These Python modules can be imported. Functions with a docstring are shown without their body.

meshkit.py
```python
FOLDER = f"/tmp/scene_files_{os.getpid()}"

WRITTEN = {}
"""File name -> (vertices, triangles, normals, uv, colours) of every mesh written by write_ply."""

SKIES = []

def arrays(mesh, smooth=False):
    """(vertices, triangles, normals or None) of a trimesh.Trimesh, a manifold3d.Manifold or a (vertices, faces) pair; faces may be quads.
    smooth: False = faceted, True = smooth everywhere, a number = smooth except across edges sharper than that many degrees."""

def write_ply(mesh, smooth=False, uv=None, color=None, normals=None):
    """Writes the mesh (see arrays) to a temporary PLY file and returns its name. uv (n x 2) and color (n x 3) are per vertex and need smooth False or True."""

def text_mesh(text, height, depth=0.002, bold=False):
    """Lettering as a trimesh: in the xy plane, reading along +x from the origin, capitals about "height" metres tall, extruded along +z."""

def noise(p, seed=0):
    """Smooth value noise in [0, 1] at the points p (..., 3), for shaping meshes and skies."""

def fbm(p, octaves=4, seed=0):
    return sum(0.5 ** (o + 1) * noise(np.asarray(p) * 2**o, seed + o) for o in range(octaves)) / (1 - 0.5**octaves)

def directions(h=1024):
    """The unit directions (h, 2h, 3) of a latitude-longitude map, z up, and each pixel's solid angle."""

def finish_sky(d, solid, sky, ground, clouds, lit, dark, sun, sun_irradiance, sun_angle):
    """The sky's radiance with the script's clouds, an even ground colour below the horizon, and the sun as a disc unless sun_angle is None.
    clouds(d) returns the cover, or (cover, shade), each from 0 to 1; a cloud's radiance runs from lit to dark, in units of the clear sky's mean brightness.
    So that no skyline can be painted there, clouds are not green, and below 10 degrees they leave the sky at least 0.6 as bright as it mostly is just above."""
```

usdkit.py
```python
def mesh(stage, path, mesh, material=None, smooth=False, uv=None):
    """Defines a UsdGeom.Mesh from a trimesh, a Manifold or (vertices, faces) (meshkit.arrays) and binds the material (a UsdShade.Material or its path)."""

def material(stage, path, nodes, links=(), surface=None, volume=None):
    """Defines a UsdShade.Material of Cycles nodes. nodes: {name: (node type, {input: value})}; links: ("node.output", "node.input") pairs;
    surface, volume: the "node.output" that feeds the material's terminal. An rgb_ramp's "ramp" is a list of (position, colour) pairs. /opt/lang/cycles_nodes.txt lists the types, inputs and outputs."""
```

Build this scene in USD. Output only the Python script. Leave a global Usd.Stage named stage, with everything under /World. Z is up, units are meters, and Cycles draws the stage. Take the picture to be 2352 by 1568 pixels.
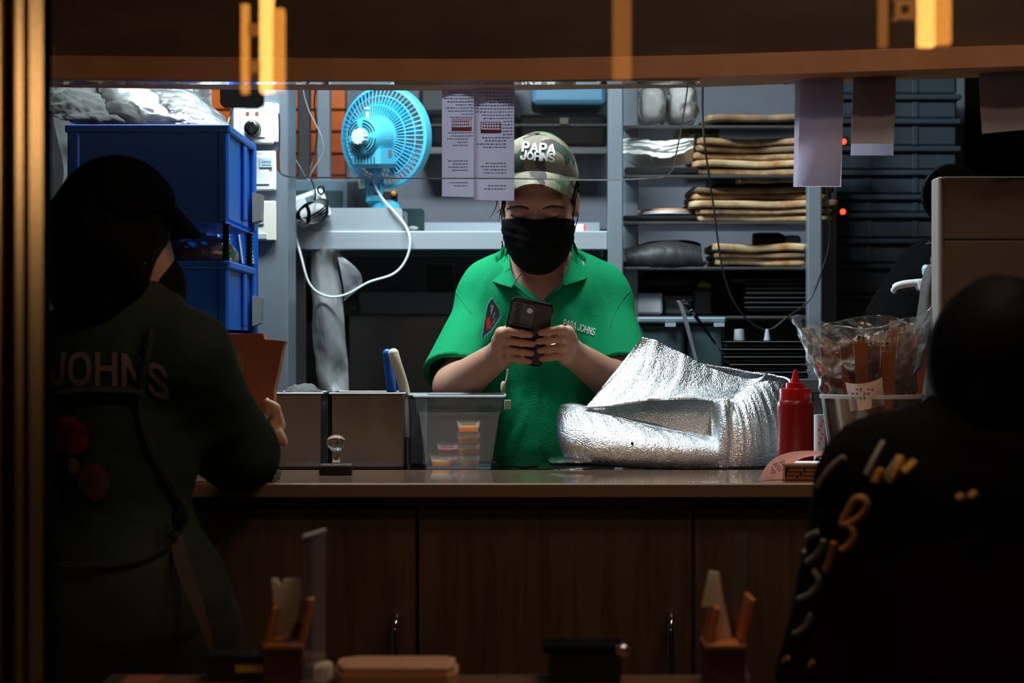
import math, random
import numpy as np, trimesh, usdkit, meshkit
import manifold3d as m3
from scipy.interpolate import RectBivariateSpline, CubicSpline
from scipy.spatial.transform import Rotation
from shapely.geometry import Polygon, box as shbox
from shapely import affinity
from pxr import Usd, UsdGeom, UsdLux, UsdShade, Gf, Sdf

random.seed(7); np.random.seed(7)
RNG = np.random.default_rng(11)
stage = Usd.Stage.CreateInMemory()
UsdGeom.SetStageUpAxis(stage, UsdGeom.Tokens.z)
UsdGeom.SetStageMetersPerUnit(stage, 1.0)
UsdGeom.Xform.Define(stage, '/World')
UsdGeom.Scope.Define(stage, '/World/Looks')

# ------------------------------------------------------------------ camera, light, exposure
FPX, CX, CY, EYE = 5500.0, 1176.0, 784.0, 1.21
cam = UsdGeom.Camera.Define(stage, '/World/camera')
cam.AddTranslateOp().Set(Gf.Vec3d(0, 0, EYE)); cam.AddRotateXOp().Set(90.0)
cam.CreateHorizontalApertureAttr(36.0); cam.CreateVerticalApertureAttr(24.0)
cam.CreateFocalLengthAttr(FPX * 36.0 / 2352.0)
cam.CreateClippingRangeAttr(Gf.Vec2f(0.05, 100.0))
cam.CreateFStopAttr(4.4); cam.CreateFocusDistanceAttr(4.95)
cam.CreateExposureAttr(0.0)

def rect_light(name, loc, w, h, watts, color, rx=0.0, ry=0.0, rz=0.0):
    l = UsdLux.RectLight.Define(stage, '/World/' + name)
    l.AddTranslateOp().Set(Gf.Vec3d(*loc)); l.AddRotateXYZOp().Set(Gf.Vec3f(rx, ry, rz))
    l.CreateWidthAttr(w); l.CreateHeightAttr(h); l.CreateIntensityAttr(watts); l.CreateColorAttr(Gf.Vec3f(*color))
    return l
# kitchen: two cool ceiling panels; dining side: one weak warm ceiling panel over the counter front
rect_light('kitchen_panel_light', (0.26, 5.08, 2.60), 0.46, 0.20, 76.0, (0.80, 0.95, 1.0))
rect_light('kitchen_rear_light', (-0.48, 5.12, 2.62), 0.60, 0.25, 105.0, (0.78, 0.94, 1.0), rx=34.0)
rect_light('dining_warm_light', (0.75, 3.55, 2.60), 0.30, 0.30, 18.0, (1.0, 0.74, 0.54))
rect_light('dining_window_light', (0.30, 3.00, 2.64), 0.30, 0.12, 52.0, (1.0, 0.70, 0.48))

# ------------------------------------------------------------------ helpers
def P(x, y, d):
    return np.array([(x - CX) * d / FPX, d, EYE + (CY - y) * d / FPX])
def S(n, d):
    return n * d / FPX
def C(r, g, b):
    c = np.array([r, g, b], float) / 255.0
    return tuple(np.where(c <= 0.04045, c / 12.92, ((c + 0.055) / 1.055) ** 2.4))

USED = {}
def numbered(base, parent):
    k = parent + '/' + base
    n = USED.get(k, 0); USED[k] = n + 1
    return k if n == 0 else f'{k}_{n:03d}'
BASE = {}
def tagp(prim, label=None, cat=None, group=None, kind=None):
    for k, v in (('label', label), ('category', cat), ('group', group), ('kind', kind)):
        if v: prim.SetCustomDataByKey(k, v)
def thing(name, label, cat, base=(0, 0, 0), group=None, kind=None):
    path = numbered(name, '/World')
    x = UsdGeom.Xform.Define(stage, path); x.AddTranslateOp().Set(Gf.Vec3d(*map(float, base)))
    x.AddRotateZOp().Set(0.0)
    tagp(x.GetPrim(), label, cat, group, kind); BASE[path] = np.array(base, float)
    return path
def part(parent, name, mesh, mat, label=None, smooth=30, kind=None):
    path = numbered(name, parent)
    v, f = tri(mesh)
    b = BASE[parent]; BASE[path] = b
    usdkit.mesh(stage, path, (v - b, f), M[mat], smooth=smooth)
    tagp(stage.GetPrimAtPath(path), label, None, None, kind)
    return path
def single(name, label, cat, mesh, mat, group=None, kind=None, smooth=30):
    path = numbered(name, '/World')
    v, f = tri(mesh)
    b = np.array([v[:, 0].mean(), v[:, 1].mean(), v[:, 2].min()])
    m = usdkit.mesh(stage, path, (v - b, f), M[mat], smooth=smooth)
    m.AddTranslateOp().Set(Gf.Vec3d(*map(float, b))); BASE[path] = b
    tagp(m.GetPrim(), label, cat, group, kind)
    return path
def dup(src, base, label, group=None, rotz=0.0):
    p = stage.GetPrimAtPath(src); was = p.GetCustomData()
    path = numbered(src.split('/')[-1].rstrip('0123456789').rstrip('_') if src[-3:].isdigit() else src.split('/')[-1], '/World')
    x = UsdGeom.Xform.Define(stage, path)
    x.GetPrim().GetReferences().AddInternalReference(src)
    x.ClearXformOpOrder() if False else None
    xf = UsdGeom.Xformable(x)
    for op in xf.GetOrderedXformOps():
        if op.GetOpType() == UsdGeom.XformOp.TypeTranslate: op.Set(Gf.Vec3d(*map(float, base)))
        if op.GetOpType() == UsdGeom.XformOp.TypeRotateZ: op.Set(float(rotz))
    x.GetPrim().SetInstanceable(True)
    tagp(x.GetPrim(), label, was.get('category'), group or was.get('group'))
    return path
def tri(mesh):
    if isinstance(mesh, list):
        vs, fs, n = [], [], 0
        for m in mesh:
            v, f = tri(m); vs.append(v); fs.append(f + n); n += len(v)
        return np.vstack(vs), np.vstack(fs)
    if hasattr(mesh, 'to_mesh'):
        m = mesh.to_mesh(); return np.array(m.vert_properties[:, :3], float), np.array(m.tri_verts, int)
    if isinstance(mesh, tuple):
        v, f = np.asarray(mesh[0], float), np.asarray(mesh[1], int)
        if f.shape[1] == 4: f = np.vstack([f[:, [0, 1, 2]], f[:, [0, 2, 3]]])
        return v, f
    return np.array(mesh.vertices, float), np.array(mesh.faces, int)

def chull(pts):
    return tri(trimesh.convex.convex_hull(np.asarray(pts, float)))
def bx(x0, x1, y0, y1, z0, z1, r=0.0):
    """chamfered box"""
    if r <= 0:
        m = trimesh.creation.box((x1 - x0, y1 - y0, z1 - z0)); m.apply_translation(((x0 + x1) / 2, (y0 + y1) / 2, (z0 + z1) / 2)); return tri(m)
    h = np.array([x1 - x0, y1 - y0, z1 - z0]) / 2; c = np.array([x0 + x1, y0 + y1, z0 + z1]) / 2
    r = min(r, h.min() * 0.95); pts = []
    for s in np.ndindex(2, 2, 2):
        s = np.array(s) * 2 - 1
        for k in range(3):
            q = s * (h - r); q[k] = s[k] * h[k]; pts.append(q)
            q2 = s * (h - 0.3 * r); q2[k] = s[k] * (h[k] - 0.3 * r) ; pts.append(s * (h - 0.42 * r))
    return chull(np.array(pts) + c)
def pbox(x0, y0, x1, y1, d0, d1, r=0.0):
    """box whose front face covers a pixel rectangle at depth d0, going back to depth d1"""
    a, b = P(x0, y1, d0), P(x1, y0, d0)
    return bx(a[0], b[0], d0, d1, a[2], b[2], r)
def rot(mesh, axis, deg, about):
    v, f = tri(mesh); R = Rotation.from_rotvec(np.radians(deg) * np.asarray(axis, float) / np.linalg.norm(axis))
    return R.apply(v - about) + about, f
def spline(pts, n):
    p = np.asarray(pts, float)
    if len(p) < 3:
        t = np.linspace(0, 1, n)[:, None]; return p[0] * (1 - t) + p[-1] * t
    s = np.concatenate([[0], np.cumsum(np.linalg.norm(np.diff(p, axis=0), axis=1) + 1e-9)])
    return CubicSpline(s, p)(np.linspace(0, s[-1], n))
def tube(pts, r, sides=8, n=None, caps=True):
    p = np.asarray(pts, float) if n is None else spline(pts, n)
    t = np.gradient(p, axis=0); t /= np.linalg.norm(t, axis=1, keepdims=True) + 1e-12
    u = np.zeros_like(p); a0 = np.array([0, 0, 1.0]) if abs(t[0, 2]) < 0.9 else np.array([1.0, 0, 0])
    u[0] = np.cross(t[0], a0); u[0] /= np.linalg.norm(u[0])
    for i in range(1, len(p)):
        q = u[i - 1] - t[i] * (u[i - 1] @ t[i]); u[i] = q / (np.linalg.norm(q) + 1e-12)
    w = np.cross(t, u); r = np.atleast_1d(np.asarray(r, float)); rr = np.interp(np.linspace(0, 1, len(p)), np.linspace(0, 1, len(r)), r) if len(r) > 1 else np.full(len(p), r[0])
    a = np.arange(sides) * 2 * np.pi / sides
    v = p[:, None] + rr[:, None, None] * (np.cos(a)[None, :, None] * u[:, None] + np.sin(a)[None, :, None] * w[:, None])
    i, j = np.meshgrid(np.arange(len(p) - 1), np.arange(sides), indexing='ij')
    q = np.stack([i * sides + j, i * sides + (j + 1) % sides, (i + 1) * sides + (j + 1) % sides, (i + 1) * sides + j], -1).reshape(-1, 4)
    f = np.vstack([q[:, [0, 1, 2]], q[:, [0, 2, 3]]]); v = v.reshape(-1, 3)
    if caps:
        n0 = len(v); v = np.vstack([v, p[0] - t[0] * rr[0] * 0.4, p[-1] + t[-1] * rr[-1] * 0.4]); k = (len(p) - 1) * sides
        f = np.vstack([f, [[n0, (j + 1) % sides, j] for j in range(sides)], [[n0 + 1, k + j, k + (j + 1) % sides] for j in range(sides)]])
    return v, f
def lathe(profile, center=(0, 0, 0), seg=32, R=None):
    """profile: (radius, height) pairs from bottom to top, around z"""
    pr = np.asarray(profile, float); a = np.arange(seg) * 2 * np.pi / seg
    v = np.stack([pr[:, None, 0] * np.cos(a), pr[:, None, 0] * np.sin(a), np.repeat(pr[:, 1:2], seg, 1)], -1).reshape(-1, 3)
    i, j = np.meshgrid(np.arange(len(pr) - 1), np.arange(seg), indexing='ij')
    q = np.stack([i * seg + j, i * seg + (j + 1) % seg, (i + 1) * seg + (j + 1) % seg, (i + 1) * seg + j], -1).reshape(-1, 4)
    f = np.vstack([q[:, [0, 1, 2]], q[:, [0, 2, 3]]])
    if R is not None: v = R.apply(v)
    return v + np.asarray(center, float), f
def prism(poly, t, frame):
    """extrude a shapely polygon by t. frame = (origin, xaxis, yaxis); thickness along x cross y"""
    geoms = getattr(poly, 'geoms', [poly]); out = []
    for g in geoms:
        if g.is_empty or g.area < 1e-12: continue
        m = trimesh.creation.extrude_polygon(g, t, engine='earcut'); out.append(tri(m))
    v, f = tri(out)
    o, X, Y = (np.asarray(q, float) for q in frame); Z = np.cross(X, Y)
    return o + v[:, :1] * X + v[:, 1:2] * Y + v[:, 2:3] * Z, f
def pprism(pix, d0, d1):
    """a pixel outline at depth d0 made solid back to depth d1 (true extrusion along the view axis)"""
    p = np.array([P(x, y, d0) for x, y in pix])
    return prism(Polygon(p[:, [0, 2]]).buffer(0), d1 - d0, ((0, d1, 0), (1, 0, 0), (0, 0, 1)))
def grid_faces(m, n, off=0):
    i, j = np.meshgrid(np.arange(m - 1), np.arange(n - 1), indexing='ij')
    a = i * n + j + off
    return np.stack([a, a + 1, a + n + 1, a + n], -1).reshape(-1, 4)
def sheet(G, thick=0.0):
    """G: (m, n, 3) grid of points -> mesh; with thickness it becomes a closed slab"""
    m, n = G.shape[:2]; v = G.reshape(-1, 3); q = grid_faces(m, n)
    f = np.vstack([q[:, [0, 1, 2]], q[:, [0, 2, 3]]])
    if thick <= 0: return v, f
    nr = trimesh.Trimesh(v, f, process=False).vertex_normals
    v2 = v - nr * thick; k = len(v)
    idx = np.arange(k).reshape(m, n)
    rim = np.concatenate([idx[0, :], idx[1:, -1], idx[-1, -2::-1], idx[-2:0, 0]])
    r2 = np.roll(rim, -1)
    side = np.vstack([np.stack([rim, rim + k, r2 + k], 1), np.stack([rim, r2 + k, r2], 1)])
    return np.vstack([v, v2]), np.vstack([f, f[:, ::-1] + k, side])
def patch(ctrl, nu=40, nv=40, thick=0.0, amp=0.0, scale=20.0, seed=0, k=3, stretch=(1, 1, 1)):
    """smooth surface through a grid of control points (rows x cols x xyz)"""
    c = np.asarray(ctrl, float); m, n = c.shape[:2]
    u, v = np.linspace(0, 1, m), np.linspace(0, 1, n)
    U, V = np.linspace(0, 1, nu), np.linspace(0, 1, nv)
    G = np.stack([RectBivariateSpline(u, v, c[..., i], kx=min(k, m - 1), ky=min(k, n - 1))(U, V) for i in range(3)], -1)
    if amp:
        vv, ff = sheet(G); nr = trimesh.Trimesh(vv, ff, process=False).vertex_normals.reshape(G.shape)
        w = meshkit.fbm(G * scale * np.asarray(stretch), 4, seed) - 0.5
        G = G + nr * (amp * 2 * w)[..., None]
    return sheet(G, thick)
def pp(rows):
    return np.array([[P(*q) for q in r] for r in rows])
def wrinkle(mesh, amp, scale, seed=0, octaves=4, ridge=False):
    v, f = tri(mesh); n = trimesh.Trimesh(v, f, process=False).vertex_normals
    w = meshkit.fbm(v * np.asarray(scale), octaves, seed) - 0.5
    if ridge: w = 0.5 - np.abs(w) * 3
    return v + n * (amp * 2 * w)[:, None], f
def sphere(c, r, sub=2):
    m = trimesh.creation.icosphere(sub, 1.0); v = np.array(m.vertices) * np.asarray(r) + np.asarray(c); return v, np.array(m.faces)
def decal(target, flat, origin, X, Y, direction, off=0.0006, size=0.006, back=0.3):
    """flat lettering (x, y, small z) laid onto a surface by shooting rays along direction"""
    v, f = tri(flat); v, f = trimesh.remesh.subdivide_to_size(v, f, size, max_iter=8)
    o, X, Y, D = (np.asarray(q, float) for q in (origin, X, Y, direction)); D = D / np.linalg.norm(D)
    p = o + v[:, :1] * X + v[:, 1:2] * Y
    tm = trimesh.Trimesh(*tri(target), process=False)
    loc, ir, _ = tm.ray.intersects_location(p - D * back, np.repeat(D[None], len(p), 0), multiple_hits=False)
    out = p.copy(); out[ir] = loc
    miss = np.setdiff1d(np.arange(len(p)), ir); ok = np.ones(len(p), bool); ok[miss] = False
    f = f[ok[f].all(1)]
    return out - D * (off + v[:, 2:3]), f
def flat_text(text, h, bold=True, depth=0.0012, center=True, shear=0.0, wide=1.0):
    m = meshkit.text_mesh(text, h, depth, bold); v = np.array(m.vertices)
    v[:, 0] *= wide
    if center: v[:, :2] -= (v[:, :2].max(0) + v[:, :2].min(0)) / 2
    v[:, 0] += shear * v[:, 1]
    return v, np.array(m.faces)

class SDF:
    """rounded bones and ellipsoids blended into one skin, meshed by surface nets"""
    def __init__(s): s.q = []
    def bone(s, a, b, ra, rb=None, k=0.02, sub=False):
        a, b = np.asarray(a, float), np.asarray(b, float); rb = ra if rb is None else rb
        ba = b - a; L = ba @ ba + 1e-12
        def f(p):
            h = np.clip((p - a) @ ba / L, 0, 1)
            return np.linalg.norm(p - a - h[:, None] * ba, axis=1) - (ra + (rb - ra) * h)
        s.q.append((f, (a + b) / 2, np.sqrt(L) / 2 + max(ra, rb), k, sub)); return s
    def chain(s, pts, rs, k=0.02):
        for i in range(len(pts) - 1): s.bone(pts[i], pts[i + 1], rs[i], rs[i + 1], k if i == 0 else min(k, 0.008))
        return s
    def ell(s, c, r, k=0.02, R=None, sub=False):
        c, r = np.asarray(c, float), np.broadcast_to(np.asarray(r, float), (3,))
        def f(p):
            q = p - c
            if R is not None: q = R.inv().apply(q)
            k0 = np.linalg.norm(q / r, axis=1); k1 = np.linalg.norm(q / r ** 2, axis=1) + 1e-9
            return k0 * (k0 - 1) / k1
        s.q.append((f, c, r.max(), k, sub)); return s
    def fn(s, f, c, r, k=0.01, sub=False): s.q.append((f, np.asarray(c, float), r, k, sub)); return s
    def ev(s, p, cull=True):
        D = np.full(len(p), 0.5)
        if cull:
            lo, hi = p.min(0), p.max(0); cc, cr = (lo + hi) / 2, np.linalg.norm(hi - lo) / 2
        for f, c, r, k, sub in s.q:
            if cull and np.linalg.norm(c - cc) - cr - r > 0.05 + k: continue
            d = f(p)
            if sub: d = -d; h = np.clip(0.5 - 0.5 * (D - d) / k, 0, 1); D = D * (1 - h) + d * h + k * h * (1 - h)
            else: h = np.clip(0.5 + 0.5 * (D - d) / k, 0, 1); D = D * (1 - h) + d * h - k * h * (1 - h)
        return D
    def mesh(s, h, lo, hi, B=8):
        lo, hi = np.asarray(lo, float), np.asarray(hi, float); n = np.ceil((hi - lo) / h / B).astype(int)
        N = n * B; V = np.full(N, 1.0, np.float32)
        bi = np.stack(np.meshgrid(*[np.arange(k) for k in n], indexing='ij'), -1).reshape(-1, 3)
        cen = lo + (bi * B + (B - 1) / 2) * h
        dc = np.concatenate([s.ev(c, False) for c in np.array_split(cen, max(1, len(cen) // 200000))])
        near = np.abs(dc) < h * B * 1.15 + 0.004
        for (i, j, k), d in zip(bi[~near], dc[~near]):
            if d < 0: V[i * B:i * B + B, j * B:j * B + B, k * B:k * B + B] = -1
        loc = np.stack(np.meshgrid(*[np.arange(B)] * 3, indexing='ij'), -1).reshape(-1, 3)
        act = bi[near]
        for ch in np.array_split(act, max(1, len(act) // 12)):
            ids = (ch[:, None] * B + loc[None]); p = lo + ids.reshape(-1, 3) * h
            V[tuple(ids.reshape(-1, 3).T)] = s.ev(p)
        return nets(V, lo, h)
def nets(V, lo, h):
    sg = V < 0; n = np.array(V.shape)
    cnt = sum(sg[i:n[0] - 1 + i, j:n[1] - 1 + j, k:n[2] - 1 + k].astype(np.int8) for i, j, k in np.ndindex(2, 2, 2))
    cells = np.argwhere((cnt > 0) & (cnt < 8)); idx = np.full(n - 1, -1, np.int64); idx[tuple(cells.T)] = np.arange(len(cells))
    acc, num = np.zeros((len(cells), 3)), np.zeros(len(cells))
    cor = np.array(list(np.ndindex(2, 2, 2)))
    for a in range(8):
        for b in range(a + 1, 8):
            if np.abs(cor[a] - cor[b]).sum() != 1: continue
            va, vb = V[tuple((cells + cor[a]).T)], V[tuple((cells + cor[b]).T)]
            x = (va < 0) != (vb < 0); t = np.where(x, va / np.where(va == vb, 1, va - vb), 0)
            acc += np.where(x[:, None], cor[a] + t[:, None] * (cor[b] - cor[a]), 0); num += x
    verts = lo + (cells + acc / num[:, None]) * h
    faces = []
    for ax in range(3):
        u, w = (ax + 1) % 3, (ax + 2) % 3
        s0 = [slice(None)] * 3; s1 = [slice(None)] * 3; s0[ax] = slice(0, -1); s1[ax] = slice(1, None)
        a, b = sg[tuple(s0)], sg[tuple(s1)]
        e = np.argwhere(a != b); e = e[(e[:, u] > 0) & (e[:, w] > 0) & (e[:, u] < n[u] - 1) & (e[:, w] < n[w] - 1)]
        ins = a[tuple(e.T)]
        eu, ew = np.zeros(3, int), np.zeros(3, int); eu[u] = 1; ew[w] = 1
        q = np.stack([idx[tuple((e - eu - ew).T)], idx[tuple((e - ew).T)], idx[tuple(e.T)], idx[tuple((e - eu).T)]], 1)
        faces.append(np.where(ins[:, None], q, q[:, ::-1]))
    q = np.vstack(faces); q = q[(q >= 0).all(1)]
    return verts, np.vstack([q[:, [0, 1, 2]], q[:, [0, 2, 3]]])

# ------------------------------------------------------------------ materials
M = {}
def mat(name, color, rough=0.5, metal=0.0, bump=None, vary=None, **kw):
    """principled with optional fine relief bump=(scale, strength, detail, stretch) and tone variation vary=(colour2, scale, stretch)"""
    nodes = {'p': ('principled_bsdf', dict(base_color=color, roughness=rough, metallic=metal, **kw))}; links = []
    if bump or vary: nodes['tc'] = ('texture_coordinate', {})
    if bump:
        sc, st, det = bump[:3]; stretch = bump[3] if len(bump) > 3 else (1, 1, 1)
        nodes['mb'] = ('mapping', {'scale': stretch}); nodes['nb'] = ('noise_texture', {'scale': sc, 'detail': det})
        nodes['b'] = ('bump', {'strength': st, 'distance': 0.003})
        links += [('tc.object', 'mb.vector'), ('mb.vector', 'nb.vector'), ('nb.fac', 'b.height'), ('b.normal', 'p.normal')]
    if vary:
        c2, sc = vary[:2]; stretch = vary[2] if len(vary) > 2 else (1, 1, 1); stops = vary[3] if len(vary) > 3 else (0.35, 0.65)
        nodes['mv'] = ('mapping', {'scale': stretch}); nodes['nv'] = ('noise_texture', {'scale': sc, 'detail': 4.0, 'roughness': 0.6})
        nodes['r'] = ('rgb_ramp', {'ramp': [(stops[0], color), (stops[1], c2)]})
        links += [('tc.object', 'mv.vector'), ('mv.vector', 'nv.vector'), ('nv.fac', 'r.fac'), ('r.color', 'p.base_color')]
    M[name] = usdkit.material(stage, '/World/Looks/' + name, nodes, links, surface='p.BSDF')
def film(name, tint=(1, 1, 1), gloss=0.12, fres=1.45, rough=0.12, bump=None, white=0.0, base=0.0):
    """thin clear plastic: mostly see-through, glossy by fresnel, a little milky"""
    nodes = {'t': ('transparent_bsdf', {'color': tint}), 'g': ('glossy_bsdf', {'color': (1, 1, 1), 'roughness': rough}),
             'f': ('fresnel', {'IOR': fres}), 'a': ('math', {'math_type': 'multiply_add', 'value2': 1.0 + gloss, 'value3': base, 'use_clamp': True}), 'm': ('mix_closure', {})}
    links = [('f.fac', 'a.value1'), ('a.value', 'm.fac'), ('t.BSDF', 'm.closure1'), ('g.BSDF', 'm.closure2')]
    out = 'm.closure'
    if bump:
        nodes['tc'] = ('texture_coordinate', {}); nodes['nb'] = ('noise_texture', {'scale': bump[0], 'detail': 3.0}); nodes['b'] = ('bump', {'strength': bump[1], 'distance': 0.004})
        links += [('tc.object', 'nb.vector'), ('nb.fac', 'b.height'), ('b.normal', 'g.normal'), ('b.normal', 'f.normal')][:3]
    if white > 0:
        nodes['d'] = ('diffuse_bsdf', {'color': (0.8, 0.82, 0.85)}); nodes['tl'] = ('translucent_bsdf', {'color': (0.8, 0.82, 0.85)})
        nodes['dt'] = ('mix_closure', {'fac': 0.5}); nodes['m2'] = ('mix_closure', {'fac': white})
        links += [('d.BSDF', 'dt.closure1'), ('tl.BSDF', 'dt.closure2'), ('m.closure', 'm2.closure1'), ('dt.closure', 'm2.closure2')]; out = 'm2.closure'
    M[name] = usdkit.material(stage, '/World/Looks/' + name, nodes, links, surface=out)
def emit(name, color, strength):
    M[name] = usdkit.material(stage, '/World/Looks/' + name, {'e': ('emission', {'color': color, 'strength': strength})}, [], surface='e.emission')
def paper(name, color, trans=0.35):
    nodes = {'d': ('diffuse_bsdf', {'color': color}), 't': ('translucent_bsdf', {'color': color}), 'm': ('mix_closure', {'fac': trans})}
    M[name] = usdkit.material(stage, '/World/Looks/' + name, nodes, [('d.BSDF', 'm.closure1'), ('t.BSDF', 'm.closure2')], surface='m.closure')
def wood(name, c1, c2, axis='z', scale=14.0, rough=0.45, coat=0.0):
    st = {'z': (1, 1, 0.06), 'x': (0.06, 1, 1), 'y': (1, 0.06, 1)}[axis]
    nodes = {'tc': ('texture_coordinate', {}), 'm': ('mapping', {'scale': st}), 'n': ('noise_texture', {'scale': scale * 4, 'detail': 6.0, 'roughness': 0.65, 'distortion': 0.6}),
             'r': ('rgb_ramp', {'ramp': [(0.3, c1), (0.7, c2)]}), 'b': ('bump', {'strength': 0.15, 'distance': 0.002}),
             'p': ('principled_bsdf', {'roughness': rough, 'coat_weight': coat, 'coat_roughness': 0.2})}
    links = [('tc.object', 'm.vector'), ('m.vector', 'n.vector'), ('n.fac', 'r.fac'), ('r.color', 'p.base_color'), ('n.fac', 'b.height'), ('b.normal', 'p.normal')]
    M[name] = usdkit.material(stage, '/World/Looks/' + name, nodes, links, surface='p.BSDF')

mat('steel', (0.45, 0.51, 0.56), 0.36, 0.45, bump=(60, 0.12, 3, (0.05, 1, 1)))
mat('steel_vertical', (0.25, 0.29, 0.335), 0.38, 0.45, bump=(60, 0.12, 3, (1, 1, 0.05)))
mat('steel_dark', (0.20, 0.20, 0.205), 0.33, 0.9, bump=(40, 0.15, 3))
mat('steel_pan', (0.27, 0.25, 0.235), 0.36, 1.0, bump=(18, 0.25, 3))
mat('chrome', (0.75, 0.74, 0.72), 0.15, 1.0)
mat('bronze', (0.74, 0.56, 0.36), 0.17, 1.0)
mat('bronze_dark', (0.06, 0.045, 0.03), 0.5, 0.6)
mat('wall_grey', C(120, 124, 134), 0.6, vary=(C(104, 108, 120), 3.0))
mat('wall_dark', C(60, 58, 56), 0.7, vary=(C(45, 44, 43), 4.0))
mat('plaster', C(120, 110, 98), 0.85)
mat('floor_tile', C(38, 35, 32), 0.5, vary=(C(30, 28, 26), 5.0))
mat('soffit', C(88, 66, 52), 0.8, bump=(7, 0.9, 6, (0.5, 1, 1)), vary=(C(62, 46, 38), 5.0, (0.4, 1, 1)))
mat('beam_paint', C(184, 128, 90), 0.55, vary=(C(172, 116, 80), 9.0))
wood('walnut', C(96, 72, 52), C(66, 49, 36), 'z', 10.0, 0.42)
mat('countertop', C(150, 120, 96), 0.04, vary=(C(140, 110, 88), 30.0), coat_weight=0.6, coat_roughness=0.05)
mat('counter_edge', C(120, 92, 70), 0.45)
mat('worktop_black', C(26, 26, 28), 0.10)
mat('tile_orange', C(232, 112, 26), 0.25, vary=(C(216, 92, 18), 6.0))
mat('tile_orange_dark', C(196, 84, 28), 0.3, vary=(C(170, 66, 22), 6.0))
mat('grout', C(30, 26, 24), 0.9)
mat('socket_white', C(228, 228, 226), 0.35)
mat('socket_cream', C(222, 218, 204), 0.38)
mat('black_plastic', C(20, 20, 21), 0.38)
mat('black_gloss', C(10, 10, 11), 0.2)
mat('black_matte', C(9, 9, 10), 0.9, specular_ior_level=0.04)
mat('charcoal', C(44, 44, 46), 0.55)
mat('dark_grey', C(70, 72, 75), 0.5)
mat('mid_grey', C(120, 124, 128), 0.5)
mat('light_grey', C(168, 174, 180), 0.45)
mat('grey_blue', C(104, 128, 140), 0.45)
mat('teal_dark', C(52, 74, 78), 0.4)
mat('white_plastic', C(225, 228, 230), 0.35)
mat('white_matte', C(228, 226, 222), 0.7)
mat('cream', C(226, 216, 190), 0.5)
mat('blue_bin', C(0, 84, 178), 0.42, subsurface_weight=0.0)
mat('bin_handle', C(120, 120, 122), 0.4)
mat('fan_blue', C(84, 196, 230), 0.35)
mat('fan_blade', C(40, 160, 205), 0.3)
mat('cable_white', C(222, 228, 230), 0.4)
mat('cable_black', C(16, 16, 17), 0.4)
mat('red_ink', C(240, 74, 60), 0.7)
mat('grey_ink', C(112, 112, 122), 0.7)
mat('black_ink', C(40, 40, 44), 0.7)
mat('white_ink', C(232, 234, 232), 0.6)
mat('ketchup', C(126, 11, 9), 0.32, subsurface_weight=0.15, subsurface_radius=(0.02, 0.003, 0.002))
mat('ketchup_cap', C(176, 16, 11), 0.28)
mat('board', C(180, 140, 94), 0.66, bump=(30, 0.5, 5), vary=(C(96, 74, 54), 22.0, (1, 1, 1), (0.38, 0.66)))
mat('board_pale', C(202, 174, 132), 0.66, bump=(30, 0.5, 5), vary=(C(150, 98, 48), 18.0, (1, 1, 1), (0.40, 0.70)))
mat('board_dark', C(150, 114, 78), 0.65, bump=(30, 0.5, 5), vary=(C(100, 78, 60), 15.0, (1, 1, 1), (0.35, 0.62)))
mat('kraft', C(150, 86, 47), 0.75, vary=(C(138, 76, 40), 8.0), bump=(12, 0.2, 4))
mat('skin', C(196, 146, 122), 0.48, subsurface_weight=0.12, subsurface_radius=(0.02, 0.008, 0.004), bump=(180, 0.06, 3))
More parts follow.
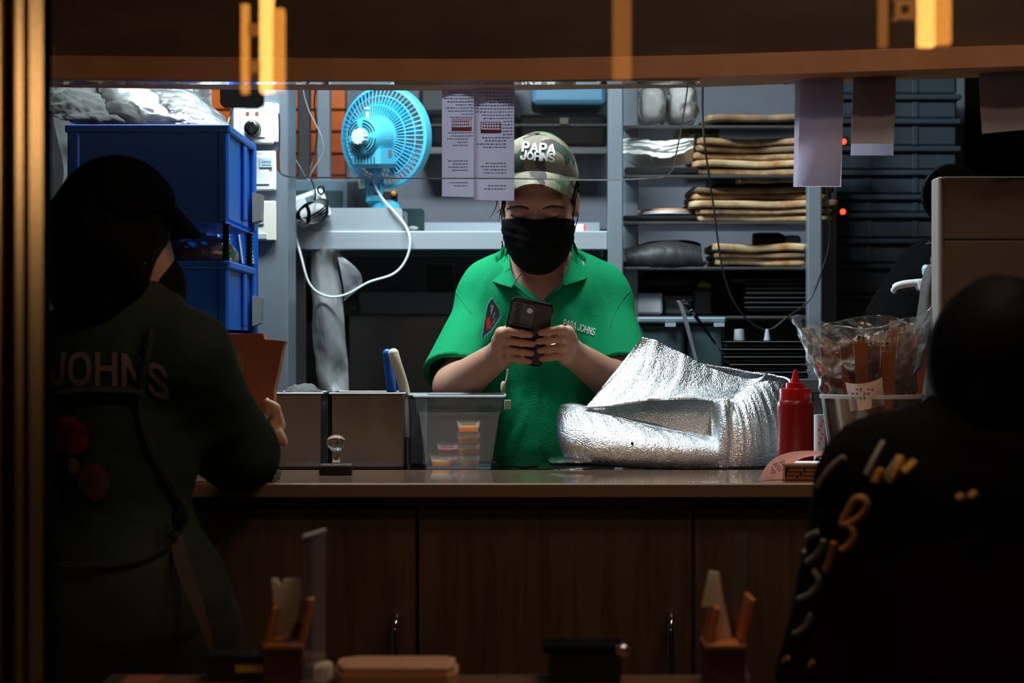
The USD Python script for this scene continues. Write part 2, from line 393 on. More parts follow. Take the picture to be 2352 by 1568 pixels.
mat('hair', C(15, 13, 12), 0.65, specular_ior_level=0.06, bump=(90, 0.5, 3, (1, 1, 0.15)))
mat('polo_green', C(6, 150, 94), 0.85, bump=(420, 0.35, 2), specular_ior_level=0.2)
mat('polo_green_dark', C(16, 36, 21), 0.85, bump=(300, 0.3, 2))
mat('mask_black', C(12, 12, 13), 0.85, specular_ior_level=0.15, bump=(260, 0.3, 2, (1, 1, 3)))
mat('pants_black', C(18, 18, 22), 0.85)
mat('jacket_black', C(14, 13, 13), 0.9, bump=(200, 0.4, 2), specular_ior_level=0.08)
mat('gold_thread', C(206, 148, 66), 0.5, 0.3)
mat('gold_label', C(246, 200, 60), 0.4, 0.1)
mat('silver_thread', C(150, 148, 132), 0.55, 0.2)
mat('apron_black', C(22, 22, 24), 0.85)
mat('ribbon', C(88, 70, 60), 0.9)
mat('foil', (0.90, 0.95, 0.99), 0.25, 1.0, bump=(330, 0.8, 2))
mat('foil_pack', (0.70, 0.73, 0.76), 0.22, 0.9, bump=(60, 0.5, 3))
mat('chopstick_paper', C(150, 84, 50), 0.6, vary=(C(118, 62, 36), 12.0))
mat('leather', C(200, 150, 112), 0.75, bump=(120, 0.2, 3))
wood('holder_wood', C(206, 132, 62), C(178, 104, 44), 'z', 14.0, 0.5)
wood('table_wood', C(110, 70, 44), C(84, 52, 32), 'x', 10.0, 0.9)
mat('tray_blue', C(60, 71, 80), 0.5, vary=(C(52, 62, 71), 5.0))
mat('beige_box', C(98, 84, 72), 0.42)
mat('beige_edge', C(150, 142, 136), 0.5)
paper('napkin', C(252, 242, 228), 0.45)
paper('sauce_yellow', C(246, 178, 40), 0.5) if False else None
mat('sauce_red', C(190, 28, 24), 0.35)
mat('brow', C(84, 60, 50), 0.85)
mat('tomato_print', C(120, 24, 20), 0.8)
mat('card_blue', C(70, 100, 116), 0.3)
mat('card_rim', C(120, 190, 210), 0.3)
mat('pink_paper', C(226, 190, 176), 0.75)
mat('yellow_box', C(214, 196, 132), 0.6)
mat('blue_handle', C(20, 104, 196), 0.35)
mat('blue_item', C(92, 142, 168), 0.4)
mat('pale_blue', C(170, 200, 216), 0.6)
mat('grille_white', C(215, 220, 225), 0.4)
mat('pasta_orange', C(214, 150, 110), 0.6)
paper('receipt', C(236, 232, 244), 0.5)
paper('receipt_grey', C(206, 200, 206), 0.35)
paper('napkin', C(252, 242, 228), 0.45)
paper('sauce_yellow', C(250, 186, 52), 0.5)
paper('receipt_pink', C(240, 202, 190), 0.5)
paper('bag_film_white', C(128, 128, 126), 0.45)
film('window_glass', gloss=0.0, rough=0.0, fres=1.5)
film('acrylic', gloss=0.3, rough=0.03, fres=1.49, bump=(26, 0.05), white=0.035)
film('acrylic_edge', tint=(0.9, 0.95, 0.97), gloss=1.0, rough=0.1, fres=1.6, white=0.85)
film('tub_clear', tint=(0.94, 0.97, 0.98), gloss=0.4, rough=0.12, fres=1.5, white=0.035)
film('cup_lid', tint=(0.99, 0.99, 0.98), gloss=0.2, rough=0.1, fres=1.35, white=0.03)
film('cup_clear', tint=(0.98, 0.98, 0.97), gloss=0.3, rough=0.1, fres=1.4, white=0.22)
film('bag_clear', gloss=1.0, rough=0.2, fres=1.45, bump=(44, 0.6), white=0.025)
film('bag_milky', tint=(0.90, 0.90, 0.89), gloss=0.5, rough=0.3, fres=1.22, bump=(26, 0.6), white=0.07)
film('bag_beige', tint=(0.86, 0.83, 0.79), gloss=0.5, rough=0.3, fres=1.25, bump=(26, 0.6), white=0.42)
mat('print_dull', C(118, 98, 94), 0.8)
mat('print_brown', C(84, 44, 28), 0.85)
film('menu_acrylic', tint=(0.93, 0.88, 0.86), gloss=0.6, rough=0.1, fres=1.49, white=0.12)
M['glass_knob'] = usdkit.material(stage, '/World/Looks/glass_knob', {'p': ('principled_bsdf', {'base_color': (0.98, 0.98, 1.0), 'roughness': 0.02, 'transmission_weight': 1.0, 'ior': 1.49})}, [], surface='p.BSDF')
emit('lantern_bright', (1.0, 0.50, 0.11), 20.0)
emit('lantern_mid', (1.0, 0.36, 0.05), 9.0)
emit('lantern_warm', (1.0, 0.66, 0.34), 10.0)
emit('lantern_dim', (1.0, 0.33, 0.06), 2.6)
emit('led_red', (1.0, 0.06, 0.02), 3.0)
# camouflage cap cloth: cells of five tones
M['camo'] = usdkit.material(stage, '/World/Looks/camo', {
    'tc': ('texture_coordinate', {}), 'n0': ('noise_texture', {'scale': 14.0, 'detail': 3.0}), 'mx': ('mix_vector', {'fac': 0.10, 'use_clamp': False}),
    'mp': ('mapping', {'scale': (1.0, 1.0, 0.6)}), 'v': ('voronoi_texture', {'scale': 30.0}),
    'sp': ('separate_color', {}), 'r': ('rgb_ramp', {'interpolate': False, 'ramp': [(0.0, C(118, 110, 92)), (0.26, C(54, 48, 40)), (0.42, C(138, 128, 106)), (0.58, C(84, 80, 64)), (0.74, C(56, 104, 62)), (0.84, C(42, 58, 48)), (0.93, C(152, 144, 120))]}),
    'nb': ('noise_texture', {'scale': 60.0, 'detail': 3.0}), 'b': ('bump', {'strength': 0.25, 'distance': 0.003}),
    'p': ('principled_bsdf', {'roughness': 0.75})},
    [('tc.object', 'n0.vector'), ('tc.object', 'mx.a'), ('n0.color', 'mx.b'), ('mx.result', 'mp.vector'), ('mp.vector', 'v.vector'), ('v.color', 'sp.color'), ('sp.r', 'r.fac'), ('r.color', 'p.base_color'),
     ('tc.object', 'nb.vector'), ('nb.fac', 'b.height'), ('b.normal', 'p.normal')], surface='p.BSDF')
# ------------------------------------------------------------------ the room
single('floor', 'grey tiled floor of the dining side and kitchen', 'floor', bx(-2.3, 2.3, 2.8, 7.1, -0.05, 0.0), 'floor_tile', kind='structure')
single('pavement', 'dark pavement outside the shop window', 'pavement', bx(-6, 6, -14, 2.8, -0.06, -0.01), 'wall_dark', kind='structure')
single('ceiling', 'plain ceiling over counter and kitchen', 'ceiling', bx(-2.3, 2.3, 2.8, 7.1, 2.70, 2.76), 'plaster', kind='structure')
single('wall_left', 'left side wall of the shop', 'wall', bx(-2.36, -2.26, 2.8, 7.1, 0, 2.7), 'wall_dark', kind='structure')
single('wall_right', 'right side wall of the shop', 'wall', bx(2.26, 2.36, 2.8, 7.1, 0, 2.7), 'wall_dark', kind='structure')
wb = thing('wall_back', 'grey kitchen rear wall with an orange tiled part on the left', 'wall', (0, 7.0, 0), kind='structure')
xs = P(795, 0, 6.95)[0]
xd = P(2215, 0, 6.98)[0]
part(wb, 'wall_panel', bx(xs, xd, 6.98, 7.08, 0, 2.7), 'wall_grey')
part(wb, 'wall_panel', bx(xd, 2.26, 6.98, 7.08, 0, 2.7), 'black_matte', 'black panel at the right end')
part(wb, 'tile_bed', bx(P(330, 0, 7)[0], xs, 7.0, 7.08, 0, 2.7), 'grout')
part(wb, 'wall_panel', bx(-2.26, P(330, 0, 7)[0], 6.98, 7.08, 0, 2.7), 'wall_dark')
# orange glazed tiles, laid in running bond where the photograph looks at them
bh, bw, j = 0.058, 0.215, 0.006
for r in range(9):
    z = 1.44 + r * (bh + j)
    for c in range(5):
        x1 = xs - 0.004 - c * (bw + j) + (0.11 if r % 2 else 0.0); x0 = max(x1 - bw, P(330, 0, 7)[0] + .003); x1 = min(x1, xs - 0.004)
        if x1 - x0 < 0.02: continue
        part(wb, 'tile', bx(x0, x1, 6.984, 7.004, z, z + bh, 0.003), 'tile_orange' if (r * 5 + c * 3) % 4 else 'tile_orange_dark')

# soffit and the painted beam under it (it sags a little in the middle)
D = 4.40
bt = [(-1900, 116, 166), (0, 127, 176), (130, 128, 178), (520, 132, 183), (1000, 136, 185.5), (1180, 135, 184.5), (1590, 127, 178), (2352, 103, 152), (4100, 50, 98)]
def beam_mesh(rows, d0, d1, top=None):
    f, b = [], []
    for x, yt, yb in rows:
        t, u = P(x, yt, D), P(x, yb, D)
        zt = t[2] if top is None else top
        f.append([(t[0], d0, zt), (t[0], d0, u[2])]); b.append([(t[0], d1, zt), (t[0], d1, u[2])])
    f, b = np.array(f), np.array(b); n = len(f)
    ring = np.stack([f[:, 0], f[:, 1], b[:, 1], b[:, 0]], 1); v = ring.reshape(-1, 3); q = []
    for i in range(n - 1):
        for k in range(4): q.append([i * 4 + k, i * 4 + (k + 1) % 4, i * 4 + 4 + (k + 1) % 4, i * 4 + 4 + k])
    q += [[0, 3, 2, 1], [(n - 1) * 4 + k for k in range(4)]]
    return v, np.array(q)
single('trim_1', 'orange-brown painted beam edge over the serving hatch', 'beam', beam_mesh(bt, 4.395, 4.575), 'beam_paint', kind='structure', smooth=False)
sf = [(x, yt, yt + 1) for x, yt, yb in bt]
single('wall_soffit', 'dark rough soffit panel above the serving hatch', 'soffit', beam_mesh(sf, 4.42, 4.55, 2.70), 'soffit', kind='structure', smooth=False)

# ------------------------------------------------------------------ shop window: bronze frame and glass
W0, W1 = 2.90, 2.906
wn = thing('window_1', 'large plain shop window pane in a bronze frame at its left edge', 'window', (0.3, 2.9, 0), kind='structure')
xm = [P(x, 0, 2.9)[0] for x in (-40, 22, 44, 76, 116)]
part(wn, 'pane', bx(xm[4], 2.26, W0, W1, 0.06, 2.66), 'window_glass')
part(wn, 'pane', bx(-2.26, xm[0], W0, W1, 0.06, 2.66), 'window_glass')
part(wn, 'mullion', bx(xm[3] - 0.001, xm[4], 2.868, 2.899, 0.0, 2.7, 0.003), 'bronze')
part(wn, 'mullion', bx(xm[2], xm[3], 2.860, 2.95, 0.0, 2.7, 0.004), 'bronze')
part(wn, 'gasket', bx(xm[4] - .0008, xm[4] + .0015, 2.872, 2.899, 0.0, 2.7), 'black_matte', 'black rubber gasket')
part(wn, 'mullion_groove', bx(xm[1], xm[2], 2.89, 2.95, 0.0, 2.7), 'bronze_dark')
part(wn, 'mullion', bx(xm[0], xm[1], 2.866, 2.95, 0.0, 2.7, 0.004), 'bronze')
part(wn, 'sill', bx(-2.26, 2.26, 2.86, 2.95, 0.0, 0.06), 'bronze_dark')
part(wn, 'head_rail', bx(-2.26, 2.26, 2.86, 2.95, 2.66, 2.7), 'bronze_dark')

# lanterns standing across the street: the window mirrors them
def lantern(label, xpix, yb, yt, bars, wins, dapp):
    yl = 2 * W0 - dapp
    def Q(x, y): p = P(x, y, dapp); return p[0], p[2]
    x0, x1 = xpix; a, zb = Q(x0, yb); b, zt = Q(x1, yt)
    t = thing('lantern', label, 'lantern', ((a + b) / 2, yl, 0))
    w = b - a
    part(t, 'post', bx((a + b) / 2 - 0.04, (a + b) / 2 + 0.04, yl - 0.34, yl - 0.26, -0.01, zt + 0.06), 'black_matte')
    part(t, 'back_plate', bx(a - 0.01, b + 0.01, yl - 0.26, yl - 0.20, zb - 0.02, zt + 0.06), 'black_matte')
    part(t, 'roof_plate', bx(a - 0.03, b + 0.03, yl - 0.26, yl + 0.05, zt, zt + 0.06), 'black_matte')
    for (u0, u1, v0, v1, m_, dep) in bars:
        p, q = Q(u0, v1), Q(u1, v0)
        part(t, 'lamp_panel', bx(p[0], q[0], yl - dep, yl, p[1], q[1], 0.006), m_)
    for (u0, u1, v0, v1) in wins:
        p, q = Q(u0, v1), Q(u1, v0); fr = []
        cx_, cz_ = (p[0] + q[0]) / 2, (p[1] + q[1]) / 2; r_ = min(q[0] - p[0], q[1] - p[1]) * 0.48
        for k in range(24):
            a0, a1 = k * math.pi / 12, (k + 1) * math.pi / 12
            fr.append(tube([(cx_ + r_ * 0.62 * math.cos(a0), yl, cz_ + r_ * 0.62 * math.sin(a0)), (cx_ + r_ * 0.62 * math.cos(a1), yl, cz_ + r_ * 0.62 * math.sin(a1))], 0.018, 5))
        for k in range(4):
            a0 = k * math.pi / 2 + math.pi / 4
            fr.append(tube([(cx_ + r_ * 0.7 * math.cos(a0), yl, cz_ + r_ * 0.7 * math.sin(a0)), (cx_ + r_ * 1.3 * math.cos(a0), yl, cz_ + r_ * 1.3 * math.sin(a0))], 0.012, 5))
        part(t, 'lattice', fr, 'lantern_dim')
DA = 15.0
lantern('amber lantern box across the street, mirrored at the upper left of the window', (550, 658), 218, -60,
        [(553, 571, 8, 214, 'lantern_mid', 0.06), (596, 626, -50, 212, 'lantern_bright', 0.1), (626, 652, 18, 206, 'lantern_mid', 0.1)],
        [(568, 596, 48, 88), (571, 598, 132, 174)], DA)
lantern('amber lantern box across the street, mirrored at the upper right of the window', (2022, 2185), 116, -180,
        [(2020, 2040, -170, 108, 'lantern_dim', 0.06), (2113, 2186, -170, 100, 'lantern_mid', 0.1), (2113, 2150, -170, 104, 'lantern_bright', 0.12)],
        [(2046, 2112, -8, 50)], DA)
lantern('faint amber lantern strip across the street, mirrored above the camouflage cap', (1405, 1455), 186, -120,
        [(1408, 1450, -110, 182, 'lantern_dim', 0.06)], [], DA)
lantern('amber lantern box across the street, shining onto the bronze frame', (0, 118), 420, -60,
        [(8, 112, 90, 390, 'lantern_warm', 0.1)], [], DA)

# ------------------------------------------------------------------ serving counter
ct = thing('service_counter', 'long serving counter with dark walnut doors and a pale glossy top', 'counter', (0, 4.75, 0))
ZC = 0.95
XL, XR = -1.30, 2.22
part(ct, 'countertop', bx(XL, XR, 4.40, 4.85, ZC - 0.027, ZC, 0.003), 'countertop')
part(ct, 'edge_band', bx(XL, XR, 4.394, 4.3999, ZC - 0.027, ZC - 0.001, 0.002), 'counter_edge')
part(ct, 'worktop', bx(XL, XR, 4.851, 5.14, ZC - 0.03, ZC - 0.001, 0.002), 'worktop_black', 'black rear worktop')
part(ct, 'carcass', bx(XL + 0.01, XR, 4.45, 5.05, 0.0, ZC - 0.03), 'bronze_dark')
part(ct, 'top_rail', bx(XL, XR, 4.432, 4.449, ZC - 0.046, ZC - 0.028), 'bronze_dark')
seams = [-310, 324, 958, 1592, 2226, 2860]
for a, b in zip(seams, seams[1:]):
    x0, x1 = P(a, 0, 4.43)[0] + 0.003, P(b, 0, 4.43)[0] - 0.003
    dp = part(ct, 'door_panel', bx(x0, x1, 4.430, 4.449, 0.08, ZC - 0.048, 0.0015), 'walnut')
    hx = P(b - 50, 0, 4.38)[0]
    h = part(dp, 'handle', tube([(hx, 4.434, 0.700), (hx + 0.001, 4.405, 0.705), (hx, 4.385, 0.695), (hx, 4.382, 0.66), (hx, 4.382, 0.52), (hx, 4.385, 0.485), (hx, 4.405, 0.475), (hx, 4.434, 0.480)], 0.0078, 12, 48), 'chrome', 'chrome bent tube handle')
part(ct, 'plinth', bx(XL, XR, 4.47, 4.5, 0.0, 0.08), 'black_matte')
# ------------------------------------------------------------------ kitchen back: pillar, sockets, shelf rack
pl = single('steel_pillar', 'brushed steel clad pillar behind the blue bins, carrying the sockets', 'pillar', pbox(528, -400, 662, 1750, 5.52, 5.72, 0.004), 'steel_vertical', kind='structure')
def socket(label, x0, y0, x1, y1, d, m='socket_white', plug=False, holes=True, inner=True):
    t = thing('wall_socket', label, 'socket', P((x0 + x1) / 2, y1, d))
    part(t, 'plate', pbox(x0, y0, x1, y1, d, 5.519, 0.003), m)
    w, h = x1 - x0, y1 - y0
    if inner: part(t, 'inner_panel', pbox(x0 + w * .17, y0 + h * .12, x1 - w * .2, y1 - h * .14, d - 0.002, d + 0.004, 0.002), m)
    if holes:
        part(t, 'slot', [pbox(x0 + w * .32, y0 + h * .23, x0 + w * .40, y0 + h * .31, d - 0.0028, d + .003), pbox(x0 + w * .55, y0 + h * .23, x0 + w * .63, y0 + h * .31, d - 0.0028, d + .003)], 'kraft')
    return t
s1 = socket('white wall socket with a black plug in it, uppermost on the pillar', 535, 235, 628, 330, 5.50, plug=True)
R = Rotation.from_euler('x', 90, degrees=True)
c = P(581, 296, 5.498)
pg = thing('power_plug', 'black round plug pushed into the top white socket', 'plug', c)
part(pg, 'body', lathe([(0.0, 0.034), (0.011, 0.034), (0.017, 0.030), (0.019, 0.02), (0.0195, 0.0)], c, 20, R), 'black_plastic')
part(pg, 'grip', bx(c[0] - 0.006, c[0] + 0.006, c[1] - 0.042, c[1] - 0.032, c[2] - 0.014, c[2] + 0.014, 0.002), 'black_plastic')
socket('white blank plate behind the top socket, cut by the acrylic guard', 629, 237, 641, 327, 5.508, holes=False, inner=False)
s2 = socket('white switch plate with a pale blue label, second on the pillar', 560, 346, 634, 437, 5.505, holes=False)
part(s2, 'label_sticker', pbox(596, 363, 625, 384, 5.501, 5.5045), 'pale_blue')
part(s2, 'print', [pbox(602 + k * 4.2, 369, 604.6 + k * 4.2, 373, 5.5004, 5.5012) for k in range(5)] + [pbox(602 + k * 4.2, 377, 604.6 + k * 4.2, 379.5, 5.5004, 5.5012) for k in range(5)], 'grey_ink')
s3 = socket('cream network socket plate, lowest on the pillar', 560, 461, 634, 553, 5.505, 'socket_cream', holes=False, inner=False)
part(s3, 'jack', pbox(588, 499, 606, 514, 5.502, 5.506), 'light_grey'); part(s3, 'label_slot', pbox(588, 537, 612, 548, 5.502, 5.506), 'light_grey')

# notice and camera unit on the tiled wall
nt = thing('notice_sheet', 'pale printed notice taped to the orange tiles', 'notice', P(440, 255, 6.9))
part(nt, 'paper', patch(pp([[(385, 175, 6.93), (440, 175, 6.925), (484, 175, 6.93)], [(388, 215, 6.94), (440, 215, 6.93), (485, 215, 6.93)], [(392, 258, 6.95), (440, 258, 6.94), (487, 257, 6.93)]]), 8, 8, 0.001), 'pink_paper' if False else 'socket_white')
prn = []
for r, y in enumerate((199, 205, 209, 214, 219, 227, 231, 239)):
    xx = 452 + (r * 7) % 11
    while xx < 481:
        w = 2 + (r * 3 + int(xx)) % 4; prn.append(pbox(xx, y, xx + w, y + 2.4, 6.918, 6.9195)); xx += w + 1.6
part(nt, 'print', prn, 'black_ink')
cu = thing('ceiling_terminal', 'black rounded terminal unit hanging below the beam beside the notice', 'terminal', P(555, 222, 5.3))
part(cu, 'body', prism(shbox(-0.048, -0.05, 0.048, 0.03).buffer(-0.014).buffer(0.014), 0.03, (P(555, 195, 5.3) + [0, .03, 0], (1, 0, 0), (0, 0, 1))), 'black_gloss')
part(cu, 'bracket', pbox(545, 90, 565, 190, 5.31, 5.33), 'black_plastic')
wr = thing('charger_wire', 'thin grey wire hanging from the terminal past the white socket', 'wire', P(528, 282, 5.3))
part(wr, 'wire', tube([P(545, 215, 5.32), P(538, 240, 5.32), P(530, 262, 5.31), P(522, 286, 5.3)], 0.0016, 6, 20), 'light_grey')

# ------------------------------------------------------------------ steel rack, left bay: front bar, posts, shelf
rk = thing('steel_shelf', 'brushed steel wall shelf with a pale front bar behind the fan', 'shelf', P(1030, 575, 6.1))
zt = P(0, 530, 5.9)[2]
a, b = P(662, 0, 5.9)[0], P(1396, 0, 5.9)[0]
part(rk, 'front_bar', bx(a, b, 5.9, 5.93, P(0, 574, 5.9)[2], zt, 0.003), 'steel')
part(rk, 'shelf_plate', bx(a, b, 5.93, 6.42, zt - 0.012, zt - 0.002), 'steel')
part(rk, 'rear_lip', bx(a, b, 6.40, 6.415, zt - 0.002, P(0, 511, 6.41)[2], 0.002), 'steel')
part(rk, 'post', bx(P(663, 0, 5.95)[0], P(702, 0, 5.95)[0], 5.95, 5.99, 0.0, zt - 0.012, 0.003), 'steel_dark', 'dark steel left post')
part(rk, 'post', bx(P(1396, 0, 5.9)[0], P(1431, 0, 5.9)[0], 5.89, 5.94, 0.0, 2.1, 0.003), 'steel_vertical', 'steel right post')
part(rk, 'post', bx(P(727, 0, 6.35)[0], P(759, 0, 6.35)[0], 6.35, 6.39, zt, 2.1, 0.003), 'steel_vertical')
part(rk, 'post', bx(P(683, 0, 6.35)[0], P(712, 0, 6.35)[0], 6.36, 6.39, zt, 2.1, 0.003), 'charcoal', 'dark grey upright')
part(rk, 'lower_rail', bx(P(705, 0, 6.2)[0], b, 6.2, 6.23, P(0, 590, 6.2)[2], zt - 0.03, 0.002), 'mid_grey')

# things on the shelf
gt = thing('steel_tray', 'low brushed steel tray with rounded corners standing on the shelf bar', 'tray', P(800, 528, 5.92))
zs = zt - 0.002
a0, a1 = P(682, 0, 5.905)[0], P(924, 0, 5.905)[0]; top = P(0, 477, 5.905)[2]
pf = Polygon([(a0, zs), (a1, zs), (a1, top), (a0, top)]).buffer(-0.008).buffer(0.008).union(shbox(a0, zs, a1, top - 0.03))
part(gt, 'front_plate', prism(pf, 0.003, ((0, 5.912, 0), (1, 0, 0), (0, 0, 1))), 'steel')
part(gt, 'rear_plate', prism(affinity.translate(pf, 0.006, 0), 0.003, ((0, 6.06, 0), (1, 0, 0), (0, 0, 1))), 'steel')
part(gt, 'side_plate', bx(a0, a0 + 0.003, 5.912, 6.06, zs, top - 0.01), 'steel'); part(gt, 'side_plate', bx(a1 - 0.003, a1, 5.912, 6.06, zs, top - 0.012), 'steel')
part(gt, 'base_plate', bx(a0, a1, 5.912, 6.06, zs, zs + 0.003), 'steel')
gb = thing('bracket_plate', 'dark teal plate with a rounded corner behind the right end of the tray', 'plate', P(950, 528, 6.1))
e0, e1 = P(900, 0, 6.1)[0], P(975, 0, 6.1)[0]
part(gb, 'plate', prism(shbox(e0, zs, e1, P(0, 479, 6.1)[2]).buffer(-0.01).buffer(0.01).union(shbox(e0, zs, e1, zs + 0.02)), 0.004, ((0, 6.104, 0), (1, 0, 0), (0, 0, 1))), 'teal_dark')
pv = P(948, 524, 6.09); part(gb, 'clip', sphere((pv[0], 6.092, pv[2]), (0.014, 0.006, 0.006)), 'white_plastic')
qb = thing('grey_box', 'grey blue metal box with a dark front standing behind the fan base', 'box', P(760, 510, 6.3))
z0, z1 = zs, P(0, 412, 6.16)[2]
x0, x1 = P(664, 0, 6.16)[0], P(850, 0, 6.16)[0]
part(qb, 'body', bx(x0, x1, 6.16, 6.34, z0, z1, 0.004), 'grey_blue')
part(qb, 'front_panel', bx(x0 + 0.005, x1 - 0.07, 6.154, 6.162, z0 + 0.01, z1 - 0.028, 0.003), 'teal_dark')
part(qb, 'side_panel', bx(x1 - 0.058, x1 - 0.004, 6.154, 6.162, z0 + 0.01, z1 - 0.006, 0.003), 'dark_grey')
part(qb, 'label_sticker', bx(x1 - 0.047, x1 - 0.030, 6.152, 6.156, z0 + 0.060, z0 + 0.072), 'light_grey')
# white adapter with coiled black lead
ad = thing('power_adapter', 'white boxy adapter leaning on the left end of the tray', 'adapter', P(715, 515, 5.89))
fr = P(715, 480, 5.885)
part(ad, 'body', rot(bx(fr[0] - 0.043, fr[0] + 0.043, 5.868, 5.902, fr[2] - 0.036, fr[2] + 0.042, 0.010), (0, 1, 0), -20, fr), 'white_plastic')
part(ad, 'screen', rot(bx(fr[0] - 0.004, fr[0] + 0.018, 5.8665, 5.87, fr[2] + 0.012, fr[2] + 0.030, 0.002), (0, 1, 0), -20, fr), 'grey_blue')
part(ad, 'seam', rot(bx(fr[0] - 0.040, fr[0] + 0.040, 5.8672, 5.87, fr[2] - 0.022, fr[2] - 0.020), (0, 1, 0), -20, fr), 'dark_grey')
bl = thing('coiled_lead', 'black power lead wound in loops over the white adapter', 'cable', P(715, 510, 5.85))
loops = []
for k in range(5):
    q = []
    for i in range(40):
        a_ = i / 39 * 2 * math.pi; ang = math.radians(-28 + k * 4)
        u, w = 41 * math.cos(a_) * (1 - .05 * k), (13 + 3 * k) * math.sin(a_)
        q.append(P(716 + u * math.cos(ang) - w * math.sin(ang) + k, 480 - u * math.sin(ang) * -1 + w * math.cos(ang) + 2 * k, 5.852 - 0.003 * k + 0.004 * math.sin(a_)))
    loops.append(tube(q, 0.0022, 6))
loops.append(tube([P(736, 447, 5.86), P(744, 436, 5.855), P(740, 428, 5.85), P(731, 432, 5.85), P(732, 442, 5.853), P(742, 444, 5.86)], 0.0022, 6, 24))
part(bl, 'loops', loops, 'cable_black')
part(bl, 'tie', tube([P(703, 470, 5.838), P(709, 485, 5.834), P(706, 512, 5.846)], 0.0045, 6, 12), 'black_matte')
part(bl, 'lead', tube([P(722, 462, 5.855), P(722, 430, 5.86), P(712, 400, 5.88), P(720, 360, 5.9), P(728, 290, 5.9), P(722, 240, 5.88), P(729, 190, 5.86), P(728, 90, 5.86)], 0.0021, 6, 60), 'cable_black')
wl = thing('hanging_wire', 'thin pale wires hanging down in front of the orange tiles', 'wire', P(700, 400, 5.9))
part(wl, 'wire', tube([P(668, 90, 5.8), P(667, 200, 5.8), P(668, 350, 5.82), P(690, 385, 5.83), P(703, 408, 5.85), P(712, 414, 5.86)], 0.0016, 6, 50), 'light_grey')
part(wl, 'wire', tube([P(690, 90, 5.8), P(695, 200, 5.8), P(712, 260, 5.82), P(740, 320, 5.83), P(742, 350, 5.84), P(722, 385, 5.85), P(711, 412, 5.86)], 0.0016, 6, 50), 'light_grey')
# mirror-like dark items on the upper wall shelf
us = thing('upper_shelf', 'dark upper wall shelf behind the receipts', 'shelf', P(1190, 345, 6.7))
part(us, 'plate', pbox(960, 338, 1394, 352, 6.60, 6.95), 'steel_dark')
for k, (x0, y0, x1, y1, m_, nm, lb) in enumerate([(962, 150, 1180, 262, 'charcoal', 'oven_hood', 'dark grey hood box on the upper shelf, above the fan rim'),
        (985, 262, 1190, 338, 'black_gloss', 'black_container', 'black container under the dark hood box on the upper shelf'),
        (1222, 120, 1392, 238, 'blue_item', 'blue_tub', 'pale blue tub on the upper shelf above the cap'),
        (1190, 262, 1395, 338, 'black_gloss', 'black_container', 'wide black container on the upper shelf above the cap')]):
    t = thing(nm, lb, nm.split('_')[1] if nm != 'oven_hood' else 'box', P((x0 + x1) / 2, y1, 6.6))
    part(t, 'body', pbox(x0, y0, x1, y1, 6.58 + .012 * k, 6.9, 0.012), m_)
    part(t, 'rim', pbox(x0 - 3, y0 + (y1 - y0) * .28, x1 + 3, y0 + (y1 - y0) * .38, 6.57 + .012 * k, 6.91, 0.004), 'steel_dark' if m_ != 'blue_item' else 'teal_dark')
    if nm == 'black_container': part(t, 'latch', pbox((x0 + x1) / 2 - 8, y0 + 8, (x0 + x1) / 2 + 14, y0 + 24, 6.56 + .012 * k, 6.6, 0.004), 'chrome')
pn = single('wall_panel', 'plain grey splash panel on the rear wall below the upper shelf', 'panel', pbox(800, 352, 1396, 528, 6.80, 6.84, 0.003), 'wall_grey', kind='structure')
dk = thing('dark_case', 'small dark case with a copper clasp on the shelf right of the fan base', 'case', P(890, 450, 6.2))
part(dk, 'body', bx(P(856, 0, 6.36)[0], P(912, 0, 6.36)[0], 6.36, 6.40, zs, P(0, 440, 6.36)[2], 0.004), 'black_plastic'); part(dk, 'clasp', sphere(P(904, 444, 6.352), 0.008), 'gold_thread')
ruler = thing('white_strip', 'short white strip lying on the shelf beside the mask', 'strip', P(1320, 524, 5.95))
part(ruler, 'strip', bx(P(1285, 0, 5.94)[0], P(1341, 0, 5.94)[0], 5.935, 5.965, zs, P(0, 515, 5.94)[2], 0.002), 'white_plastic'); part(ruler, 'end_cap', bx(P(1341, 0, 5.94)[0], P(1346, 0, 5.94)[0], 5.936, 5.964, zs, P(0, 516, 5.94)[2]), 'red_ink')

# below the shelf: dark steel counter unit and the hanging bag
un = thing('undercounter_unit', 'dark steel kitchen unit with a grey top rail behind the worker', 'unit', P(1000, 1000, 6.3))
part(un, 'body', pbox(800, 720, 1400, 1560, 6.22, 6.75, 0.004), 'steel_dark')
part(un, 'top_rail', pbox(823, 669, 1400, 722, 6.18, 6.75, 0.004), 'grey_blue' if False else 'mid_grey')
part(un, 'end_block', pbox(788, 689, 824, 724, 6.17, 6.3, 0.004), 'dark_grey'); part(un, 'bolt', sphere(P(812, 706, 6.168), 0.006, 1), 'mid_grey')
part(un, 'rear_panel', pbox(700, 570, 1400, 740, 6.72, 6.76), 'black_matte')
for k, (x0, y0, x1, y1) in enumerate([(980, 608, 1040, 669), (1046, 628, 1110, 669)]):
    t = thing('grey_carton', ['tall grey carton in the dark gap under the shelf', 'squat grey carton in the dark gap under the shelf, next to the sleeve'][k], 'carton', P((x0 + x1) / 2, y1, 6.5))
    part(t, 'body', pbox(x0, y0, x1, y1, 6.5, 6.6, 0.003), 'dark_grey'); part(t, 'flap', pbox(x0 + 2, y0 - 4, x1 - 2, y0, 6.5, 6.6, 0.001), 'mid_grey')
pb = thing('hanging_bag', 'long translucent beige plastic bag hanging under the shelf', 'bag', P(770, 890, 5.9))
rows = []
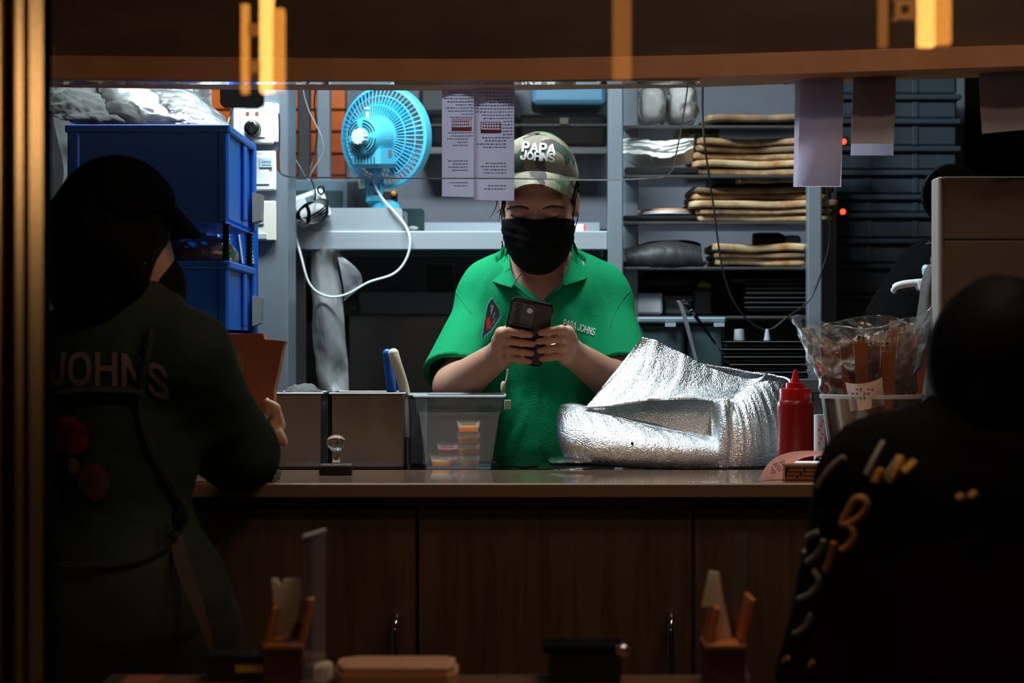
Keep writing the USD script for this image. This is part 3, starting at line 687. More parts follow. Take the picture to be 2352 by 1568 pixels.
for y, xl, xr in [(568, 716, 792), (610, 714, 775), (660, 714, 782), (720, 716, 786), (800, 722, 796), (850, 728, 800), (900, 735, 800)]:
    rows.append([(xl, y, 5.93), (xl + (xr - xl) * .3, y, 5.89 + .012 * math.sin(y)), (xl + (xr - xl) * .65, y, 5.905 - .012 * math.sin(y * .7)), (xr, y, 5.94)])
part(pb, 'sack', patch(pp(rows), 70, 40, 0.0012, 0.010, 22, 3, stretch=(1, 1, .35)), 'bag_beige')
part(pb, 'flap', patch(pp([[(770, 575, 5.93), (785, 590, 5.92)], [(782, 620, 5.91), (815, 612, 5.91)], [(790, 668, 5.92), (832, 640, 5.915)], [(790, 690, 5.93), (815, 672, 5.92)]]), 24, 18, 0.001, 0.006, 26, 5), 'bag_beige')
part(pb, 'hook', tube([P(745, 560, 5.955), P(748, 575, 5.93), P(752, 585, 5.92)], 0.003, 6, 10), 'steel_dark')

# ------------------------------------------------------------------ steel rack, right bay
rr = thing('tray_rack', 'tall steel rack with dark shelves holding the wooden boards', 'rack', P(1640, 1000, 6.1))
part(rr, 'post', bx(P(1433, 0, 6.0)[0], P(1466, 0, 6.0)[0], 6.0, 6.04, 0, 2.1, 0.003), 'steel_vertical')
part(rr, 'post', bx(P(1855, 0, 5.9)[0], P(1888, 0, 5.9)[0], 5.9, 5.94, 0, 2.1, 0.003), 'steel_vertical')
part(rr, 'post', bx(P(1889, 0, 6.3)[0], P(1922, 0, 6.3)[0], 6.3, 6.34, 0, 2.1, 0.003), 'steel_vertical', 'rear right post with a warm edge')
for y in (292, 405, 511, 614, 726, 1000):
    z = P(0, y, 6.0)[2]
    part(rr, 'shelf', bx(P(1433, 0, 5.95)[0], P(1888, 0, 5.95)[0], 5.945, 6.298, z - 0.008, z, 0.002), 'steel_dark')
part(rr, 'rear_panel', bx(P(1433, 0, 6.3)[0], P(1888, 0, 6.3)[0], 6.30, 6.308, .3, P(0, 626, 6.3)[2], .001), 'charcoal')
def zsh(y): return P(0, y, 6.0)[2]
# loads on the rack
def blk(name, label, cat, x0, y0, x1, y1, d, m_, sub=()):
    t = thing(name, label, cat, P((x0 + x1) / 2, y1, d)); part(t, 'body', pbox(x0, y0, x1, y1, d, d + .2, .006), m_)
    for (nm, a, b_, c_, e_, mm) in sub: part(t, nm, pbox(a, b_, c_, e_, d - .004, d + .02, .002), mm)
    return t
for k, (x0, x1, y0, yb, d, lb) in enumerate([(1462, 1532, 196, 291, 6.02, 'milky plastic bag of supplies on the top rack shelf, left one'), (1524, 1602, 190, 291, 6.06, 'milky plastic bag of supplies on the top rack shelf, right one'), ]):
    t = thing('supply_bag', lb, 'bag', P((x0 + x1) / 2, yb, d + .08))
    c_ = P((x0 + x1) / 2, (y0 + yb) / 2, d + .08); r_ = (S(x1 - x0, d) / 2, .07, S(yb - y0, d) / 2)
    v, f = sphere((0, 0, 0), 1, 4); v = np.sign(v) * np.abs(v) ** .65; v = v / np.abs(v).max(0) * r_ + c_
    part(t, 'sack', wrinkle((v, f), .012, 30, k), 'bag_milky')
    v, f = sphere((0, 0, 0), 1, 3); v = np.sign(v) * np.abs(v) ** .6; v = v / np.abs(v).max(0) * np.array(r_) * .84 + c_
    part(t, 'contents', wrinkle((v, f), .006, 26, k + 9), 'white_matte')
blk('yellow_carton', 'pale yellow carton on the rack shelf left of the boards', 'carton', 1558, 306, 1652, 340, 6.1, 'yellow_box', [('lid_flap', 1558, 304, 1652, 309, 'cream')])
def towel_stack(label, x0, x1, ys, yb, d):
    t = thing('folded_cloth', label, 'cloth', P((x0 + x1) / 2, yb, d))
    n = len(ys) - 1
    for k in range(n):
        rows = [[(x0, ys[k] + 6, d + .03), (x0 + 30, ys[k], d), ((x0 + x1) / 2, ys[k] - 3, d - .01), (x1, ys[k] - 14 + 2 * k, d)], [(x0, ys[k + 1] + 4, d + .02), (x0 + 30, ys[k + 1], d - .012), ((x0 + x1) / 2, ys[k + 1] - 2, d - .016), (x1, ys[k + 1] - 10, d - .01)]]
        part(t, 'fold', patch(pp(rows), 8, 24, 0.05, 0.003, 22, k), 'white_matte')
    return t
towel_stack('stack of folded white cloths on the rack tray left of the boards', 1436, 1592, [352, 360, 368, 376, 386], 386, 6.02)
def bake_tray(label, x0, x1, yb, h=13):
    t = thing('baking_tray', label, 'tray', P((x0 + x1) / 2, yb, 6.0)); a_, b_ = P(x0, 0, 6.0)[0], P(x1, 0, 6.0)[0]; z = zsh(yb)
    m1, m2 = bx(a_ + .008, b_ - .008, 5.962, 6.29, z, z + .004, .001), bx(a_, b_, 5.95, 5.962, z + .004, z + S(h, 6), .003)
    part(t, 'pan', [m1, m2, bx(a_, b_, 6.285, 6.295, z + .004, z + S(h, 6), .003), bx(a_, a_ + .01, 5.962, 6.285, z + .004, z + S(h, 6), .003), bx(b_ - .01, b_, 5.962, 6.285, z + .004, z + S(h, 6), .003)], 'black_plastic')
    return t
bake_tray('shallow black tray under the folded white cloths', 1434, 1600, 405, 18)
bake_tray('shallow black tray under the orange board, at mask height', 1430, 1598, 511, 14)
bake_tray('shallow black tray under the dark plastic pack', 1432, 1620, 614, 13)
ob = thing('pizza_plate', 'thin white edged tray with an orange top on the black tray', 'tray', P(1530, 497, 6.0))
part(ob, 'base', prism(Polygon([(0.16 * math.cos(a_) * .5, .15 * math.sin(a_)) for a_ in np.linspace(0, 2 * math.pi, 40)[:-1]]), .007, (P(1527, 497, 6.12), (1, 0, 0), (0, 1, 0))), 'white_plastic')
part(ob, 'top', prism(Polygon([(0.075 * math.cos(a_), .13 * math.sin(a_)) for a_ in np.linspace(0, 2 * math.pi, 40)[:-1]]), .006, (P(1532, 490, 6.12), (1, 0, 0), (0, 1, 0))), 'pasta_orange')
dp_ = thing('dark_pack', 'crumpled dark plastic pack with silver glints on the rack tray', 'pack', P(1525, 603, 6.0))
rows = [[(1437, 590, 6.10), (1480, 580, 6.10), (1540, 570, 6.06), (1600, 574, 6.06)], [(1436, 590, 5.99), (1480, 580, 5.98), (1540, 575, 5.97), (1604, 584, 5.98)], [(1448, 600, 5.965), (1490, 601, 5.96), (1550, 601, 5.96), (1609, 600, 5.965)]]
part(dp_, 'wrapper', patch(pp(rows), 36, 60, 0.02, 0.005, 34, 4), 'charcoal'); part(dp_, 'tail', patch(pp([[(1590, 575, 5.98), (1604, 573, 5.98)], [(1602, 590, 5.96), (1612, 592, 5.965)], [(1600, 600, 5.965), (1611, 602, 5.97)]]), 12, 8, .002, .004, 50, 2), 'foil_pack')

# wooden boards in stacks: every board its own
def boards(items, group, where):
    n = len(items)
    for k, (x0, x1, yt, yb, m_) in enumerate(items):
        d = 5.97 + 0.01 * ((k * 7) % 3)
        a_, b_ = P(x0, 0, d)[0], P(x1, 0, d)[0]; z0, z1 = P(0, yb - .6, d)[2], P(0, yt + .6, d)[2]; h = (z1 - z0) / 2
        dd = 0.30; pts = 26
        prof = []; h *= 1.02
        L = np.linspace(0, 1, 30); nz = (meshkit.noise(np.stack([L * 5, L * 0 + k * 3.3, L * 0 + x0], -1)) - .5) * .005
        ring = [(-1, -.5), (-1, .5), (-.975, .86), (-.93, 1), (.93, 1), (.975, .86), (1, .5), (1, -.5), (.975, -.86), (.93, -1), (-.93, -1), (-.975, -.86)]
        vs = []
        for i, l in enumerate(L):
            e = 1 - 0.10 * (max(0, .04 - l) / .04) ** 2 - .10 * (max(0, l - .96) / .04) ** 2; er = .7 if i in (0, 29) else 1.0
            x = a_ + (b_ - a_) * l; yc = d + dd / 2 + (0.02 * math.cos((l - .5) * 6))
            for (u, w) in ring: vs.append((x, yc + u * (dd / 2) * e - (1 - er) * 0, (z0 + z1) / 2 + nz[i] + w * h * er))
        r_ = len(ring); f = []
        for i in range(29):
            for q in range(r_): f.append([i * r_ + q, (i + 1) * r_ + q, (i + 1) * r_ + (q + 1) % r_, i * r_ + (q + 1) % r_])
        c0, c1 = len(vs), len(vs) + 1; vs += [tuple(np.mean(vs[:r_], 0)), tuple(np.mean(vs[29 * r_:30 * r_], 0))]
        f = tri((np.array(vs), np.array(f)))[1].tolist() + [[c0, q, (q + 1) % r_] for q in range(r_)] + [[c1, 29 * r_ + (q + 1) % r_, 29 * r_ + q] for q in range(r_)]
        ordn = ['topmost', 'second', 'third', 'fourth', 'fifth', 'sixth', 'seventh']
        pos = 'single' if n == 1 else (ordn[k] + ('' if k == 0 else ' from the top') if k < n - 1 else 'lowest')
        single('wooden_board', f'worn wooden board with rounded edge, {pos} {where}', 'board', (np.array(vs), np.array(f)), m_, group, smooth=50)
boards([(1620, 1870, 262, 279, 'board_dark')], 'wooden boards on the rack', 'one on the top rack shelf')
boards([(1601, 1866, 316, 333, 'board'), (1598, 1860, 333, 350, 'board_dark'), (1590, 1862, 350, 367, 'board'), (1591, 1858, 367, 384, 'board_pale'), (1588, 1864, 384, 402, 'board')], 'wooden boards on the rack', 'in the upper stack of five')
boards([(1690, 1868, 404, 420, 'board_dark'), (1590, 1915, 427, 443, 'board_dark'), (1588, 1908, 443, 459, 'board'), (1584, 1926, 459, 477, 'board_pale'), (1598, 1918, 477, 492, 'board'), (1599, 1917, 492, 508, 'board_pale')], 'wooden boards on the rack', 'in the middle stack of six')
boards([(1637, 1856, 558, 577, 'board_pale'), (1641, 1854, 577, 592, 'board_dark'), (1644, 1855, 592, 609, 'board_pale')], 'wooden boards on the rack', 'in the lower stack of three')
# spacer under the short board
single('shelf_tray', 'dark tray edge between the upper and the middle board stacks', 'tray', pbox(1640, 404, 1690, 425, 5.99, 6.25, .004), 'black_plastic')
bo = thing('spray_bottle', 'dark bottle with a pale cap lying on the board stack of three', 'bottle', P(1800, 558, 6.05))
c_ = P(1790, 552, 6.1); part(bo, 'body', lathe([(0, 0), (.018, .002), (.02, .02), (.02, .07), (.012, .085)], c_ - [.07, 0, -.0], 14, Rotation.from_euler('y', 90, degrees=True)), 'black_plastic')
part(bo, 'cap', lathe([(.012, .0), (.014, .01), (.012, .035), (0, .04)], c_ + [.016, 0, 0], 14, Rotation.from_euler('y', 90, degrees=True)), 'pale_blue')
# black pizza pans: stacked on the rack
yy = 640
for k in range(7):
    h = 11 if k else 9; x0, x1 = (1676, 1860) if k == 0 else (1704 + (k * 5) % 4, 1856)
    t = thing('pizza_pan', 'black pizza pan, ' + ['topmost, wider than the rest', 'second from the top', 'third from the top', 'fourth from the top', 'fifth from the top', 'sixth from the top', 'lowest'][k] + ' in the pan stack behind the cable', 'pan', P((x0 + x1) / 2, yy + h, 6.1), 'stacked black pans')
    a_, b_ = P(x0, 0, 6.05)[0], P(x1, 0, 6.05)[0]; z1, z0 = P(0, yy + .5, 6.0)[2], P(0, yy + h - .5, 6.0)[2]
    part(t, 'pan', [bx(a_ + .006, b_ - .006, 5.99, 6.27, z0, z1 - .004, .003)], 'black_plastic'); part(t, 'rim', bx(a_, b_, 5.98, 6.28, z1 - .004, z1, .0015), 'charcoal')
    yy += h
yy = 782
for k in range(5):
    x0, x1 = [(1652, 1830), (1646, 1832), (1650, 1836), (1662, 1840), (1680, 1842)][k]
    t = thing('pan_lid', 'flat black pan lid, ' + ['topmost', 'second', 'third', 'fourth', 'lowest'][k] + (' of' if k in (0, 4) else ' one down in') + ' the lid stack behind the foil bag', 'lid', P((x0 + x1) / 2, yy + 17, 5.5), 'stacked black lids')
    c_ = P((x0 + x1) / 2, yy + 17, 5.7); w_ = S(x1 - x0, 5.55) / 2; h = S(16, 5.55)
    part(t, 'lid', bx(c_[0] - w_, c_[0] + w_, 5.55, 5.85, c_[2] + .0005, c_[2] + h * .8, .005), 'black_plastic'); part(t, 'rim', bx(c_[0] - w_ - .003, c_[0] + w_ + .003, 5.545, 5.855, c_[2] + h * .8, c_[2] + h, .0015), 'charcoal')
    yy += 17
lt = single('prep_table', 'low dark steel prep table behind the foil bag, under lids and tubs', 'table', [bx(P(1440, 0, 5.6)[0], P(1880, 0, 5.6)[0], 5.52, 5.88, P(0, 880, 5.7)[2] - .02, P(0, 867, 5.7)[2], .002)] + [bx(x, x + .03, y, y + .03, 0, P(0, 880, 5.7)[2] - .01) for x in (P(1442, 0, 5.6)[0], P(1860, 0, 5.6)[0]) for y in (5.53, 5.84)], 'steel_dark')
# boxes low on the rack, left
blk('white_carton', 'plain pale carton low on the rack beside the green sleeve', 'carton', 1462, 672, 1522, 722, 6.0, 'light_grey', [('flap', 1464, 672, 1521, 676, 'mid_grey')])
blk('grey_crate', 'low grey box with a dark lid next to the pale carton', 'box', 1526, 678, 1588, 722, 6.02, 'dark_grey', [('lid', 1524, 678, 1592, 690, 'charcoal')])
blk('charcoal_crate', 'tall charcoal box left of the stacked pans', 'box', 1592, 664, 1636, 722, 6.03, 'charcoal', [('corner_strip', 1632, 664, 1636, 722, 'black_plastic')])
t = thing('draped_sack', 'dark sack with a dull yellow end under the black tray', 'sack', P(1550, 668, 6.1))
part(t, 'sack', wrinkle(sphere(P(1530, 650, 6.15), (.10, .08, .030), 4), .008, 18, 2), 'charcoal'); part(t, 'end', wrinkle(sphere(P(1612, 655, 6.13), (.024, .03, .012), 3), .004, 30, 2), 'yellow_box')
t = thing('milky_tub', 'small milky tub on the rack under the black tray', 'tub', P(1500, 640, 6.1)); part(t, 'body', lathe([(0, 0), (.05, 0), (.056, .05), (.05, .052), (0, .052)], P(1490, 668, 6.22), 24), 'mid_grey'); part(t, 'lid', lathe([(0, 0), (.058, 0), (.058, .008), (0, .01)], P(1490, 668, 6.22) + [0, 0, .052], 24), 'light_grey')
for k, (x0, x1, lb) in enumerate([(1468, 1572, 'dark blue storage tub on the prep table, beside the sleeve'), (1580, 1664, 'dark blue storage tub on the prep table, under the tongs')]):
    t = thing('storage_tub', lb, 'tub', P((x0 + x1) / 2, 866, 5.6)); part(t, 'body', pbox(x0, 742, x1, 866, 5.58 + .02 * k, 5.8, .008), 'teal_dark'); part(t, 'lid', pbox(x0 - 4, 728, x1 + 4, 742, 5.57 + .02 * k, 5.81, .004), 'grey_blue'); part(t, 'label_sticker', pbox(x0 + 60, 741, x0 + 84, 750, 5.565 + .02 * k, 5.572 + .02 * k), 'light_grey')
tg = thing('steel_tongs', 'bright steel tongs sticking up behind the foil bag', 'tongs', P(1610, 800, 5.5))
part(tg, 'arm', patch(pp([[(1566, 690, 5.535), (1572, 690, 5.535)], [(1588, 720, 5.54), (1598, 720, 5.54)], [(1646, 797, 5.58), (1650, 795, 5.58)], [(1690, 868.5, 5.62), (1693, 867.5, 5.62)]]), 24, 5, .002), 'chrome'); part(tg, 'arm', patch(pp([[(1554, 692, 5.545), (1558, 691, 5.545)], [(1566, 722, 5.55), (1576, 722, 5.55)], [(1588, 800, 5.56), (1596, 802, 5.56)], [(1608, 864, 5.57), (1614, 864, 5.57)]]), 24, 5, .002), 'steel')
part(tg, 'ring', tube([P(1590 + 7 * math.cos(a_), 719 + 7 * math.sin(a_), 5.532) for a_ in np.linspace(0, 6.28, 17)], .0012, 6), 'chrome')
for k, (x, w, m_) in enumerate([(1698, 26, 'white_plastic'), (1762, 16, 'white_plastic')]):
    single('paper_cup', ['white cup standing on the pan lids, left one', 'narrow white cone standing on the pan lids, right one'][k], 'cup', lathe([(0, 0), (S(w, 5.6) / 2, 0), (S(w * (.86 if k == 0 else .45), 5.6) / 2, S(26, 5.6)), (0, S(27, 5.6))], (P(x, 0, 5.68)[0], 5.68, P(0, 782, 5.545)[2] if False else P(0, 782, 5.7)[2] + .0005), 20), 'light_grey')

# ------------------------------------------------------------------ stack of blue grey crates, right rear
yb = 905
tops = [846, 790, 733, 676, 605, 547, 488, 446, 390, 335, 272, 216, 160]
bot = 905
for k, yt in enumerate(tops):
    hh = S(bot - yt, 6.45); z0 = P(0, bot, 6.45)[2]
    ordn = ['lowest', 'second from the bottom', 'third from the bottom', 'fourth from the bottom', 'fifth from the bottom', 'sixth from the bottom', 'seventh from the bottom', 'sixth from the top', 'fifth from the top', 'fourth from the top', 'third from the top', 'second from the top', 'topmost'][k]
    t = thing('dough_crate', f'grey blue plastic dough crate, {ordn} in the tall rear stack', 'crate', P(2060, bot, 6.6), 'stacked dough crates')
    xr = 2208 - (k < 8) * 0; a_, b_ = P(1905, 0, 6.45)[0], P(xr, 0, 6.45)[0]
    part(t, 'body', bx(a_ + .01, b_ - .01, 6.46, 6.85, z0 + .001, z0 + hh - .012, .006), 'tray_blue')
    part(t, 'rim', bx(a_, b_, 6.445, 6.86, z0 + hh - .016, z0 + hh - .0005, .004), 'tray_blue')
    for x in (a_ + .10, b_ - .13): part(t, 'rib', bx(x, x + .016, 6.457, 6.47, z0 + .003, z0 + hh - .014, .002), 'tray_blue')
    bot = yt
zdolly = P(0, 905, 6.45)[2]
single('crate_dolly', 'dark trolley under the tall stack of dough crates', 'trolley', [bx(P(1905, 0, 6.45)[0], P(2208, 0, 6.45)[0], 6.46, 6.85, zdolly - .05, zdolly, .004)] + [bx(P(x, 0, 6.5)[0], P(x + 20, 0, 6.5)[0], y, y + .03, 0, zdolly - .045) for x in (1915, 2180) for y in (6.48, 6.8)], 'charcoal')
for k, (x, y) in enumerate([(1938, 325), (1936, 486)]):
    t = thing('indicator_lamp', ['small red indicator lamp beside the upper board stack', 'small red indicator lamp beside the middle board stack'][k], 'lamp', P(x, y, 6.28))
    part(t, 'bezel', lathe([(0, 0), (.012, 0), (.012, .02), (0, .02)], P(x, y, 6.30), 16, Rotation.from_euler('x', 90, degrees=True)), 'black_plastic')
    part(t, 'lens', sphere(P(x, y, 6.278), .0075), 'led_red')
    part(t, 'arm', bx(P(1915, 0, 6.31)[0], P(x, 0, 6.31)[0], 6.301, 6.312, P(0, y, 6.3)[2] - .005, P(0, y, 6.3)[2] + .005), 'black_plastic')
# ------------------------------------------------------------------ blue clip fan seen from behind
FD = 5.96
fc = P(887, 315, FD); th = math.radians(30)
fa = np.array([-math.sin(th), -math.cos(th), -0.06]); fa /= np.linalg.norm(fa)
fx = np.array([math.cos(th), -math.sin(th), 0.0]); fy = np.cross(fa, fx) * -1
fy = np.cross(fx, -fa); fy /= np.linalg.norm(fy)
if fy[2] < 0: fy = -fy
def FL(x, y, z): return fc + np.asarray(x)[..., None] * fx + np.asarray(y)[..., None] * fy + np.asarray(z)[..., None] * fa
def fl(mesh):
    v, f = tri(mesh); return FL(v[:, 0], v[:, 1], v[:, 2]), (f if np.linalg.det(np.stack([fx, fy, fa])) > 0 else f[:, ::-1])
fan = thing('clip_fan', 'light blue plastic clip-on fan seen from behind on the shelf bar', 'fan', P(880, 478, 5.98))
RF = 0.1235
def ring(r, z, t, n=72): a_ = np.linspace(0, 2 * np.pi, n + 1); return tube(np.stack([r * np.cos(a_), r * np.sin(a_), 0 * a_ + z], 1), t, 7, caps=False)
def dome(r, s=1): return s * (0.012 + 0.034 * (1 - (r / RF) ** 2.2))
part(fan, 'rim', [fl(lathe([(RF - .004, -.014), (RF + .003, -.012), (RF + .0045, 0), (RF + .003, .013), (RF - .004, .016), (RF - .007, 0), (RF - .004, -.014)], seg=72))], 'fan_blue')
g = []
for r in (.052, .078, .101): g.append(fl(ring(r, dome(r), .0017)))
for k in range(60):
    a_ = k * 2 * np.pi / 60; rs = np.linspace(.046, RF, 9)
    g.append(fl(tube(np.stack([rs * math.cos(a_), rs * math.sin(a_), dome(rs)], 1), .0013, 5)))
part(fan, 'rear_grille', g, 'fan_blue', kind='stuff')
g = []
for r in (.03, .06, .09): g.append(fl(ring(r, -dome(r), .0014, 48)))
for k in range(48):
    a_ = k * 2 * np.pi / 48; rs = np.linspace(.025, RF, 7)
    g.append(fl(tube(np.stack([rs * math.cos(a_), rs * math.sin(a_), -dome(rs)], 1), .0010, 4)))
part(fan, 'front_grille', g, 'fan_blue', kind='stuff')
part(fan, 'badge', fl(lathe([(0, -.05), (.028, -.049), (.028, -.043), (0, -.043)], seg=30)), 'fan_blue')
for k in range(4):
    ctrl = []
    for r in np.linspace(.016, .094, 5):
        ctrl.append([(r * math.cos(k * np.pi / 2 + u), r * math.sin(k * np.pi / 2 + u), .016 * (u - .55) / .55 + .004) for u in np.linspace(0.0, 1.05 + r * 3.0, 6)])
    part(fan, 'blade', fl(patch(np.array(ctrl), 16, 18, .0016)), 'fan_blade')
part(fan, 'hub', fl(lathe([(0, -.02), (.018, -.018), (.02, .02), (0, .022)], seg=30)), 'fan_blade')
mo = part(fan, 'motor_housing', fl(lathe([(.052, .030), (.0515, .06), (.049, .085), (.0465, .100), (.041, .108), (.033, .1105), (.0, .112)], seg=48)), 'fan_blue')
sl = []
for r, z in ((.0255, .1117), (.0325, .1112), (.0395, .1090)):
    for q in range(4):
        a_ = np.linspace(.24, 1.33, 12) + q * np.pi / 2 + .1
        if q == 1 and r > .03 and False: continue
        sl.append(fl(tube(np.stack([r * np.cos(a_), r * np.sin(a_), 0 * a_ + z], 1), .0015, 6)))
part(mo, 'vent_slots', sl, 'black_plastic', kind='stuff')
kn = [(0.0125 + .0018 * (i % 2), ) for i in range(24)]
pol = Polygon([((.0185 + .0014 * math.cos(i * np.pi / 2 * 2)) * math.cos(i * np.pi / 12), (.0185 + .0014 * math.cos(i * np.pi)) * math.sin(i * np.pi / 12)) for i in range(24)])
part(mo, 'rear_knob', fl(prism(pol, .022, ((0, 0, .106), (1, 0, 0), (0, 1, 0)))), 'white_plastic', 'white ribbed knob')
part(mo, 'pull_knob', fl(lathe([(.0045, 0), (.0042, .022), (.009, .027), (.0095, .031), (0, .032)], (0.004, .040, .088), 16, Rotation.from_euler('x', -90, degrees=True))), 'white_plastic', 'white push knob')
part(mo, 'lettering', fl((lambda m: (m[0] + [0, 0, 0], m[1]))((lambda v, f: (np.stack([.0467 * np.cos(.1 + v[:, 0] / .046 * 0 + .05), 0 * v[:, 0], 0 * v[:, 0]], 1) * 0 + np.stack([.0522 * np.cos(-.12 + v[:, 1] / .046), .0522 * np.sin(-.12 + v[:, 1] / .046), .068 - v[:, 0] * .9 * 1.0], 1), f))(*flat_text('My fan', .005, False)))), 'white_ink')
# lower skirt with slots
sk = chull([(x, y, z) for x, y in ((-.040, -.030), (.046, -.030), (.046, -.068), (-.036, -.066)) for z in (.022, .098)] + [(-.030, -.076, .09), (.030, -.078, .09), (-.030, -.076, .03), (.036, -.078, .03)])
ski = part(fan, 'lower_housing', fl(sk), 'fan_blue')
part(ski, 'vent_slots', [fl(bx(-.030 + k * .0092, -.0275 + k * .0092, -.066, -.050, .0972, .0992)) for k in range(7)], 'black_plastic', kind='stuff')
part(ski, 'rating_label', fl(bx(.0455, .0468, -.052, -.034, .048, .066)), 'mid_grey')
# neck, fork, knob and clip
zb = zt - .002 + 0.0
nk = P(861, 425, 5.965)
part(fan, 'fork', [bx(nk[0] - .022, nk[0] - .012, 5.95, 5.985, nk[2] - .028, nk[2] + .022, .004), bx(nk[0] + .010, nk[0] + .020, 5.95, 5.985, nk[2] - .028, nk[2] + .026, .004), bx(nk[0] - .022, nk[0] + .018, 5.948, 5.987, nk[2] - .046, nk[2] - .026, .006)], 'fan_blue', kind='stuff')
part(fan, 'neck', tube([P(868, 392, 5.93), P(866, 410, 5.955), P(862, 440, 5.967)], .0105, 14, 12), 'fan_blue')
part(fan, 'tilt_knob', lathe([(0, 0), (.0135, 0), (.0145, .004), (.0135, .016), (0, .017)], (nk[0] - .040, 5.967, nk[2] + .006), 18, Rotation.from_euler('y', 90, degrees=True)), 'white_plastic', 'white ribbed tilt knob')
part(fan, 'screw', sphere((nk[0] + .0195, 5.955, nk[2] + .012), .004, 1), 'black_plastic')
bc = P(880, 478, 5.97)
part(fan, 'clip_base', [lathe([(.040, 0), (.041, .014), (.037, .028), (.024, .036), (0, .038)], (bc[0] + .004, 5.985, zs + .046), 30)], 'fan_blue')
part(fan, 'clip_jaw', bx(bc[0] - .034, bc[0] + .038, 5.955, 6.015, zs + .003, zs + .048, .006), 'fan_blue')
fw = thing('fan_cable', 'white cable hanging in a long loop below the fan', 'cable', P(800, 680, 5.85))
part(fw, 'cable', tube([P(858, 412, 5.945), P(866, 436, 5.93), P(880, 458, 5.92), P(896, 476, 5.90), P(915, 497, 5.898), P(930, 516, 5.89), P(941, 545, 5.88), P(936, 588, 5.88), P(905, 628, 5.88), P(850, 647, 5.87), P(800, 674, 5.87), P(756, 681, 5.87), P(717, 660, 5.87), P(697, 610, 5.87), P(684, 560, 5.88), P(673, 510, 5.885), P(669, 470, 5.89), P(671, 440, 5.895), P(676, 436, 5.90)], .0031, 8, 160), 'cable_white')

# ------------------------------------------------------------------ acrylic guard and receipts under the beam
GT = lambda m: rot(m, (1, 0, 0), 3.5, np.array([0, 4.47, P(0, 190, 4.47)[2]]))
gd = thing('acrylic_guard', 'clear acrylic splash guard with rounded lower corners hanging under the beam', 'guard', P(1110, 190, 4.49))
gp = [(640, 178), (1583, 178), (1566, 290), (1549, 375), (1543, 392), (1532, 402), (1505, 408), (1200, 410), (900, 409), (690, 407), (655, 404), (643, 398), (640, 385)]
part(gd, 'sheet', GT(pprism(gp, 4.468, 4.471)), 'acrylic')
part(gd, 'lower_edge', GT(tube([P(x, y, 4.4695) for x, y in [(640, 260), (640, 340), (640, 385), (643, 398), (655, 404), (690, 407), (900, 409), (1200, 410), (1505, 408), (1532, 402), (1543, 392), (1549, 375), (1566, 290), (1580, 196)]], .0015, 6, 120)), 'acrylic_edge')
part(gd, 'flange', bx(P(122, 0, 4.5)[0], P(1600, 0, 4.5)[0], 4.42, 4.466, P(0, 197, 4.49)[2], P(0, 195, 4.49)[2] + .0012), 'acrylic')
part(gd, 'left_edge_tape', pprism([(634, 345), (642, 345), (643, 396), (636, 392)], 4.462, 4.466), 'white_matte')
def receipt(name, label, x0, x1, y0, y1, d, m_='receipt', curl=0.0, lean=0.0, prints=True, stamp=None, skew=0.0, cat='receipt', group=None):
    t = thing(name, label, cat, P((x0 + x1) / 2, y1, d), group)
    rows = []
    for v in np.linspace(0, 1, 6):
        y = y0 + (y1 - y0) * v; c_ = curl * max(0, v - .55) ** 2 / .2
        rows.append([(x0 + u * (x1 - x0) + lean * v * v, y + skew * u, d + .006 * math.sin(u * 3.1) + c_) for u in (0, .33, .66, 1)])
    sh = patch(pp(rows), 30, 12, .00025); part(t, 'paper', sh, m_)
    if prints:
        W, H = S(x1 - x0, d), S(y1 - y0, d); o = P((x0 + x1) / 2, (y0 + y1) / 2, d)
        def add(nm, rects, m2):
            fl_ = [trimesh.creation.box((w, h, .0002)).apply_translation((cx_, cy_, 0)) for cx_, cy_, w, h in rects]
            part(t, nm, decal(sh, fl_, o, (1, 0, 0), (0, 0, 1), (0, 1, 0), .0004, .02), m2, kind='stuff')
        R_ = random.Random(int(x0)); dark, lite = [], []
        for k in range(34):
            v = .045 + k * .0262
            if .57 < v < .68 or .78 < v < .87 or v > .955: continue
            u = .96 if v < .5 else .8; u_end = R_.choice([.1, .2, .3, .45, .6]) if v < .55 else R_.choice([.25, .35])
            if stamp and stamp[1] - .01 < v < stamp[3] + .01: u_end = max(u_end, stamp[2] + .04)
            while u > u_end:
                w = R_.uniform(.02, .08); (dark if k in (6, 7) else lite).append(((u - w / 2 - .5) * W, (.5 - v) * H, w * W, H * .009)); u -= w + .022
        add('print', lite, 'grey_ink'); add('bold_print', dark, 'black_ink')
        if stamp:
            u0, v0, u1, v1 = stamp; r_ = []
            for (a0, b0, a1, b1) in ((u0, v0, u1, v0 + .006), (u0, v1 - .006, u1, v1), (u0, v0, u0 + .02, v1), (u1 - .02, v0, u1, v1), (u0, v0 + (v1 - v0) * .66, u1, v1)):
                r_.append((((a0 + a1) / 2 - .5) * W, (.5 - (b0 + b1) / 2) * H, (a1 - a0) * W, (b1 - b0) * H))
            for q in range(2):
                u = u0 + .05
                while u < u1 - .06:
                    r_.append(((u + .02 - .5) * W, (.5 - (v0 + (v1 - v0) * (.16 + .26 * q + .06))) * H, .045 * W, (v1 - v0) * .17 * H)); u += .066
            add('stamp_mark', r_, 'red_ink')
    return t
receipt('order_receipt', 'red-stamped receipt under the beam, the shorter of the pair left of the cap', 1015, 1089, 178, 451, 4.565, stamp=(.30, .345, .93, .45), skew=2)
receipt('order_receipt', 'red-stamped receipt under the beam, covering the left side of the cap', 1088, 1181, 178, 459, 4.555, stamp=(.17, .36, .68, .455), skew=2)
receipt('order_receipt', 'blank-backed receipt with curled bright lower end, above the right rack post', 1838, 1938, 150, 427, 4.50, curl=.035, lean=-9, prints=False)
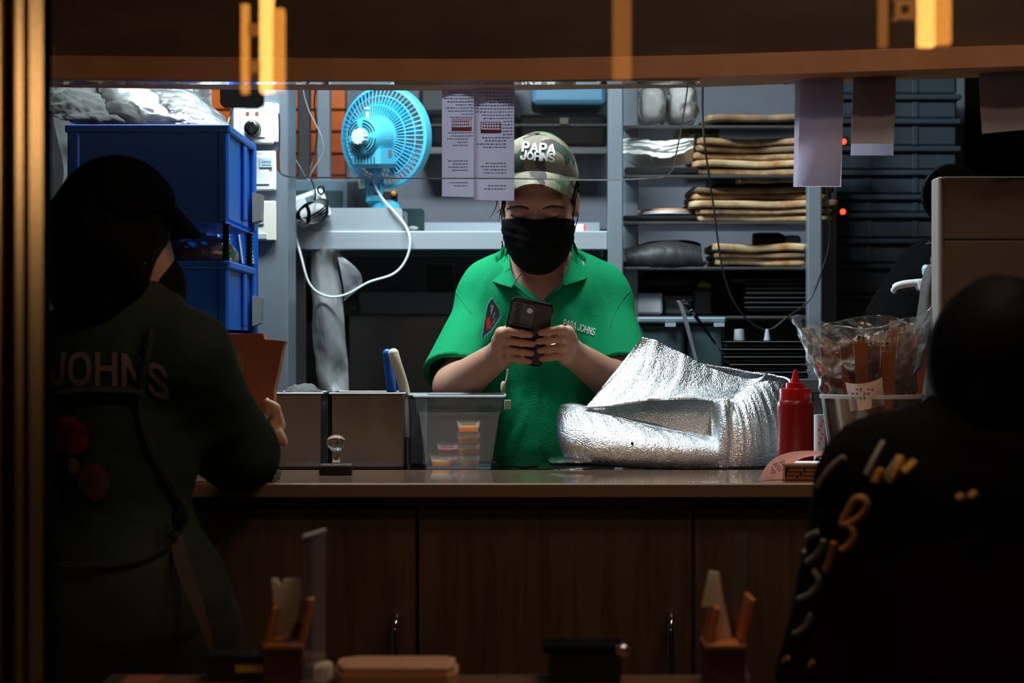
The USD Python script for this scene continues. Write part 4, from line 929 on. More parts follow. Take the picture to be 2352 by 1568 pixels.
receipt('order_receipt', 'receipt tucked just behind the curled one, above the boards', 1826, 1936, 150, 429, 4.53, curl=.03, lean=-4, prints=False, m_='receipt')
receipt('order_receipt', 'dim short receipt in front of the dough crates', 1960, 2058, 150, 330, 4.50, prints=False, m_='receipt_grey', lean=-6, curl=-.01)
receipt('order_receipt', 'receipt reaching lowest behind the dim short one in front of the dough crates', 1958, 2056, 150, 357, 4.53, prints=False, m_='receipt', lean=-4)
receipt('order_receipt', 'dim receipt cut by the right edge of the picture, under the beam', 2248, 2375, 130, 307, 4.49, prints=False, m_='receipt_grey', lean=8, skew=-12)
single('paper_scrap', 'small white folded paper corner sticking out beside the curled receipt', 'paper', pprism([(1796, 184), (1842, 178), (1842, 190), (1801, 195)], 4.56, 4.5605), 'receipt')
single('paper_scrap', 'small pale pointed paper corner behind the curled receipt, above the boards', 'paper', pprism([(1822, 226), (1842, 212), (1842, 250), (1836, 246)], 4.56, 4.5605), 'receipt')
cb = thing('hanging_cable', 'thin black cable hanging in a deep loop in front of the wooden boards', 'cable', P(1760, 755, 5.7))
part(cb, 'cable', tube([P(1614, 170, 4.8), P(1614, 200, 5.0), P(1616, 300, 5.6), P(1628, 400, 5.82), P(1645, 520, 5.84), P(1660, 620, 5.84), P(1690, 700, 5.84), P(1730, 745, 5.84), P(1765, 758, 5.84), P(1800, 735, 5.84), P(1858, 690, 5.86), P(1885, 630, 5.86), P(1905, 560, 5.86), P(1903, 480, 5.86), P(1899, 420, 5.86), P(1897, 300, 5.87), P(1897, 160, 5.88)], .0023, 6, 140), 'cable_black')

# ------------------------------------------------------------------ blue bins left
def bin_(label, zt_, zb_, yF=4.80, yB=5.30):
    t = thing('storage_bin', label, 'bin', (P(338, 0, yF)[0], 5.05, zb_))
    xl, xr = P(160, 0, yF)[0], P(517, 0, yF)[0]; w = .004
    part(t, 'front_wall', bx(xl + .02, xr - .012, yF, yF + w, zb_ + .004, zt_ - .012), 'blue_bin')
    part(t, 'rear_wall', bx(xl, xr, yB - w, yB, zb_ + .004, zt_ - .004), 'blue_bin')
    part(t, 'left_wall', bx(xl, xl + w, yF, yB, zb_ + .004, zt_ - .004), 'blue_bin')
    sw = part(t, 'right_wall', chull([(xr - w, yF, zb_ + .012), (xr, yF, zb_ + .012), (xr - w, yB, zb_ + .012), (xr, yB, zb_ + .012), (xr - w, yF, zt_ - .004), (xr, yF, zt_ - .004), (xr - w, yB, zt_ - .004), (xr, yB, zt_ - .004)]), 'blue_bin')
    part(sw, 'rib', bx(xr, xr + .008, yF + .28, yF + .33, zb_ + .02, zt_ - .018, .003), 'blue_bin')
    part(sw, 'rib', bx(xr, xr + .010, yB - .05, yB, zb_ + .004, zt_ - .010, .003), 'blue_bin')
    part(sw, 'rib', bx(xr, xr + .006, yF + .004, yF + .03, zb_ + .010, zt_ - .012, .003), 'blue_bin')
    part(t, 'base', bx(xl, xr, yF, yB, zb_, zb_ + .005, .001), 'blue_bin')
    part(t, 'rim', [bx(xl - .006, xr + .008, yF - .006, yF + .006, zt_ - .016, zt_, .003), bx(xl - .006, xr + .008, yB - .006, yB + .006, zt_ - .016, zt_, .003), bx(xr - .004, xr + .010, yF, yB, zt_ - .016, zt_, .003), bx(xl - .010, xl + .004, yF, yB, zt_ - .016, zt_, .003)], 'blue_bin', kind='stuff')
    part(t, 'corner_post', bx(xl - .004, xl + .016, yF - .005, yF + .012, zb_ + .004, zt_ - .014, .003), 'blue_bin')
    part(t, 'corner_post', bx(xr - .014, xr + .004, yF - .005, yF + .012, zb_ + .004, zt_ - .014, .003), 'blue_bin')
    part(t, 'label_holder', chull([(xr + .010, yB - .09, zb_ + .022), (xr + .026, yB - .07, zb_ + .028), (xr + .026, yB - .01, zb_ + .028), (xr + .010, yB + .0, zb_ + .022), (xr + .010, yB - .09, zb_ + .088), (xr + .028, yB - .07, zb_ + .084), (xr + .028, yB - .01, zb_ + .084), (xr + .010, yB, zb_ + .088)]), 'bin_handle', 'grey plastic grip')
    return xl, xr
ZU1, ZU0, ZL1, ZL0 = 1.645, 1.447, 1.372, 1.222
bin_('blue plastic storage bin, the upper one of the two, heaped with plastic bags', ZU1, ZU0)
xl, xr = bin_('blue plastic storage bin, the lower one of the two, behind the bending worker', ZL1, ZL0)
def risers(label, z0, z1):
    t = thing('bin_riser', label, 'post', ((xl + xr) / 2, 5.05, z0))
    for (x, y) in ((xr + .001, 4.806), (xr - .003, 5.27), (xl + .02, 4.806), (xl + .02, 5.27)):
        n = 9; pr = []
        zz = z0 + .0005
        hgt = (z1 - z0 - .001) / n
        for k in range(n): pr += [(.0066, zz + hgt * k), (.0066, zz + hgt * (k + .62)), (.0092, zz + hgt * (k + .66)), (.0092, zz + hgt * (k + .88)), (.0066, zz + hgt * (k + .92))]
        pr = [(0, zz)] + pr + [(.0066, z1 - .0005), (0, z1 - .0005)]
        part(t, 'post', lathe(pr, (x, y, 0), 14), 'black_plastic')
risers('black ribbed stacking posts between the two blue bins', ZL1, ZU0)
risers('black ribbed stacking posts from the counter to the lower blue bin', ZC, ZL0)
sp = thing('striped_panel', 'blue panel with thin white stripes seen between the two blue bins', 'panel', P(500, 605, 5.42))
part(sp, 'panel', pbox(395, 500, 592, 770, 5.43, 5.44), 'blue_bin')
part(sp, 'foot', pbox(395, 770, 592, 2009, 5.43, 5.44), 'black_plastic')
for k in range(6):
    x = 448 + k * 24; part(sp, 'stripe', chull([P(x - 1.8 + q * 14 + u, y, dd) for q, y in ((0, 500), (1, 605)) for u in (0, 3.6) for dd in (5.422, 5.43)]), 'grille_white')
t = thing('film_pack', 'clear film bag of brown supplies lying in the lower blue bin', 'bag', P(450, 600, 5.0))
part(t, 'contents', wrinkle(sphere(P(440, 598, 5.0), (.085, .07, .028), 4), .006, 30, 4), 'kraft')
part(t, 'film', wrinkle(sphere(P(440, 590, 5.0), (.095, .08, .050), 4), .010, 34, 6), 'bag_clear')
# heap of film bags on the upper bin
def heap(label, pts, m_, thick=.0009, amp=.012, sc=26, seed=0, sub=None):
    t = thing('plastic_bag', label, 'bag', P(*pts[-1][len(pts[-1]) // 2]))
    part(t, 'film', patch(pp(pts), 60, 70, thick, amp, sc, seed), m_)
    return t
hb1 = heap('bright white crumpled plastic bag on the upper blue bin, far left', [[(60, 196, 5.2), (130, 186, 5.15), (220, 176, 5.2), (300, 190, 5.2)], [(80, 218, 5.02), (150, 206, 4.95), (230, 202, 4.98), (320, 210, 5.05)], [(100, 255, 4.90), (160, 250, 4.84), (240, 250, 4.83), (330, 255, 4.88)], [(120, 262, 4.84), (180, 285, 4.81), (250, 292, 4.812), (330, 292, 4.815)]], 'bag_film_white', amp=.016, sc=22, seed=1)
heap('milky plastic bag with a folded edge across the middle of the upper blue bin', [[(200, 178, 5.2), (280, 165, 5.2), (380, 172, 5.2), (440, 190, 5.2)], [(230, 205, 4.94), (300, 205, 4.92), (390, 225, 4.94), (450, 232, 4.98)], [(240, 256, 4.83), (310, 262, 4.82), (400, 262, 4.83), (470, 265, 4.86)], [(240, 293, 4.808), (320, 294, 4.808), (410, 294, 4.81), (480, 294, 4.815)]], 'bag_milky', amp=.014, sc=13, seed=4)
t = heap('clear plastic bag sloping down to the right corner of the upper blue bin', [[(300, 170, 5.25), (380, 176, 5.22), (440, 205, 5.2), (500, 262, 5.2)], [(310, 200, 4.98), (390, 205, 4.96), (450, 228, 4.97), (515, 272, 4.98)], [(320, 250, 4.86), (400, 252, 4.85), (460, 262, 4.86), (522, 282, 4.88)], [(330, 290, 4.812), (410, 290, 4.812), (470, 291, 4.814), (528, 293, 4.82)]], 'bag_clear', amp=.008, sc=11, seed=8)
t = thing('bagged_goods', 'dull brown bundle inside the clear plastic bag on the upper bin', 'bundle', P(400, 292, 5.0))
part(t, 'bundle', wrinkle(sphere(P(375, 272, 5.03), (.105, .12, .044), 4), .012, 12, 2), 'ribbon')
part(hb1, 'trailing_end', patch(pp([[(120, 215, 5.36), (175, 215, 5.36)], [(128, 300, 5.34), (180, 300, 5.34)], [(146, 385, 5.33), (190, 385, 5.33)], [(142, 430, 5.32), (190, 430, 5.32)], [(155, 466, 5.32), (190, 466, 5.32)]]), 30, 12, .001, .006, 26, 2), 'bag_film_white')

# ------------------------------------------------------------------ on the counter, left to right
def pan(label, x0, x1, yt, d0, d1):
    t = thing('steel_pan', label, 'pan', (P((x0 + x1) / 2, 0, d0)[0], (d0 + d1) / 2, ZC)); a_, b_ = P(x0, 0, d0)[0], P(x1, 0, d0)[0]; z1 = P(0, yt, d0)[2]; z0 = ZC
    w = .003
    part(t, 'front_wall', bx(a_, b_, d0, d0 + w, z0, z1, .001), 'steel_pan'); part(t, 'rear_wall', bx(a_, b_, d1 - w, d1, z0, z1, .001), 'steel_pan')
    part(t, 'side_wall', bx(a_, a_ + w, d0 + w, d1 - w, z0, z1), 'steel_pan'); part(t, 'side_wall', bx(b_ - w, b_, d0 + w, d1 - w, z0, z1), 'steel_pan'); part(t, 'base', bx(a_, b_, d0, d1, z0, z0 + w), 'steel_pan')
    part(t, 'rim', [bx(a_ - .006, b_ + .006, d0 - .006, d0 + w, z1, z1 + .004, .0015), bx(a_ - .006, b_ + .006, d1 - w, d1 + .006, z1, z1 + .004, .0015), bx(a_ - .006, a_ + w, d0, d1, z1, z1 + .004, .0015), bx(b_ - w, b_ + .006, d0, d1, z1, z1 + .004, .0015)], 'steel_pan', kind='stuff')
pan('square steel pan beside the kraft bag, filled with crinkled ice-like film', 628, 737, 906, 4.90, 5.09)
pan('square steel pan behind the rubber stamp, holding spatula handles', 762, 926, 906, 4.90, 5.09)
t = thing('crinkled_film', 'heap of crinkled pale blue film in the left steel pan', 'film', P(690, 930, 5.0))
part(t, 'heap', wrinkle(sphere(P(695, 925, 5.0), (.045, .08, .040), 4), .008, 60, 3), 'bag_film_white')
for lb, m_, pts, r_ in (('white rounded spatula handle standing in the right steel pan', 'cream', [(904, 812, 4.99), (912, 840, 4.99), (926, 885, 5.0), (931, 915, 5.0)], .0115), ('blue spatula handle standing behind the white one in the right steel pan', 'blue_handle', [(890, 812, 5.02), (894, 850, 5.02), (900, 900, 5.02), (906, 940, 5.03)], .0105)):
    t = thing('spatula', lb, 'spatula', P(*pts[-1])); pz = [P(*q) for q in pts]
    part(t, 'handle', tube(pz, r_, 14, 20), m_); part(t, 'tip', sphere(pz[0], r_ * 1.0), m_); part(t, 'blade', tube([pz[-1], pz[-1] + [0.003, 0, -.08]], [.008, .010], 8, 4), 'white_plastic')
t = thing('grey_tub', 'grey translucent tub between the right steel pan and the clear tub', 'tub', (P(956, 0, 5.05)[0], 5.04, ZC))
part(t, 'body', bx(P(938, 0, 4.99)[0], P(978, 0, 4.99)[0], 4.99, 5.10, ZC, P(0, 912, 4.99)[2], .006), 'grey_blue'); part(t, 'rim', bx(P(935, 0, 4.985)[0], P(984, 0, 4.985)[0], 4.985, 5.105, P(0, 912, 4.99)[2], P(0, 904, 4.99)[2], .003), 'mid_grey')
# rubber stamp
st = thing('rubber_stamp', 'rubber stamp with a clear knob and black base on the counter edge', 'stamp', (P(772, 0, 4.67)[0], 4.67, ZC))
sc_ = np.array([P(772, 0, 4.67)[0], 4.67, ZC])
part(st, 'base', bx(sc_[0] - .032, sc_[0] + .032, 4.652, 4.688, ZC, ZC + .018, .002), 'black_gloss'); part(st, 'rubber', bx(sc_[0] - .030, sc_[0] + .030, 4.654, 4.686, ZC + .018, ZC + .021), 'foil_pack')
part(st, 'knob', lathe([(0, .021), (.010, .022), (.0075, .028), (.0072, .046), (.010, .049), (.016, .054), (.0183, .062), (.0175, .069), (.013, .075), (.006, .0775), (0, .078)], sc_, 32), 'glass_knob', 'clear knob', smooth=60)
# clear tub with sauce cups
tb = thing('clear_tub', 'clear square plastic tub with sauce cups on the counter', 'tub', (P(1058, 0, 4.98)[0], 4.98, ZC))
def ring_walls(x0, x1, d0, d1, z0, x0t, x1t, d0t, d1t, z1, w):
    out = []
    B = np.array([(x0, d0, z0), (x1, d0, z0), (x1, d1, z0), (x0, d1, z0)]); T = np.array([(x0t, d0t, z1), (x1t, d0t, z1), (x1t, d1t, z1), (x0t, d1t, z1)]); cb_, ct_ = B.mean(0), T.mean(0)
    for k in range(4):
        q = (k + 1) % 4; i = lambda p, c: p + (c - p) / np.linalg.norm(c - p) * w
        out.append(chull([B[k], B[q], T[k], T[q], i(B[k], cb_), i(B[q], cb_), i(T[k], ct_), i(T[q], ct_)]))
    return out
tz = P(0, 946, 4.9)[2]; tt = P(0, 909, 4.89)[2]
for nm, mw in zip(('front_wall', 'side_wall', 'rear_wall', 'side_wall'), ring_walls(P(978, 0, 4.9)[0], P(1128, 0, 4.9)[0], 4.905, 5.06, ZC, P(962, 0, 4.9)[0], P(1148, 0, 4.9)[0], 4.89, 5.08, tz, .002)): part(tb, nm, mw, 'tub_clear')
part(tb, 'base', bx(P(980, 0, 4.9)[0], P(1126, 0, 4.9)[0], 4.907, 5.058, ZC, ZC + .002), 'tub_clear')
part(tb, 'collar', ring_walls(P(956, 0, 4.9)[0], P(1154, 0, 4.9)[0], 4.882, 5.088, tz, P(953, 0, 4.9)[0], P(1158, 0, 4.9)[0], 4.880, 5.09, tt, .0025), 'tub_clear', kind='stuff')
part(tb, 'rim', [tube(q, .0022, 8, caps=True) for q in ([(P(950, 0, 4.88)[0], 4.88, tt), (P(1160, 0, 4.88)[0], 4.88, tt)], [(P(1160, 0, 4.88)[0], 4.88, tt), (P(1160, 0, 4.88)[0], 5.09, tt)], [(P(950, 0, 4.88)[0], 5.09, tt), (P(1160, 0, 4.88)[0], 5.09, tt)], [(P(950, 0, 4.88)[0], 4.88, tt), (P(950, 0, 4.88)[0], 5.09, tt)])], 'acrylic_edge', kind='stuff')
part(tb, 'label_sticker', [pbox(990 + 7 * i, 939 + 6 * j, 995 + 7 * i, 942 + 6 * j, 4.875, 4.8765) for i in range(4) for j in range(2)], 'grey_ink', kind='stuff')
def cup_(label, x, d, z, w, sauce, h=.0235):
    t = thing('sauce_cup', label, 'cup', (P(x, 0, d)[0], d, z), 'sauce cups in the clear tub'); c_ = np.array([P(x, 0, d)[0], d, z]); r_ = S(w, d) / 2
    part(t, 'cup', lathe([(0, .0004), (r_ * .80, .0004), (r_ * .95, h * .84)], c_, 30), 'cup_clear')
    part(t, 'sauce', lathe([(0, .002), (r_ * .75, .002), (r_ * .86, h * .50), (0, h * .50)], c_, 30), sauce)
    part(t, 'lid', lathe([(r_ * 1.0, h * .80), (r_ * 1.02, h * .95), (r_ * .9, h * .995), (0, h * .99)], c_, 30), 'cup_lid')
    return c_
zc0 = ZC + .0025; hc = .0236
for k in range(4):
    cup_('small clear cup of yellow sauce, ' + ['bottom one', 'second from the bottom', 'second from the top', 'top one'][k] + ' of the stack of four', 1076, 4.95, zc0 + k * hc, 56, 'sauce_yellow', hc)
cup_('small wide cup of yellow sauce at the lower left of the clear tub', 1016, 4.95, zc0, 58, 'sauce_yellow', hc)
cup_('small cup of red sauce upon the low yellow cup in the clear tub', 1028, 4.955, zc0 + hc, 50, 'sauce_red', hc)
cup_('small cup of red sauce tucked between the stack and the low yellow cup, rear', 1046, 5.01, zc0, 40, 'sauce_red', hc)
# packets
def flat_pack(name, label, cat, rows, m_, amp=.003, sc=40, seed=0, thick=.003): 
    t = thing(name, label, cat, P(*rows[-1][1])); part(t, 'wrapper', patch(pp(rows), 18, 40, thick, amp, sc, seed), m_); return t
flat_pack('dark_packet', 'dark flat sauce packets lying behind the clear tub', 'packet', [[(1140, 1050, 5.06), (1200, 1048, 5.06), (1250, 1052, 5.06)], [(1140, 1066, 4.98), (1200, 1064, 4.98), (1240, 1066, 4.98)], [(1140, 1072, 4.94), (1195, 1074, 4.93), (1235, 1073, 4.94)]], 'black_gloss', seed=2)
t = flat_pack('silver_packet', 'crumpled silver and white packet in front of the foil bag', 'packet', [[(1262, 1056, 5.0), (1330, 1046, 4.96), (1376, 1054, 4.98)], [(1262, 1062, 4.95), (1325, 1054, 4.92), (1380, 1058, 4.93)], [(1272, 1066, 4.92), (1320, 1064, 4.89), (1368, 1062, 4.90)]], 'foil_pack', amp=.004, seed=5)
part(t, 'print', [pbox(1320 + k * 9, 1050 + (k % 2) * 2, 1326 + k * 9, 1055 + (k % 2) * 2, 4.905, 4.907) for k in range(5)], 'grey_ink', kind='stuff')
flat_pack('black_packet', 'flat black packet with silver edges under the silver one', 'packet', [[(1240, 1064, 4.97), (1320, 1062, 4.94), (1392, 1056, 4.95)], [(1236, 1074, 4.90), (1320, 1073, 4.88), (1370, 1070, 4.90)], [(1232, 1079, 4.87), (1300, 1080, 4.86), (1350, 1079, 4.87)]], 'black_gloss', amp=.003, seed=7, thick=.002)

# ------------------------------------------------------------------ foil lined delivery bag
fb = thing('foil_bag', 'open crumpled silver foil insulated bag on the counter', 'bag', P(1540, 1068, 5.0))
def fpatch(name, rows, amp=.0035, seed=0, thick=.004, nu=60, nv=90, sc=(9, 9, 30), k=3):
    c_ = pp([[(x, y, 4.90 + (d - 4.93) * .72) for x, y, d in r] for r in rows]); m_, n_ = c_.shape[:2]
    u, v = np.linspace(0, 1, m_), np.linspace(0, 1, n_); U, V = np.linspace(0, 1, nu), np.linspace(0, 1, nv)
    G = np.stack([RectBivariateSpline(u, v, c_[..., i], kx=min(k, m_ - 1), ky=min(k, n_ - 1))(U, V) for i in range(3)], -1)
    vv, ff = sheet(G); nr = trimesh.Trimesh(vv, ff, process=False).vertex_normals.reshape(G.shape)
    # creases run along u (rows) : noise high frequency in v, low in u
    q = np.stack([np.broadcast_to(V[None] * 13, (nu, nv)) + 1.2 * np.sin(U * 3 + seed)[:, None], np.broadcast_to(U[:, None] * 1.3, (nu, nv)), np.zeros((nu, nv)) + seed], -1)
    w = (meshkit.fbm(q, 4, seed) - .5) * 2 + .5 * (meshkit.fbm(G * 60, 3, seed + 5) - .5)
    part(fb, name, sheet(G + nr * (amp * w)[..., None], thick), 'foil', smooth=True)
# flap: leans back so it faces up into the lamp
fpatch('flap', [[(1474, 775, 5.19), (1535, 797, 5.20), (1610, 836, 5.20), (1700, 868, 5.21), (1762, 858, 5.22)],
                [(1428, 835, 5.14), (1500, 845, 5.14), (1580, 870, 5.14), (1670, 895, 5.15), (1735, 884, 5.17)],
                [(1385, 890, 5.07), (1460, 898, 5.07), (1545, 905, 5.075), (1640, 912, 5.08), (1700, 905, 5.11)],
                [(1345, 938, 5.01), (1430, 930, 5.02), (1520, 918, 5.035), (1625, 920, 5.045), (1668, 925, 5.06)]], .0030, 3)
fpatch('inner_wall', [[(1345, 934, 5.06), (1430, 928, 5.10), (1520, 918, 5.12), (1600, 920, 5.12), (1650, 922, 5.08)], [(1350, 980, 4.99), (1430, 980, 5.02), (1520, 985, 5.05), (1600, 990, 5.06), (1648, 990, 5.04)], [(1350, 1040, 4.985), (1430, 1042, 5.02), (1520, 1045, 5.04), (1600, 1048, 5.05), (1648, 1050, 5.03)]], .0025, 5)
fpatch('front_pocket', [[(1300, 940, 5.06), (1340, 938, 5.04), (1440, 968, 5.015), (1550, 995, 5.0), (1650, 1016, 4.985)],
                        [(1286, 950, 5.03), (1330, 955, 4.99), (1440, 980, 4.97), (1550, 1004, 4.955), (1652, 1022, 4.965)],
                        [(1288, 1005, 4.985), (1330, 1010, 4.93), (1440, 1020, 4.915), (1550, 1032, 4.915), (1652, 1040, 4.94)],
                        [(1308, 1060, 5.0), (1350, 1066, 4.95), (1440, 1070, 4.93), (1550, 1073, 4.93), (1650, 1074, 4.945)]], .0030, 9)
fpatch('pocket_lip', [[(1300, 936, 5.08), (1340, 934, 5.07), (1440, 962, 5.05), (1550, 988, 5.035), (1650, 1008, 5.02)], [(1298, 938, 5.06), (1340, 937, 5.04), (1440, 967, 5.015), (1550, 994, 5.0), (1650, 1015, 4.985)]], .002, 12, nu=12)
fpatch('corner_fold', [[(1636, 922, 5.06), (1652, 916, 5.0), (1668, 918, 4.98), (1684, 926, 5.03)], [(1640, 970, 5.04), (1656, 968, 4.96), (1672, 968, 4.955), (1682, 974, 5.01)], [(1644, 1018, 5.0), (1658, 1016, 4.94), (1674, 1014, 4.945), (1684, 1016, 5.0)], [(1640, 1074, 4.97), (1654, 1075, 4.935), (1664, 1075, 4.945), (1676, 1072, 5.0)]], .003, 15, nv=40)
fpatch('side_wall', [[(1676, 925, 5.05), (1700, 903, 5.08), (1745, 880, 5.10), (1800, 884, 5.13)], [(1680, 950, 5.0), (1710, 930, 5.02), (1755, 922, 5.05), (1805, 928, 5.09)], [(1682, 1000, 4.97), (1715, 995, 4.97), (1760, 990, 5.0), (1808, 990, 5.05)], [(1666, 1074, 4.965), (1710, 1073, 4.96), (1760, 1071, 5.0), (1808, 1068, 5.05)]], .0022, 21)
fpatch('rear_wall', [[(1474, 775, 5.20), (1600, 830, 5.215), (1762, 858, 5.23), (1808, 884, 5.16)], [(1420, 900, 5.22), (1600, 930, 5.23), (1762, 930, 5.24), (1812, 960, 5.17)], [(1350, 1050, 5.12), (1500, 1056, 5.13), (1650, 1056, 5.13), (1810, 1060, 5.12)]], .003, 25)
part(fb, 'eyelet', lathe([(0, 0), (.0032, 0), (.0032, .0012), (0, .0012)], P(1452, 1018, 4.884), 14, Rotation.from_euler('x', 90, degrees=True)), 'black_plastic', 'small dark hole')

# ------------------------------------------------------------------ red squeeze bottle, paper roll tube, receipt printer
kb = thing('squeeze_bottle', 'red squeeze bottle with a pointed red nozzle on the counter', 'bottle', (P(1827, 0, 4.74)[0], 4.74, ZC))
kc = np.array([P(1827, 0, 4.74)[0], 4.74, ZC]); hy = lambda y: P(0, y, 4.74)[2] - ZC; rx = lambda w: S(w, 4.74) / 2
part(kb, 'body', lathe([(0, 0), (rx(78), 0), (rx(83), .004), (rx(84), .02), (rx(84), hy(935)), (rx(82), hy(925)), (rx(74), hy(919)), (0, hy(919))], kc, 40), 'ketchup')
part(kb, 'collar', lathe([(0, hy(919)), (rx(72), hy(919)), (rx(73), hy(895)), (rx(70), hy(892)), (0, hy(892))], kc, 40), 'ketchup_cap')
part(kb, 'cap', lathe([(0, hy(892)), (rx(44), hy(892)), (rx(43), hy(879)), (0, hy(878))], kc, 30), 'ketchup_cap')
part(kb, 'nozzle', lathe([(rx(20), hy(879)), (rx(14), hy(862)), (rx(9), hy(850)), (0, hy(848))], kc, 20), 'ketchup_cap')
rt = thing('label_roll', 'white tube with red print behind the red bottle', 'roll', (P(1884, 0, 4.9)[0], 4.9, ZC))
rc = np.array([P(1882, 0, 4.9)[0], 4.9, ZC]); part(rt, 'tube', lathe([(0, 0), (S(13, 4.9), 0), (S(13, 4.9), P(0, 952, 4.9)[2] - ZC), (0, P(0, 952, 4.9)[2] - ZC)], rc, 24), 'white_plastic')
part(rt, 'print', [bx(rc[0] - .004 + .004 * (k % 3), rc[0] - .001 + .004 * (k % 3), 4.8870, 4.8885, ZC + .05 + .009 * k, ZC + .055 + .009 * k) for k in range(6)], 'red_ink', kind='stuff')
rp = thing('counter_sign', 'small pale wooden edged sign block with dark print under the curled receipt', 'sign', (P(1862, 0, 4.5)[0], 4.52, ZC))
part(rp, 'block', bx(P(1800, 0, 4.5)[0], P(1925, 0, 4.5)[0], 4.49, 4.60, ZC, P(0, 1069, 4.49)[2], .002), 'pink_paper')
part(rp, 'top_strip', bx(P(1798, 0, 4.5)[0], P(1927, 0, 4.5)[0], 4.488, 4.602, P(0, 1069, 4.49)[2], P(0, 1065, 4.49)[2], .001), 'white_matte')
part(rp, 'face_panel', pbox(1803, 1073, 1922, 1098, 4.487, 4.4895), 'bronze_dark')
part(rp, 'print', [pbox(1808 + 4.3 * k, 1076 + 9 * r, 1810.6 + 4.3 * k, 1082 + 9 * r, 4.4858, 4.487) for k in range(26) for r in range(3) if (k * 7 + r * 5) % 9], 'gold_thread', kind='stuff')
cr = thing('curled_receipt', 'long receipt curling in an arch over the little sign block', 'receipt', P(1760, 1104, 4.47))
arc = [(1744, 1103), (1752, 1085), (1768, 1062), (1795, 1045), (1830, 1037), (1880, 1036), (1930, 1040), (1970, 1052), (1995, 1075)]
arc2 = [(1796, 1103), (1803, 1089), (1815, 1072), (1833, 1056), (1858, 1048), (1895, 1045), (1935, 1049), (1972, 1059), (1992, 1080)]
G = np.stack([np.stack([P(x, y, 4.455) for x, y in arc]), np.stack([P(x, y, 4.53) for x, y in arc2])], 1)
G = np.stack([spline(G[:, i], 40) for i in range(2)], 1); sh = sheet(np.stack([G[:, 0] * (1 - w) + G[:, 1] * w for w in np.linspace(0, 1, 6)], 1), .0003); part(cr, 'paper', sh, 'receipt_pink')
part(cr, 'print', [pbox(1772 + 4 * k, 1066 + 6 * r - k * 1.2, 1774.6 + 4 * k, 1070 + 6 * r - k * 1.2, 4.4535, 4.4545) for k in range(8) for r in range(4) if (k + r * 3) % 4], 'grey_ink', kind='stuff')
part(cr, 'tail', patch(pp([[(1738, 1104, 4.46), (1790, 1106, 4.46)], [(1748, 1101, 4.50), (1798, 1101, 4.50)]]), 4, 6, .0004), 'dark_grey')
t = thing('steel_bell', 'small shiny steel ball finial between the bottle and the stick tub', 'bell', (P(1884, 0, 4.72)[0], 4.72, ZC))
part(t, 'dome', lathe([(0, .0), (.012, 0), (.013, .012), (.012, .024), (.008, .032), (0, .035)], (P(1884, 0, 4.72)[0], 4.72, ZC), 24), 'chrome'); part(t, 'foot', lathe([(0, 0), (.015, 0), (.015, .004), (0, .004)], (P(1884, 0, 4.72)[0], 4.72, ZC), 24), 'black_plastic')

# ------------------------------------------------------------------ chopsticks in a clear tub and bag
cs = thing('stick_tub', 'clear round tub holding the bag of brown wrapped chopsticks', 'tub', (P(2000, 0, 4.72)[0], 4.72, ZC))
tc_ = np.array([P(2002, 0, 4.74)[0], 4.74, ZC]); q = lambda y: P(0, y, 4.66)[2] - ZC
part(cs, 'wall', lathe([(0, 0), (S(92, 4.7), 0), (S(118, 4.7), q(906)), (S(115, 4.7), q(906)), (S(89, 4.7), .003), (0, .003)], tc_, 40), 'tub_clear')
part(cs, 'rim', [lathe([(S(116, 4.7), q(916)), (S(120, 4.7), q(916)), (S(121, 4.7), q(908)), (S(117, 4.7), q(906))], tc_, 40)], 'acrylic_edge')
bgc = thing('stick_bag', 'clear glossy plastic bag standing open around the brown chopsticks', 'bag', (tc_[0], tc_[1], ZC + .003))
rows = []
for y, rw, off in [(1060, 84, 0), (980, 96, 0), (900, 112, -2), (830, 134, -6), (770, 158, -12), (738, 172, -12)]:
    ringp = []
    for k in range(25):
        a_ = -math.pi / 2 + k * 2 * math.pi / 24; lift = (16 * math.sin(a_ * 3 + .6) + (-42 if math.cos(a_) > .75 else 0)) * (y < 760)
        x = 2002 + off + rw * math.cos(a_); p_ = P(x, y + lift, 4.74); p_[1] = 4.74 + S(rw, 4.7) * .62 * math.sin(a_); ringp.append(p_)
    rows.append(ringp)
part(bgc, 'film', patch(np.array(rows), 60, 110, .0006, .009, 34, 6), 'bag_clear')
R_ = random.Random(3); n = 0
for k in range(30):
    a_ = k * 2.39996; rr_ = .074 * math.sqrt((k + .5) / 30); bxp = tc_[0] + rr_ * math.cos(a_); byp = 4.74 + rr_ * .85 * math.sin(a_)
    h = .238 + R_.uniform(-.014, .018) + (.02 if bxp > tc_[0] + .02 else 0); sp_ = 1.48
    topx, topy = tc_[0] + rr_ * math.cos(a_) * sp_ + R_.uniform(-.004, .004), 4.74 + rr_ * .85 * math.sin(a_) * 1.35
    w_, d_ = .0125, .0045; ax = np.array([topx - bxp, topy - byp, h]); ax /= np.linalg.norm(ax); u_ = np.cross(ax, (0, 1, 0)); u_ /= np.linalg.norm(u_); v_ = np.cross(ax, u_)
    b0 = np.array([bxp, byp, ZC + .006]); t0 = b0 + ax * h
    pts = [b + u_ * w_ * su + v_ * d_ * sv for b in (b0, t0) for su in (-1, 1) for sv in (-1, 1)] + [t0 + ax * .003]
    c_ = thing('chopstick_sleeve', 'brown paper-sleeved chopstick pair standing in the clear tub', 'chopsticks', b0, 'chopsticks in the tub'); part(c_, 'sleeve', chull(pts), 'chopstick_paper')
    part(c_, 'sticks', [chull([t0 + ax * s_ + u_ * (o + w * .0028) + v_ * q_ * .002 for s_ in (0, .012 + .004 * (k % 3)) for w in (-1, 1) for q_ in (-1, 1)]) for o in (-.004, .004)], 'board', kind='stuff')
